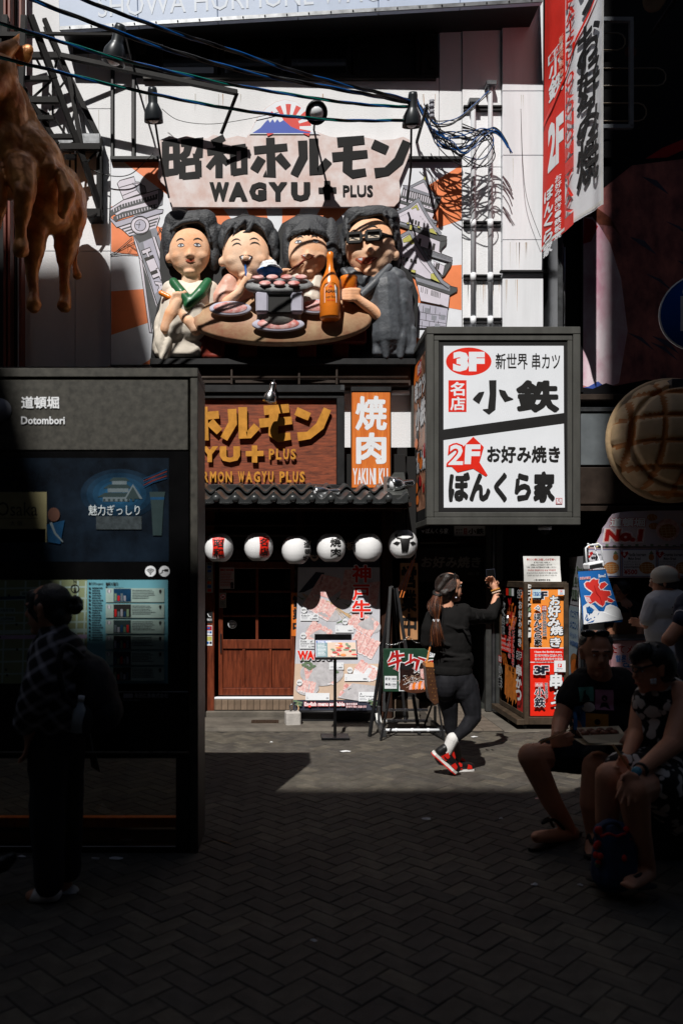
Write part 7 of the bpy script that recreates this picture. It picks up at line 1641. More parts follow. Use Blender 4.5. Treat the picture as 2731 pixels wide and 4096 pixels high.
M_hairc=mat('chestnut_hair',(104,54,30),0.42,0,0.3,40,0.5,160,(12,12,0.6),c2=(40,22,15),spec=0.6)
M_hairl=mat('hair_highlight',(150,88,50),0.4,0,0.2,40,spec=0.6)
M_hairk=mat('black_hair',(20,18,18),0.45,0,0.3,40,0.5,160,(12,12,0.6),spec=0.6)
M_hairg=mat('short_grey_hair',(84,80,76),0.7,0,0.3,60,0.8,200,c2=(40,38,36))
M_sweat=mat('black_sweatshirt',(23,22,22),0.95,0,0.12,7,0.5,14,spec=0.15)
M_legg=mat('black_leggings',(20,20,24),0.8,0,0.3,9,0.3,30,(3,3,0.6),c2=(30,30,35),spec=0.2)
M_sock=mat('white_ribbed_sock',(214,212,210),0.9,0,0.06,20,0.4,150,(10,10,0.3))
M_shoek=mat('black_leather',(24,23,24),0.4,0,0.1,10);M_shoer=mat('red_leather',(206,36,26),0.4,0,0.06,10);M_sole=mat('white_rubber',(220,218,216),0.6,0,0.05)
def person(x,y,label):return thing('person',(x,y,0),label,'person')
def hand(q,palm,fwd,side,m,L=0.1,r=0.0088,curl=0.5,spread=0.22,thumb=1,nrm=None):
 """palm centre, finger direction, direction towards the little finger; five separate tapering fingers"""
 fwd=V3(fwd).normalized();side=V3(side);side=(side-fwd*side.dot(fwd)).normalized();n=V3(nrm).normalized()if nrm else fwd.cross(side)
 palm=V3(palm)
 for k in range(4):q.cap(palm-fwd*L*0.32+side*(k-1.5)*r*1.5,palm+fwd*L*0.2+side*(k-1.5)*r*2.0,r*1.45,r*1.25,m,10,3)
 for k,ln in enumerate((0.40,0.47,0.44,0.34)):
  b=palm+fwd*L*0.22+side*(k-1.5)*r*2.05;d=(fwd+side*(k-1.5)*spread*0.25).normalized();p=[b];a=curl*0.5
  for s_,w in enumerate((0.45,0.32,0.26)):
   dd=(d*math.cos(a)+n*math.sin(a)).normalized();p.append(p[-1]+dd*L*ln*w*2.1);a+=curl
  q.chain(p,[r*1.12,r*1.02,r*0.92,r*0.75],m,10)
 b=palm-fwd*L*0.22-side*r*2.4*thumb;t1=b+(fwd*0.55-side*0.75*thumb+n*0.3).normalized()*L*0.34;t2=t1+(fwd*0.9-side*0.1*thumb+n*0.45).normalized()*L*0.26
 q.chain([palm-fwd*L*0.25,b,t1,t2],[r*1.5,r*1.4,r*1.12,r*0.9],m,10)
def face(q,c,f,s,m,k=1.0):
 """skull with brow, nose, lips, chin and ears; c head centre, f the way it looks, s its left"""
 f=V3(f).normalized();s=V3(s).normalized();u=f.cross(s)*-1
 if u.z<0:u=-u
 def p(a,b,h):return c+f*(a*k)+s*(b*k)+u*(h*k)
 yaw=math.atan2(f.y,f.x)
 q.ell(p(-0.012,0,0.03),(0.098*k,0.077*k,0.093*k),m,20,14,(0,0,yaw));q.ell(p(0.022,0,-0.035),(0.070*k,0.060*k,0.082*k),m,20,14,(0,0,yaw))
 q.cap(p(0.068,0,-0.098),p(0.05,0,-0.09),0.022*k,0.03*k,m)
 q.chain([p(0.088,0,0.018),p(0.104,0,-0.018),p(0.094,0,-0.026)],[0.009*k,0.014*k,0.012*k],m,8)
 q.cap(p(0.083,0.018,-0.054),p(0.083,-0.018,-0.054),0.008*k,0.008*k,m,8);q.cap(p(0.081,0.015,-0.066),p(0.081,-0.015,-0.066),0.009*k,0.009*k,m,8)
 q.cap(p(0.083,0.04,0.03),p(0.089,0.012,0.028),0.01*k,0.01*k,m,8);q.cap(p(0.083,-0.04,0.03),p(0.089,-0.012,0.028),0.01*k,0.01*k,m,8)
 for e in(1,-1):q.cap(p(-0.008,e*0.076,0.018),p(-0.004,e*0.074,-0.03),0.017*k,0.011*k,m,10)
 return p
def eyes(parent,p,k=1.0):
 q=MB()
 for e in(1,-1):q.ell(p(0.079,e*0.031,0.008),(0.006*k,0.011*k,0.005*k),M_white,10,8);q.ell(p(0.083,e*0.031,0.008),(0.0035*k,0.005*k,0.005*k),M_ink,8,6)
 q.cap(p(0.092,0.02,-0.0595),p(0.092,-0.02,-0.0595),0.003*k,0.003*k,M_lip,6)
 for e in(1,-1):q.cap(p(0.088,e*0.045,0.033),p(0.095,e*0.016,0.034),0.004*k,0.004*k,M_hairk,6)
 o=q.build('eyes_and_mouth',parent);o['kind']='stuff'
YWm=6.35
def Wp(x,y,d=0.0):return P(832.6+x*.26855,1177.1+y*.26855,YWm-d)
ws_=.26855*YWm/FPX
wm=person(Wp(790,0).x,YWm,'woman in a black sweatshirt and leggings holding up a phone, white socks and red sneakers')
q=MB();hc=Wp(748,645,-0.0)
pf=face(q,hc,(0.86,0.45,0.12),(-0.45,0.86,0),M_flesh,1.0)
q.cap(Wp(715,720),Wp(715,830,0),0.052,0.06,M_flesh)
q.chain([Wp(730,880,-0.02),Wp(755,1080,-0.02),Wp(775,1380,-0.02)],[0.07,0.085,0.09],M_flesh)
sh=Wp(890,870,-0.05);el=Wp(1090,890,-0.2);wr=Wp(1146,700,-0.3);pa=Wp(1118,620,-0.31)
q.chain([Wp(760,880),sh,el,wr,pa],[0.045,0.038,0.034,0.026,0.024],M_flesh)
ph_c=Wp(1096,560,-0.335)
hand(q,pa,Wp(1085,560,-0.31)-pa,V3((0,0.4,-0.1))+V3((-0.2,0,-0.9)),M_flesh,0.095,0.0085,0.55)
for k,(fx,fy)in enumerate(((1058,575),(1060,605),(1068,640))):q.chain([Wp(1110,615+k*14,-0.33),Wp(1072,fy-4,-0.36),Wp(fx,fy,-0.335)],[0.010,0.009,0.008],M_flesh,8)
q.chain([Wp(1135,640,-0.3),Wp(1105,615,-0.31),Wp(1088,608,-0.318)],[0.014,0.011,0.009],M_flesh,8)
la=Wp(575,900,0.02);le=Wp(548,1110,0.0);lw=Wp(640,1190,-0.12)
q.chain([Wp(680,890),la,le,lw],[0.045,0.036,0.032,0.024],M_flesh);hand(q,lw+V3((0.03,0.03,-0.01)),(0.8,0.5,-0.1),(0,0,-1),M_flesh,0.09)
q.chain([Wp(860,1450,-0.02),Wp(935,1740,0.02),Wp(880,1840,0.05),Wp(770,1950,0.06),Wp(720,2060,0.05)],[0.07,0.04,0.035,0.026,0.026],M_flesh);q.chain([Wp(700,1470,0),Wp(745,1720,-0.06),Wp(785,2020,-0.1),Wp(810,2170,-0.1)],[0.07,0.04,0.026,0.026],M_flesh)
body=q.blob('body',wm,0.006,3);eyes(wm,pf)
q=MB()
q.ell(Wp(750,960,0),(0.148,0.115,0.15),M_sweat,24,16);q.ell(Wp(765,1120,0),(0.152,0.118,0.2),M_sweat,24,16);q.ell(Wp(775,1270,0),(0.160,0.125,0.13),M_sweat,24,16)
q.chain([Wp(650,850),Wp(860,845,-0.02)],[0.062,0.066],M_sweat);q.cap(Wp(712,835),Wp(722,870),0.066,0.09,M_sweat);q.chain([Wp(600,890,0.02),Wp(660,870)],[0.062,0.07],M_sweat)
q.chain([Wp(850,880,-0.02),Wp(960,890,-0.1),Wp(1090,890,-0.2),Wp(1136,790,-0.26),Wp(1141,752,-0.28)],[0.078,0.066,0.056,0.043,0.036],M_sweat)
q.chain([Wp(600,900,0.02),Wp(556,1000,0.02),Wp(545,1110,0.0),Wp(610,1170,-0.1)],[0.066,0.055,0.05,0.036],M_sweat)
q.lathe([(0.001,-0.03),(0.150,-0.03),(0.154,0.0),(0.152,0.03),(0.001,0.03)],Wp(770,1352,0),M_sweat,32,sx=1,sy=0.8)
for a,b in(((620,1180),(900,1230)),((680,1260),(930,1240)),((640,1090),(800,1150)),((960,845),(1000,930)),((1020,850),(1050,930)),((720,960),(900,990)),((860,1000),(935,1060))):q.chain([Wp(*a,0.112),Wp((a[0]+b[0])/2,(a[1]+b[1])/2+16,0.118),Wp(*b,0.10)],[0.006,0.013,0.005],M_sweat,8)
q.blob('sweatshirt',wm,0.007,4,disp=0.012,dscale=0.09)
q=MB()
q.ell(Wp(780,1420,0),(0.155,0.12,0.13),M_legg,24,16);q.ell(Wp(705,1480,0.02),(0.092,0.105,0.13),M_legg);q.ell(Wp(865,1490,0.01),(0.1,0.105,0.14),M_legg)
q.chain([Wp(880,1490,0.0),Wp(925,1640,0.02),Wp(945,1745,0.03),Wp(880,1840,0.05),Wp(775,1945,0.06)],[0.104,0.082,0.064,0.055,0.036],M_legg)
q.chain([Wp(700,1480,-0.02),Wp(735,1650,-0.05),Wp(748,1740,-0.07),Wp(752,1840,-0.09),Wp(785,2005,-0.1)],[0.098,0.076,0.061,0.053,0.034],M_legg)
q.blob('leggings',wm,0.007,4)
q=MB();q.chain([Wp(768,1935,0.06),Wp(738,2000,0.06),Wp(716,2050,0.05)],[0.05,0.044,0.042],M_sock);q.blob('sock',wm,0.006,2)
q=MB()
for t in(0.35,0.5):c=Wp(768,1935,0.06).lerp(Wp(716,2050,0.05),t);q.lathe([(0.0475-t*0.008,-0.004),(0.0495-t*0.008,0),(0.0475-t*0.008,0.004)],c,M_dred,20,(Wp(716,2050,0.05)-Wp(768,1935,0.06)))
q.build('sock_stripes',wm)['kind']='stuff'
q=MB();q.chain([Wp(785,1995,-0.1),Wp(802,2085,-0.1)],[0.044,0.042],mat('grey_sock',(104,98,94),0.9,0,0.1,20,0.4,150));q.blob('sock',wm,0.006,2)
def shoe(name,heel,toe,up,w=0.042,h=0.075):
 """heel and toe are on the sole line"""
 f=(toe-heel).normalized();up=(up-f*up.dot(f)).normalized();s=f.cross(up);L=(toe-heel).length
 def p(a,b,c):return heel+f*(a*L)+s*b+up*c
 o=bpy.data.objects.new(name,None);COL.objects.link(o);o.parent=wm
 out=[(0.0,0.55),(0.06,0.8),(0.3,0.78),(0.55,0.95),(0.78,1.05),(0.93,0.8),(1.0,0.3)]
 ring=[(a,w*b)for a,b in out]+[(a,-w*b)for a,b in reversed(out)]
 q=MB();lo=[p(a,b,0)for a,b in ring];hi=[p(a,b,0.024)for a,b in ring];n=len(ring)
 q.add(lo+hi,[tuple(range(n))[::-1],tuple(range(n,2*n))]+[(i,(i+1)%n,n+(i+1)%n,n+i)for i in range(n)],M_sole);q.build('sole',o)
 q=MB();q.add([p(a,b*1.02,-0.006)for a,b in ring]+[p(a,b*1.02,0.004)for a,b in ring],[tuple(range(n))[::-1],tuple(range(n,2*n))]+[(i,(i+1)%n,n+(i+1)%n,n+i)for i in range(n)],M_shoer);q.build('outsole',o)
 q=MB();q.chain([p(0.14,0,0.05),p(0.18,0,h*1.25)],[w*0.86,w*0.9],M_shoek);q.chain([p(0.2,0,0.06),p(0.45,0,0.062),p(0.72,0,0.045),p(0.88,0,0.038)],[w*0.85,w*0.84,w*0.9,w*0.8],M_shoek);q.blob('upper',o,0.005,2)
 def side(sg):
  S=Sheet(lambda a,b:p(a,sg*(w*0.93),b),s*sg,first=0.002);return S
 for sg in(1,-1):
  S=side(sg);w8=M_shoer
  S.z=0.004 if True else 0
  S.poly([(0.42,0.03),(0.42,0.075),(0.28,0.095),(0.24,0.06),(0.2,0.03)][::sg],w8);S.poly([(0.84,0.03),(0.8,0.058),(0.66,0.07),(0.62,0.03)][::sg],w8)
  S.poly([(0.24,0.052),(0.36,0.036),(0.62,0.066),(0.38,0.052)][::sg],M_shoek);S.build('side_panels',o)['kind']='stuff'
 q=MB();q.chain([p(0.4,0,0.118),p(0.6,0,0.088)],[0.016,0.014],M_shoer);q.blob('red_overlays',o,0.005,2)['kind']='stuff'
 return o
shoe('sneaker',Wp(592,2058,0.06),Wp(796,2238,0.03),V3((0.6,-0.1,0.8)))
shoe('sneaker',Wp(738,2226,-0.08),Wp(948,2212,-0.14),V3((0,0,1)))
q=MB();q.ell(Wp(715,622,0.0),(0.094,0.102,0.098),M_hairb,24,16);q.ell(Wp(690,700,0.01),(0.07,0.085,0.075),M_hairb);q.chain([Wp(790,560,0.02),Wp(720,560,0.07),Wp(650,660,0.06)],[0.03,0.04,0.03],M_hairb);q.chain([Wp(780,610,0.075),Wp(700,690,0.08),Wp(640,690,0.03)],[0.02,0.03,0.03],M_hairb)
q.blob('hair',wm,0.007,2,disp=0.004,dscale=0.02)
q=MB();q.chain([Wp(635,700,0.05),Wp(615,790,0.11),Wp(628,900,0.14)],[0.032,0.042,0.02],M_hairc);q.chain([Wp(628,920,0.14),Wp(628,1020,0.15),Wp(636,1110,0.15)],[0.018,0.03,0.01],M_hairc)
for k in range(10):a=rnd.uniform(-34,34);q.chain([Wp(628+a*0.3,940,0.15),Wp(630+a,1040,0.16),Wp(640+a*0.9,1100+rnd.uniform(0,40),0.15)],[0.012,0.012,0.004],M_hairc,8);q.chain([Wp(632+a*0.4,710,0.08),Wp(618+a*1.1,800,0.13),Wp(628+a*0.4,890,0.15)],[0.012,0.016,0.008],M_hairc,8)
pt=q.blob('ponytail',wm,0.006,1)
q=MB()
for k in range(150):
 a,b=rnd.gauss(0,0.5),rnd.gauss(0,0.5);m_=rnd.choice([M_hairc,M_hairc,M_hairb,M_hairl]);h_=Wp(628+a*14,905,0.15+b*0.012)
 q.tube(spline([Wp(640+a*24,715,0.07+b*0.02),Wp(614+a*40,800,0.125+b*0.045),h_],3),0.0016,m_,4,False)
 q.tube(spline([h_,Wp(630+a*32,1010,0.16+b*0.035),Wp(640+a*40,1080+rnd.uniform(0,70),0.15+b*0.03)],3),0.0016,m_,4,False)
for k in range(140):
 t=rnd.uniform(-1.5,1.3);z_=rnd.uniform(0.0,1.0);c0=Wp(715,622,0)
 st_=c0+V3((math.cos(t)*0.045+0.018,-abs(math.sin(z_*1.6))*0.092,0.08*math.cos(z_*1.7)+0.012));md=c0+V3((0.0+0.02*math.cos(t),-0.098-0.01*z_,0.06*math.cos(z_*2)-0.02));q.tube(spline([st_,md,Wp(645,690+rnd.uniform(-14,14),0.075)],3),0.0014,rnd.choice([M_hairb,M_hairb,M_hairc]),4,False)
q.build('hair_strands',pt)['kind']='stuff'
q=MB()
for k in range(9):t=2*math.pi*k/9;q.ell(Wp(642+34*math.cos(t),690+22*math.sin(t),0.06+0.03*math.sin(t)),(0.016,0.018,0.016),M_ink,10,7)
q.blob('scrunchie',wm,0.006,2)
q=MB()
for k in range(7):q.ell(Wp(602+k*8,920+(k%2)*10,0.165),(0.006,0.006,0.006),M_white,8,6)
q.build('pearl_hair_tie',wm)['kind']='stuff'
q=MB();a,b,c=Wp(660,548,0.05),Wp(735,528,0.09),Wp(800,560,0.04);q.tube(spline([a,b,c,Wp(822,590,-0.03)],8),0.006,M_ink,8);q.tube(spline([b+V3((0.05,0,0.01)),Wp(770,600,0.085),Wp(755,670,0.09)],6),0.004,M_ink,6);q.build('sunglasses',wm)['kind']='stuff'
q=MB();q.ell(Wp(797,728,0.075),(0.006,0.006,0.006),M_white,8,6);q.build('earring',wm)
q=MB();ax=(pa-wr).normalized()
for row,(t,m)in enumerate(((0.02,M_tan),(-0.008,M_brown),(0.04,M_gold))):
 c=wr+ax*t;a_=ax.cross(V3((0,0,1))).normalized();b_=ax.cross(a_)
 for k in range(14):tt=2*math.pi*k/14;q.ell(c+a_*(0.031*math.cos(tt))+b_*(0.031*math.sin(tt)),(0.0075,0.0075,0.0075),m,8,5)
q.build('bead_bracelet',wm)['kind']='stuff'
pn=V3((-0.25,-0.95,0.15)).normalized();pu=V3((-0.06,0.15,1));pu=(pu-pn*pu.dot(pn)).normalized();px_=pu.cross(pn)
q=MB();q.obox(ph_c,px_,pn,pu,0.036,0.0045,0.075,M_navy,0.004);o=q.build('phone');tag(o,'dark blue phone held up in the woman\'s raised hand','phone')
q=MB();q.obox(ph_c+pn*0.0046,px_,pn,pu,0.033,0.0005,0.071,M_kblack,0.0003);q.build('screen',o)
bag=thing('shoulder_bag',Wp(590,1640,0.1),'brown patterned leather shoulder bag hanging at the walking woman\'s side','bag')
M_bag=mat('brown_coated_canvas',(72,44,28),0.45,0,0.12,8,0.1,80);M_bagt=mat('tan_leather',(200,128,66),0.5,0,0.08);M_bagm=mat('bag_motif',(132,94,52),0.5)
q=MB();bp=[(538,1318),(604,1322),(640,1560),(648,1625),(615,1645),(575,1605),(552,1500)]
q.prism([Wp(x,y,0.17)for x,y in bp[::-1]],0.13,M_bag);q.build('bag_body',bag)
q=MB();q.prism([Wp(x,y,0.173)for x,y in[(538,1288),(604,1288),(606,1324),(537,1320)][::-1]],0.13,M_bagt);q.build('leather_top',bag)
q=MB();q.bar(Wp(545,1290,0.16),Wp(575,1150,0.12),0.012,0.012,M_bagt);q.bar(Wp(575,1150,0.12),Wp(640,880,0.09),0.014,0.01,M_black);q.build('strap',bag)
S=Sheet(lambda x,y:Wp(x,y,0.17),first=0.002)
for j in range(9):
 for i in range(3):
  x,y=556+j*6+i*26-(8 if j%2 else 0),1345+j*32
  if 545+j*7<x<612+j*4:
   if(i+j)%2:S.text('LV',x-6,y-6,x+6,y+6,M_bagm,0.0)
   else:S.poly([(x,y+7),(x+6,y),(x,y-7),(x-6,y)],M_bagm)
S.build('motif_print',bag)['kind']='stuff'
YLp=3.94
def Lp(x,y,d=0.0):return P(x*.3418,1292+y*.3418,YLp-d)
lp=person(Lp(350,0).x,YLp,'person with a hair bun, dark plaid shirt and wide trousers standing before the kiosk')
q=MB();hc=Lp(318,318);pf=face(q,hc,(-0.97,0.2,-0.05),(-0.2,-0.97,0),M_flesh,1.02)
q.cap(Lp(360,400),Lp(375,520),0.054,0.065,M_flesh);q.chain([Lp(380,560),Lp(390,800),Lp(380,1150)],[0.09,0.09,0.09],M_flesh)
q.chain([Lp(330,580,0.08),Lp(270,820,0.14),Lp(210,1080,0.12),Lp(195,1170,0.1)],[0.06,0.045,0.032,0.026],M_flesh);hand(q,Lp(192,1205,0.1),(-0.05,0,-1),(0,-1,0),M_flesh,0.095,0.0088,0.35)
for x0,d in((330,0.05),(460,-0.08)):q.chain([Lp(x0,1150,d),Lp(x0-10,1650,d),Lp(x0-20,2190,d)],[0.055,0.045,0.034],M_flesh);q.chain([Lp(x0-10,2215,d),Lp(x0-120,2240,d)],[0.034,0.028],M_flesh)
q.chain([Lp(420,580,-0.12),Lp(430,850,-0.18),Lp(350,1080,-0.22)],[0.05,0.04,0.028],M_flesh);hand(q,Lp(335,1130,-0.22),(-0.2,0,-1),(0,1,0),M_flesh,0.095,0.0088,0.35)
q.blob('body',lp,0.0065,3);eyes(lp,pf,1.02)
q=MB();q.ell(Lp(355,270),(0.098,0.09,0.096),M_hairk,24,16);q.ell(Lp(405,345),(0.06,0.085,0.07),M_hairk);q.chain([Lp(240,240,0.03),Lp(215,320,0.04),Lp(255,400,0.06)],[0.03,0.02,0.006],M_hairk);q.chain([Lp(225,225),Lp(200,290,0.0)],[0.035,0.016],M_hairk)
q.blob('hair',lp,0.007,2,disp=0.006,dscale=0.03)
q=MB()
for k in range(12):t=2*math.pi*k/12;q.ell(Lp(505+26*math.cos(t),285+34*math.sin(t),0.02*math.sin(t*3)),(0.024,0.03,0.024),M_hairk,10,8)
q.blob('hair_bun',lp,0.007,1,disp=0.01,dscale=0.02)
def plaid(name):
 m=mat(name,(22,21,25),0.85,0,0,1);n=m.node_tree.nodes;l=m.node_tree.links
 tc=n.new('ShaderNodeTexCoord');mp=n.new('ShaderNodeMapping');mp.inputs['Rotation'].default_value=(rad(10),rad(33),rad(20));l.new(tc.outputs['Object'],mp.inputs[0]);outs=[]
 for ax in('X','Z'):
  w=n.new('ShaderNodeTexWave');w.bands_direction=ax;w.inputs['Scale'].default_value=4.6;w.inputs['Distortion'].default_value=0.6;w.inputs['Detail Scale'].default_value=2;l.new(mp.outputs[0],w.inputs[0])
  c=n.new('ShaderNodeValToRGB');c.color_ramp.elements[0].position=0.62;c.color_ramp.elements[1].position=1.0;l.new(w.outputs[1],c.inputs[0]);outs.append(c)
 ad=n.new('ShaderNodeMix');ad.data_type='RGBA';ad.blend_type='ADD';ad.inputs[0].default_value=1;l.new(outs[0].outputs[0],ad.inputs[6]);l.new(outs[1].outputs[0],ad.inputs[7])
 mx=n.new('ShaderNodeMix');mx.data_type='RGBA';mx.inputs[6].default_value=rgb((24,23,28));mx.inputs[7].default_value=rgb((176,174,182))
 sc=n.new('ShaderNodeMath');sc.operation='MULTIPLY';sc.inputs[1].default_value=0.5;l.new(ad.outputs[2],sc.inputs[0]);l.new(sc.outputs[0],mx.inputs[0]);l.new(mx.outputs[2],n['Principled BSDF'].inputs['Base Color']);return m
M_plaid=plaid('dark_plaid_cloth')
q=MB();q.ell(Lp(390,640),(0.145,0.14,0.15),M_plaid,24,16);q.ell(Lp(395,850),(0.14,0.145,0.22),M_plaid,24,16);q.ell(Lp(375,1030),(0.14,0.145,0.12),M_plaid,24,16);q.cap(Lp(375,505),Lp(385,560),0.075,0.12,M_plaid)
q.chain([Lp(340,590,0.09),Lp(270,790,0.16),Lp(205,990,0.16),Lp(165,1085,0.13)],[0.085,0.08,0.07,0.056],M_plaid);q.chain([Lp(440,590,-0.1),Lp(450,850,-0.18),Lp(380,1030,-0.2)],[0.085,0.08,0.06],M_plaid)
q.chain([Lp(300,470,0.04),Lp(420,450,0.03),Lp(470,540,0.05)],[0.03,0.035,0.03],M_plaid)
q.blob('plaid_shirt',lp,0.008,3,disp=0.018,dscale=0.12)
M_trou=mat('dark_wide_trousers',(36,34,42),0.9,0,0.15,6,0.3,16,(2,2,0.4))
q=MB();q.ell(Lp(380,1190),(0.135,0.12,0.12),M_trou)
q.chain([Lp(330,1220,0.04),Lp(320,1650,0.05),Lp(330,2150,0.05)],[0.1,0.088,0.072],M_trou);q.chain([Lp(440,1220,-0.06),Lp(450,1650,-0.08),Lp(455,2060,-0.08)],[0.1,0.084,0.066],M_trou)
q.blob('trousers',lp,0.008,3,disp=0.02,dscale=0.14)
for x0,d in((330,0.05),(450,-0.08)):
 q=MB();q.chain([Lp(x0+30,2222,d),Lp(x0-60,2232,d),Lp(x0-105,2244,d)],[0.042,0.04,0.03],M_sole);q.blob('shoe',lp,0.006,2)
bpk=thing('backpack',Lp(620,1100,-0.02),'black backpack on the back of the person in the plaid shirt','backpack')
M_pack=mat('black_nylon',(26,25,32),0.7,0,0.15,8,0.3,30)
q=MB();q.ell(Lp(640,880,-0.02),(0.115,0.13,0.2),M_pack,24,16,(0,-0.2,0));q.ell(Lp(690,990,-0.02),(0.105,0.12,0.11),M_pack);q.ell(Lp(560,730,-0.02),(0.07,0.12,0.11),M_pack);q.blob('bag_body',bpk,0.008,4,disp=0.015,dscale=0.1)
q=MB();q.tube(spline([Lp(560,640,0.1),Lp(440,560,0.16),Lp(400,700,0.2),Lp(440,900,0.18),Lp(560,1000,0.1)],8),0.014,M_pack,8);q.build('strap',bpk)
q=MB();q.ell(Lp(560,1060,0.11),(0.05,0.04,0.075),M_pack);q.build('side_pocket',bpk)
wb=thing('water_bottle',Lp(540,1040,0.13),'clear plastic water bottle with a white cap in the backpack\'s side pocket','bottle')
q=MB();ax=Lp(548,960,0.13)-Lp(535,1060,0.13);q.lathe([(0,-0.1),(0.03,-0.1),(0.032,-0.02),(0.03,0.01),(0.014,0.04),(0.013,0.05),(0,0.05)],Lp(536,1000,0.13),mat('clear_plastic',(170,184,196),0.1,0,0,spec=0.7),18,ax);q.build('plastic_body',wb)
q=MB();q.lathe([(0,0.048),(0.016,0.048),(0.016,0.075),(0,0.076)],Lp(536,1000,0.13),M_white,18,ax);q.build('cap',wb)
kt=thing('key_tag',Lp(630,1300,0.05),'dark leather tag hanging on a thin strap below the backpack','tag')
q=MB();q.bar(Lp(608,1150,0.05),Lp(625,1270,0.05),0.006,0.004,M_mgrey);q.build('strap',kt)
q=MB();q.prism([Lp(x,y,0.05)for x,y in[(600,1285),(645,1290),(675,1410),(615,1375)][::-1]],0.006,M_brown);q.build('leather_tag',kt)
q=MB();q.chain([Lp(-80,2045,0.1),Lp(20,2020,0.1),Lp(75,1985,0.1),Lp(98,1962,0.1)],[0.05,0.045,0.03,0.012],M_shoek);o=q.blob('shoe',None,0.006,2);tag(o,'pointed black shoe of someone beyond the left edge','shoe')
def mkR(y0):return lambda x,y,d=0.0:P(1148.4+x*.2929,1406.8+y*.2929,y0-d)
Rm=mkR(4.95)
sm=person(Rm(780,0).x,5.0,'man in a black printed t-shirt and shorts sitting with chopsticks and a paper tray')
q=MB();hc=Rm(752,318,0.05);pf=face(q,hc,(-0.12,-0.98,-0.16),(0.98,-0.12,0),M_flesh2,1.12)
q.cap(Rm(770,440,0.0),Rm(790,560,-0.06),0.07,0.08,M_flesh2);q.chain([Rm(800,620,-0.1),Rm(800,900,-0.12),Rm(800,1090,-0.16)],[0.12,0.12,0.12],M_flesh2)
ls,le,lw=Rm(560,590,-0.06),Rm(470,860,0.02),Rm(440,985,0.22)
q.chain([Rm(680,560,-0.08),ls,le,lw],[0.08,0.064,0.052,0.034],M_flesh2);hand(q,Rm(440,1012,0.27),(0.45,-0.75,0.25),(0,0.3,-1),M_flesh2,0.1,0.0095,0.65)
rs_,re,rw=Rm(1040,600,-0.06),Rm(1090,900,0.0),Rm(960,1020,0.24)
q.chain([Rm(920,560,-0.08),rs_,re,rw],[0.08,0.064,0.052,0.034],M_flesh2);hand(q,Rm(880,1030,0.28),(-0.9,-0.4,0.05),(0,-1,0.1),M_flesh2,0.1,0.0095,0.3)
q.chain([Rm(640,1120,-0.1),Rm(240,1130,0.28),Rm(400,1480,0.24),Rm(530,1690,0.16)],[0.11,0.078,0.06,0.045],M_flesh2);q.chain([Rm(560,1730,0.12),Rm(420,1755,0.24),Rm(285,1760,0.34)],[0.046,0.042,0.034],M_flesh2)
for k in range(5):q.chain([Rm(330+k*9,1752-k*7,0.33-k*0.02),Rm(262+k*12,1758-k*9,0.37-k*0.022)],[0.016,0.013 if k else 0.016],M_flesh2,8)
q.chain([Rm(900,1130,-0.1),Rm(750,1210,0.34),Rm(705,1490,0.32),Rm(735,1740,0.26)],[0.11,0.08,0.062,0.045],M_flesh2);q.chain([Rm(735,1760,0.26),Rm(715,1870,0.42)],[0.045,0.04],M_flesh2)
for k in range(5):q.chain([Rm(690+k*14,1850,0.4),Rm(682+k*15,1905,0.46)],[0.016,0.013],M_flesh2,8)
q.blob('body',sm,0.007,3);eyes(sm,pf,1.12)
q=MB();q.ell(Rm(748,230,0.02),(0.1,0.105,0.075),M_hairg,24,16);q.ell(Rm(748,290,-0.05),(0.107,0.075,0.1),M_hairg);q.blob('hair',sm,0.007,2,disp=0.006,dscale=0.015)
q=MB()
for e in(-1,1):q.ell(Rm(742+e*56,165,0.11),(0.046,0.02,0.024),M_kblack,16,10,(0.5,0,0))
q.bar(Rm(735,160,0.12),Rm(749,160,0.12),0.01,0.008,M_kblack);q.build('sunglasses',sm)['kind']='stuff'
M_tee=mat('black_tshirt',(20,20,22),0.9,0,0.12,7,0.3,14)
q=MB();q.ell(Rm(800,640,-0.08),(0.225,0.15,0.16),M_tee,24,16);q.ell(Rm(800,830,-0.08),(0.21,0.165,0.21),M_tee,24,16);q.ell(Rm(800,1000,-0.06),(0.215,0.18,0.13),M_tee,24,16);q.chain([Rm(660,530,-0.08),Rm(940,530,-0.08)],[0.085,0.085],M_tee)
q.chain([Rm(620,580,-0.06),Rm(545,680,-0.03)],[0.095,0.092],M_tee);q.chain([Rm(980,580,-0.06),Rm(1060,700,-0.03)],[0.095,0.092],M_tee);q.blob('tshirt',sm,0.008,4,disp=0.014,dscale=0.1)
M_short=mat('dark_shorts',(22,22,26),0.85,0,0.12,7,0.3,16)
q=MB();q.ell(Rm(800,1110,-0.12),(0.21,0.17,0.12),M_short);q.chain([Rm(680,1120,-0.08),Rm(400,1110,0.16)],[0.125,0.105],M_short);q.chain([Rm(880,1130,-0.08),Rm(790,1150,0.2)],[0.125,0.11],M_short);q.blob('shorts',sm,0.008,4,disp=0.014,dscale=0.1)
def tee(x,y):r=max(0.0,1-((x-800)/300.0)**2);return Rm(x,y,-0.08+0.145*math.sqrt(r)+0.03)
S=Sheet(onto([o for o in sm.children if o.name.startswith('tshirt')][0],tee),V3((-0.05,-1,0.1)),first=0.003)
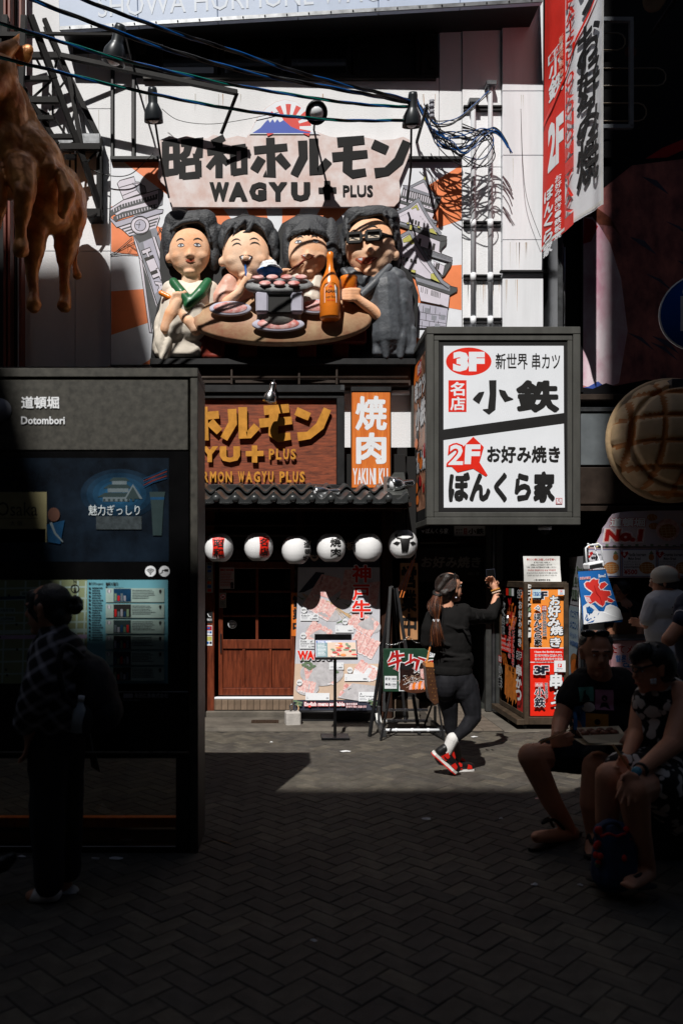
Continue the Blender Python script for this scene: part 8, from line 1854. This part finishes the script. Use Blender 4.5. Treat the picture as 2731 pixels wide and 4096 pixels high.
for(x0,y0,x1,y1,m,m2)in((622,592,750,705,mat('tee_teal',(88,160,150),0.8),M_sroof),(762,612,895,770,mat('tee_pink',(176,128,160),0.8),M_ink),(570,735,690,920,mat('tee_blue',(60,124,190),0.8),M_flesh2),(690,800,850,955,mat('tee_ochre',(196,140,50),0.8),M_ink)):
 S.grid(x0,y0,x1,y1,4,4,m);S.ell((x0+x1)/2,y0+(y1-y0)*0.42,22,24,m2,12);S.poly([((x0+x1)/2-40,y1-6),((x0+x1)/2+40,y1-6),((x0+x1)/2+20,y1-58),((x0+x1)/2-20,y1-58)],m2)
S.ell(708,752,52,40,M_paper,20);S.rect(670,744,746,758,M_ink);S.build('shirt_print',sm)['kind']='stuff'
for heel,toe in((Rm(600,1772,0.06),Rm(245,1790,0.36)),(Rm(745,1790,0.2),Rm(705,1930,0.5))):
 q=MB();f=(toe-heel);heel.z=toe.z=0.012;q.chain([heel,heel.lerp(toe,0.5),toe],[0.02,0.02,0.02],M_rubber);s_=V3((0,0,1)).cross(f).normalized()
 q=MB();out=[(0,0.032),(0.3,0.034),(0.7,0.046),(0.95,0.036),(1.04,0.01)];rg=[heel+f*a+s_*b for a,b in out]+[heel+f*a-s_*b for a,b in reversed(out)];n=len(rg)
 q.add([V3((v.x,v.y,0.002))for v in rg]+[V3((v.x,v.y,0.022))for v in rg],[tuple(range(n))[::-1],tuple(range(n,2*n))]+[(i,(i+1)%n,n+(i+1)%n,n+i)for i in range(n)],M_rubber)
 c=heel+f*0.78;q.tube(spline([heel+f*0.42+s_*0.035+V3((0,0,0.03)),heel+f*0.6+s_*0.02+V3((0,0,0.085)),c+V3((0,0,0.062)),heel+f*0.6-s_*0.02+V3((0,0,0.085)),heel+f*0.42-s_*0.035+V3((0,0,0.03))],6),0.009,M_rubber,8);q.build('flip_flop',sm)
tr=thing('food_tray',Rm(800,1020,0.32),'boat shaped paper tray of fried octopus balls on the seated man\'s hand','tray')
M_tray=mat('pale_paper_tray',(206,190,160),0.8,0,0.05)
a,b,c_,d_=Rm(632,965,0.42),Rm(972,950,0.34),Rm(920,1028,0.4),Rm(690,1024,0.46)
def trq(u,v):return a.lerp(b,u)*(1-v)+d_.lerp(c_,u)*v
back=V3((0.02,0.13,0.02))
q=MB();A4=[a,b,c_,d_];B4=[a+back,b+back,c_+back*0.9,d_+back*0.9];q.add(A4+B4,[(0,3,2,1),(4,5,6,7),(3,7,6,2),(0,4,7,3),(1,2,6,5)],M_tray);q.build('paper_boat',tr)
q=MB();q.box(Rm(630,0,0.4).x,Rm(930,0,0.4).x,4.5,4.66,Rm(0,1032,0.42).z,Rm(0,1026,0.42).z,M_tray,0.001);q.build('card_base',tr)
for k in range(8):
 q=MB();u=(k%4+0.6)/4.4;q.ell(a.lerp(b,u)+V3((0,0.035+0.06*(k//4),-0.002)),(0.026,0.026,0.022),mat('browned_dumpling',(126,70,40),0.5,0,0.3,30,c2=(70,34,20)),14,10);q.build('dumpling',tr)
def sticks(p,q0,lab):
 m=MB()
 for dz in(0.0,0.008):m.tube([V3(p)+V3((0,0,dz)),V3(q0)+V3((0,0,dz*1.6))],[0.0035,0.0025],M_strawm,6)
 o=m.build('chopsticks');tag(o,lab,'chopsticks',None,'thing')
sticks(Rm(310,1030,0.3),Rm(565,910,0.34),'pair of wooden chopsticks in the seated man\'s right hand')
Rw=mkR(4.25)
sw_=person(Rw(1250,0).x,4.3,'woman with short dark hair and glasses sitting in a black and white patterned dress')
q=MB();hc=Rw(1170,435,0.0);pf=face(q,hc,(-0.9,-0.3,-0.22),(0.3,-0.9,0),M_flesh2,1.02)
q.cap(Rw(1215,520,-0.02),Rw(1260,620,-0.06),0.056,0.07,M_flesh2);q.chain([Rw(1270,660,-0.08),Rw(1290,900,-0.1),Rw(1320,1190,-0.12)],[0.1,0.1,0.11],M_flesh2)
q.chain([Rw(1180,640,-0.12),Rw(1110,680,-0.14),Rw(1060,960,-0.06),Rw(985,1140,0.14)],[0.07,0.054,0.045,0.03],M_flesh2);hand(q,Rw(955,1180,0.2),(-0.7,-0.4,-0.5),(0.3,0,-1),M_flesh2,0.09,0.0085,0.6)
q.chain([Rw(1380,640,-0.02),Rw(1440,720,0.04),Rw(1350,1030,0.16),Rw(1100,1230,0.34)],[0.075,0.062,0.054,0.032],M_flesh2)
hand(q,Rw(1020,1320,0.4),Rw(975,1470,0.42)-Rw(1020,1320,0.4),(0.95,0,0.2),M_flesh2,0.1,0.009,0.12,0.6)
q.chain([Rw(1250,1230,-0.1),Rw(860,1290,0.2),Rw(830,1620,0.16),Rw(850,1960,0.06)],[0.11,0.075,0.056,0.04],M_flesh2);q.chain([Rw(850,1985,0.06),Rw(770,2055,0.2)],[0.042,0.036],M_flesh2)
q.chain([Rw(1350,1260,-0.05),Rw(1040,1390,0.36),Rw(1080,1720,0.32),Rw(1150,2010,0.24)],[0.115,0.078,0.06,0.042],M_flesh2);q.chain([Rw(1150,2040,0.24),Rw(1070,2105,0.36),Rw(1010,2120,0.42)],[0.044,0.04,0.032],M_flesh2)
for k in range(5):q.chain([Rw(1020+k*12,2118+k*4,0.42),Rw(955+k*17,2128+k*7,0.47)],[0.015,0.012],M_flesh2,8);q.chain([Rw(770+k*10,2045,0.22),Rw(728+k*12,2060+k*3,0.26)],[0.014,0.011],M_flesh2,8)
q.blob('body',sw_,0.007,3);eyes(sw_,pf,1.02)
q=MB();q.ell(Rw(1195,355,-0.01),(0.105,0.1,0.09),M_hairk,24,16);q.ell(Rw(1260,420,-0.02),(0.075,0.095,0.095),M_hairk);q.chain([Rw(1110,300,0.05),Rw(1060,340,0.04),Rw(1050,385,0.02)],[0.045,0.035,0.02],M_hairk)
for k in range(16):x=1060+k*14;q.chain([Rw(x,300,0.02),Rw(x-8+rnd.uniform(-6,6),235+abs(k-8)*4,rnd.uniform(-0.04,0.06))],[0.022,0.006],M_hairk,8)
q.blob('hair',sw_,0.007,1)
q=MB();q.tube([Rw(1050,425,0.06),Rw(1090,440,0.09),Rw(1200,410,0.075)],0.005,M_ink,8);q.tube(spline([Rw(1040,430,0.06),Rw(1036,455,0.07),Rw(1060,468,0.09),Rw(1085,445,0.095)],5),0.004,M_ink,8);q.build('glasses',sw_)['kind']='stuff'
q=MB();c=Rw(1198,540,0.08)
for dx,dz in((-1,0.6),(1,0.8),(0.9,-0.8),(-0.8,-0.9)):q.ell(c+V3((dx*0.009,0,dz*0.009)),(0.009,0.004,0.009),M_white,10,6)
q.build('flower_earring',sw_)['kind']='stuff'
def spots(name):
 m=mat(name,(16,16,18),0.85,0,0,1);n=m.node_tree.nodes;l=m.node_tree.links
 tc=n.new('ShaderNodeTexCoord');no=n.new('ShaderNodeTexNoise');no.inputs['Scale'].default_value=9;l.new(tc.outputs['Object'],no.inputs[0])
 mv=n.new('ShaderNodeMix');mv.data_type='VECTOR';mv.inputs[0].default_value=0.10;l.new(tc.outputs['Object'],mv.inputs[4]);l.new(no.outputs[1],mv.inputs[5])
 vo=n.new('ShaderNodeTexVoronoi');vo.inputs['Scale'].default_value=17;l.new(mv.outputs[1],vo.inputs[0])
 c=n.new('ShaderNodeValToRGB');c.color_ramp.interpolation='LINEAR';e=c.color_ramp.elements;e[0].position=0.40;e[0].color=rgb((206,200,194));e[1].position=0.46;e[1].color=rgb((16,16,18));l.new(vo.outputs['Distance'],c.inputs[0]);l.new(c.outputs[0],n['Principled BSDF'].inputs['Base Color']);return m
M_dress=spots('black_dress_pale_spots')
q=MB();q.ell(Rw(1280,720,-0.08),(0.165,0.13,0.16),M_dress,24,16);q.ell(Rw(1290,930,-0.08),(0.16,0.135,0.19),M_dress,24,16);q.ell(Rw(1310,1160,-0.08),(0.19,0.17,0.15),M_dress,24,16);q.chain([Rw(1190,620,-0.1),Rw(1370,620,-0.05)],[0.062,0.066],M_dress)
q.chain([Rw(1250,1230,-0.06),Rw(960,1235,0.12)],[0.13,0.1],M_dress);q.chain([Rw(1350,1260,-0.02),Rw(1230,1350,0.22),Rw(1330,1480,0.16)],[0.135,0.115,0.12],M_dress);q.chain([Rw(1360,1300,0.0),Rw(1420,1640,0.08)],[0.13,0.08],M_dress)
q.blob('dress',sw_,0.008,4,disp=0.016,dscale=0.12)
q=MB();c=Rw(1066,1245,0.385);q.lathe([(0,0.008),(0.021,0.008),(0.024,0.003),(0.024,-0.006),(0,-0.006)],c,mat('turquoise_watch',(70,150,176),0.3),20,V3((-0.5,-0.75,0.45)));q.lathe([(0.036,-0.009),(0.037,0.009)],Rw(1100,1232,0.34),M_ink,20,Rw(1020,1320,0.4)-Rw(1350,1030,0.16));q.build('wristwatch',sw_)['kind']='stuff'
q=MB();q.ell(Rw(1090,2140,0.36),(0.085,0.05,0.012),M_rubber,20,8);q.tube(spline([Rw(1120,2040,0.3),Rw(1080,2060,0.39),Rw(1040,2085,0.41),Rw(1050,2120,0.36)],6),0.008,M_rubber,8);q.build('sandal',sw_)
q=MB();q.ell(Rw(790,2090,0.16),(0.08,0.045,0.012),M_rubber,20,8);q.tube(spline([Rw(850,2020,0.1),Rw(800,2035,0.19),Rw(780,2060,0.2)],6),0.008,M_rubber,8);q.build('sandal',sw_)
sticks(Rw(880,1045,0.22),Rw(1025,1250,0.26),'pair of wooden chopsticks in the seated woman\'s hand')
cb2=thing('cloth_bag',Rw(880,2080,0.28),'blue cloth bag with red flowers standing between the seated woman\'s feet','bag')
M_denim=mat('blue_denim_cloth',(44,68,104),0.85,0,0.25,9,0.4,30,c2=(26,40,66));
q=MB();q.cap(Rw(870,2040,0.3),Rw(875,1760,0.3),0.1,0.085,M_denim);q.cap(Rw(930,2040,0.3),Rw(940,1760,0.3),0.09,0.075,M_denim);q.ell(Rw(890,1720,0.3),(0.105,0.07,0.05),M_denim);q.blob('bag_body',cb2,0.008,3,disp=0.02,dscale=0.09)
q=MB();r=random.Random(9)
for k in range(22):
 x=r.choice([755,770,990,1000,980])+r.uniform(-14,14);y=r.uniform(1690,2000);q.ell(Rw(x,y,0.385 if 780<x<970 else 0.35),(0.016,0.012,0.018),r.choice([M_fred,M_fred,M_dred,M_leaf]),8,6)
for x in range(790,980,14):q.ell(Rw(x,1745+10*math.sin(x*0.05),0.395),(0.008,0.006,0.007),M_dred,8,5)
o=q.build('flower_trim',cb2);o['kind']='stuff'
q=MB();q.tube(spline([Rw(800,1700,0.34),Rw(830,1655,0.36),Rw(900,1650,0.36),Rw(940,1700,0.34)],6),0.01,M_denim,8);q.build('handle',cb2)
q=MB();q.box(Rw(640,0).x+0.45,3.6,4.45,5.25,0,0.43,M_black,0.01);o=q.build('low_bench');tag(o,'low dark bench under the seated couple','bench')
Tm=lambda x,y,d=0.0:P(1119.7+x*.286,1148.4+y*.286,6.5-d)
tm_=person(Tm(1430,0).x,6.5,'customer in a white t-shirt and cream cap seen from behind at the bread counter')
q=MB();hc=Tm(1420,655);pf=face(q,hc,(-0.85,0.5,-0.1),(-0.5,-0.85,0),M_flesh,1.06)
q.cap(Tm(1440,690),Tm(1450,770),0.06,0.075,M_flesh);q.chain([Tm(1450,820),Tm(1440,1250)],[0.11,0.11],M_flesh)
q.chain([Tm(1330,840,0.02),Tm(1290,1000,0.0),Tm(1250,990,-0.2)],[0.06,0.048,0.03],M_flesh);hand(q,Tm(1235,990,-0.27),(-0.3,0.9,0.1),(0,0,-1),M_flesh,0.1,0.009,0.5)
q.chain([Tm(1570,850),Tm(1600,1040,0.1),Tm(1540,1150,0.1)],[0.06,0.05,0.03],M_flesh)
for dx in(-70,70):q.chain([Tm(1440+dx,1300),Tm(1440+dx,1700),Tm(1440+dx,2060)],[0.1,0.07,0.045],M_flesh)
for dx in(-70,70):p=Tm(1440+dx,2060);q.chain([p,V3((p.x-0.1,p.y+0.1,0.04))],[0.045,0.035],M_flesh)
q.blob('body',tm_,0.008,3);eyes(tm_,pf,1.06)
q=MB();q.ell(Tm(1435,645),(0.098,0.098,0.08),M_hairk);q.ell(Tm(1460,690),(0.06,0.07,0.06),M_hairk);q.blob('hair',tm_,0.008,2)
M_cap=mat('cream_cap',(216,210,196),0.85,0,0.05,8,0.15,60)
q=MB();q.ell(Tm(1418,610),(0.108,0.108,0.085),M_cap,24,16);q.ell(Tm(1425,640),(0.108,0.108,0.045),M_cap,24,10);q.chain([Tm(1345,635,-0.02),Tm(1312,652,-0.1)],[0.03,0.018],M_cap);q.blob('cap',tm_,0.008,3)
q=MB();q.ell(Tm(1470,640,0.085),(0.035,0.02,0.016),M_hairk);q.build('cap_opening',tm_)
M_wtee=mat('white_tshirt',(216,218,224),0.9,0,0.05,6,0.3,12)
q=MB();q.ell(Tm(1445,860),(0.2,0.14,0.16),M_wtee,24,16);q.ell(Tm(1440,1050),(0.185,0.14,0.2),M_wtee,24,16);q.ell(Tm(1430,1220),(0.19,0.145,0.11),M_wtee,24,16);q.chain([Tm(1370,790),Tm(1520,790)],[0.075,0.075],M_wtee);q.chain([Tm(1340,840,0.02),Tm(1295,950,0.0)],[0.085,0.08],M_wtee);q.chain([Tm(1550,840),Tm(1590,960,0.05)],[0.085,0.085],M_wtee);q.blob('tshirt',tm_,0.008,4,disp=0.014,dscale=0.1)
q=MB();q.ell(Tm(1440,1380),(0.18,0.14,0.12),M_short);
for dx in(-70,70):q.chain([Tm(1440+dx,1380),Tm(1440+dx,1720),Tm(1440+dx,2000)],[0.11,0.09,0.07],mat('grey_trousers',(96,98,104),0.9,0,0.1,6))
q.mats=q.mats[::-1]if False else q.mats;q.blob('trousers',tm_,0.009,3)
def tback(x,y):r=max(0.0,1-((x-1445)/210.0)**2);return Tm(x,y,0.135*math.sqrt(r)+0.018)
S=Sheet(onto([o for o in tm_.children if o.name.startswith('tshirt')][0],tback),first=0.003)
for pts in([(1480,862),(1560,852)],[(1522,822),(1518,890)],[(1478,920),(1560,890)],[(1520,890),(1512,960)],[(1500,955),(1545,930)]):S.stroke(pts,[9,5],M_ink)
S.build('back_print',tm_)['kind']='stuff'
q=MB();q.lathe([(0.034,-0.008),(0.036,0),(0.034,0.008)],Tm(1248,985,-0.19),M_chrome,18,V3((-0.3,0.9,0.1)));q.build('wristwatch',tm_)
Am=lambda x,y,d=0.0:P(1119.7+x*.286,1148.4+y*.286,5.6-d)
am=person(Am(1720,0).x,5.6,'person at the right edge with a bent bare arm and navy striped sleeve')
q=MB();pf=face(q,Am(1720,640),(-0.8,0.6,0),(-0.6,-0.8,0),M_flesh2,1.05);q.cap(Am(1725,720),Am(1730,820),0.06,0.07,M_flesh2);q.chain([Am(1730,860),Am(1730,1400)],[0.11,0.11],M_flesh2)
q.chain([Am(1640,890,0.05),Am(1450,1120,0.1),Am(1540,1000,-0.02),Am(1590,930,-0.1)],[0.062,0.05,0.044,0.03],M_flesh2);hand(q,Am(1600,905,-0.14),(0.3,0.3,0.9),(0.9,0,0),M_flesh2,0.1,0.009,0.4)
q.chain([Am(1820,890),Am(1860,1150),Am(1830,1350)],[0.06,0.05,0.03],M_flesh2)
for dx in(-60,70):q.chain([Am(1730+dx,1450),Am(1730+dx,1800),Am(1730+dx,2250)],[0.1,0.07,0.045],M_flesh2)
q.blob('body',am,0.008,3);eyes(am,pf,1.05)
q=MB();q.ell(Am(1728,610),(0.1,0.1,0.09),M_hairk);q.blob('hair',am,0.009,2)
M_navt=mat('navy_polo',(34,44,66),0.85,0,0.1,7,0.2,30)
q=MB();q.ell(Am(1730,900),(0.21,0.15,0.18),M_navt);q.ell(Am(1730,1150),(0.2,0.15,0.25),M_navt);q.ell(Am(1730,1350),(0.19,0.15,0.12),M_navt);q.chain([Am(1650,880,0.03),Am(1565,965,0.08)],[0.085,0.072],M_navt);q.chain([Am(1800,870),Am(1840,1000)],[0.085,0.08],M_navt);q.blob('polo_shirt',am,0.009,4,disp=0.012,dscale=0.1)
q=MB();ax=Am(1565,965,0.08)-Am(1650,880,0.03);q.lathe([(0.0745,-0.004),(0.0765,0),(0.0745,0.004)],Am(1575,955,0.075),M_white,20,ax);q.build('sleeve_stripe',am)
q=MB();q.ell(Am(1730,1480),(0.18,0.14,0.12),M_short)
for dx in(-60,70):q.chain([Am(1730+dx,1450),Am(1730+dx,2150)],[0.11,0.075],M_short)
q.blob('trousers',am,0.009,3)
At=lambda x,y,d=0.0:P(1119.7+x*.286,1148.4+y*.286,8.75-d)
at=person(At(1060,0).x,8.75,'dimly seen shop attendant in a dark top and brown apron behind the counter')
q=MB();pf=face(q,At(1055,740),(-0.7,-0.7,-0.2),(0.7,-0.7,0),M_flesh2,1.0);q.cap(At(1065,790),At(1080,850),0.056,0.07,M_flesh2);q.chain([At(1090,880),At(1110,1200)],[0.13,0.14],M_flesh2)
q.chain([At(1010,880),At(980,1040,0.05),At(1000,1110,0.25)],[0.06,0.048,0.03],M_flesh2);q.chain([At(1180,880),At(1230,1040,0.05),At(1210,1110,0.25)],[0.06,0.048,0.03],M_flesh2)
for dx in(-50,50):q.chain([At(1110+dx,1250),At(1110+dx,1900)],[0.1,0.05],M_flesh2)
q.blob('body',at,0.01,3);eyes(at,pf)
q=MB();q.ell(At(1070,705),(0.1,0.1,0.09),M_hairk);q.blob('hair',at,0.01,2)
q=MB();q.ell(At(1095,930),(0.19,0.14,0.2),M_tee);q.ell(At(1105,1120),(0.18,0.14,0.2),M_tee);q.chain([At(1020,870),At(985,1010,0.03)],[0.08,0.07],M_tee);q.chain([At(1170,870),At(1225,1010,0.03)],[0.08,0.07],M_tee)
for dx in(-50,50):q.chain([At(1110+dx,1250),At(1110+dx,1900)],[0.11,0.06],M_tee)
q.blob('dark_clothes',at,0.01,3)
q=MB();q.prism([At(x,y,0.16)for x,y in[(1035,905),(1150,905),(1225,1130),(1215,1350),(985,1350),(980,1130)][::-1]],0.015,mat('brown_apron',(104,74,54),0.85,0,0.1));q.bar(At(1145,910,0.15),At(1125,860,0.13),0.03,0.008,mat('brown_apron',(0,0,0)));q.build('apron',at)
Ck=lambda x,y,d=0.0:P(447.9+x*.3296,1177+y*.3296,9.9-d)
ck=person(Ck(370,0).x,9.9,'cook with a red patterned top reaching out, seen dimly through the glazed door')
q=MB();pf=face(q,Ck(385,430),(0.9,-0.4,-0.2),(0.4,0.9,0),M_flesh,1.0);q.cap(Ck(370,480),Ck(350,540),0.056,0.07,M_flesh);q.chain([Ck(340,570),Ck(330,900)],[0.13,0.14],M_flesh)
q.chain([Ck(370,580,0.05),Ck(430,690,0.1),Ck(530,640,0.12)],[0.055,0.045,0.03],M_flesh);hand(q,Ck(552,630,0.12),(0.9,-0.1,0.1),(0,0,-1),M_flesh,0.1,0.01,0.4)
for dx in(-40,40):q.chain([Ck(330+dx,950),Ck(330+dx,1350)],[0.1,0.06],M_flesh)
q.blob('body',ck,0.01,3);eyes(ck,pf)
q=MB();q.ell(Ck(370,395),(0.1,0.1,0.08),M_paper);q.blob('head_cloth',ck,0.01,2)
q=MB();q.ell(Ck(340,640),(0.17,0.14,0.18),M_fred);q.ell(Ck(335,820),(0.16,0.13,0.2),M_fred);q.chain([Ck(365,585,0.05),Ck(415,670,0.1)],[0.075,0.065],M_fred);q.blob('patterned_top',ck,0.01,3)
q=MB();q.ell(Ck(335,960),(0.16,0.13,0.1),M_tee)
for dx in(-40,40):q.chain([Ck(330+dx,950),Ck(330+dx,1340)],[0.11,0.08],M_tee)
q.blob('trousers',ck,0.01,3)
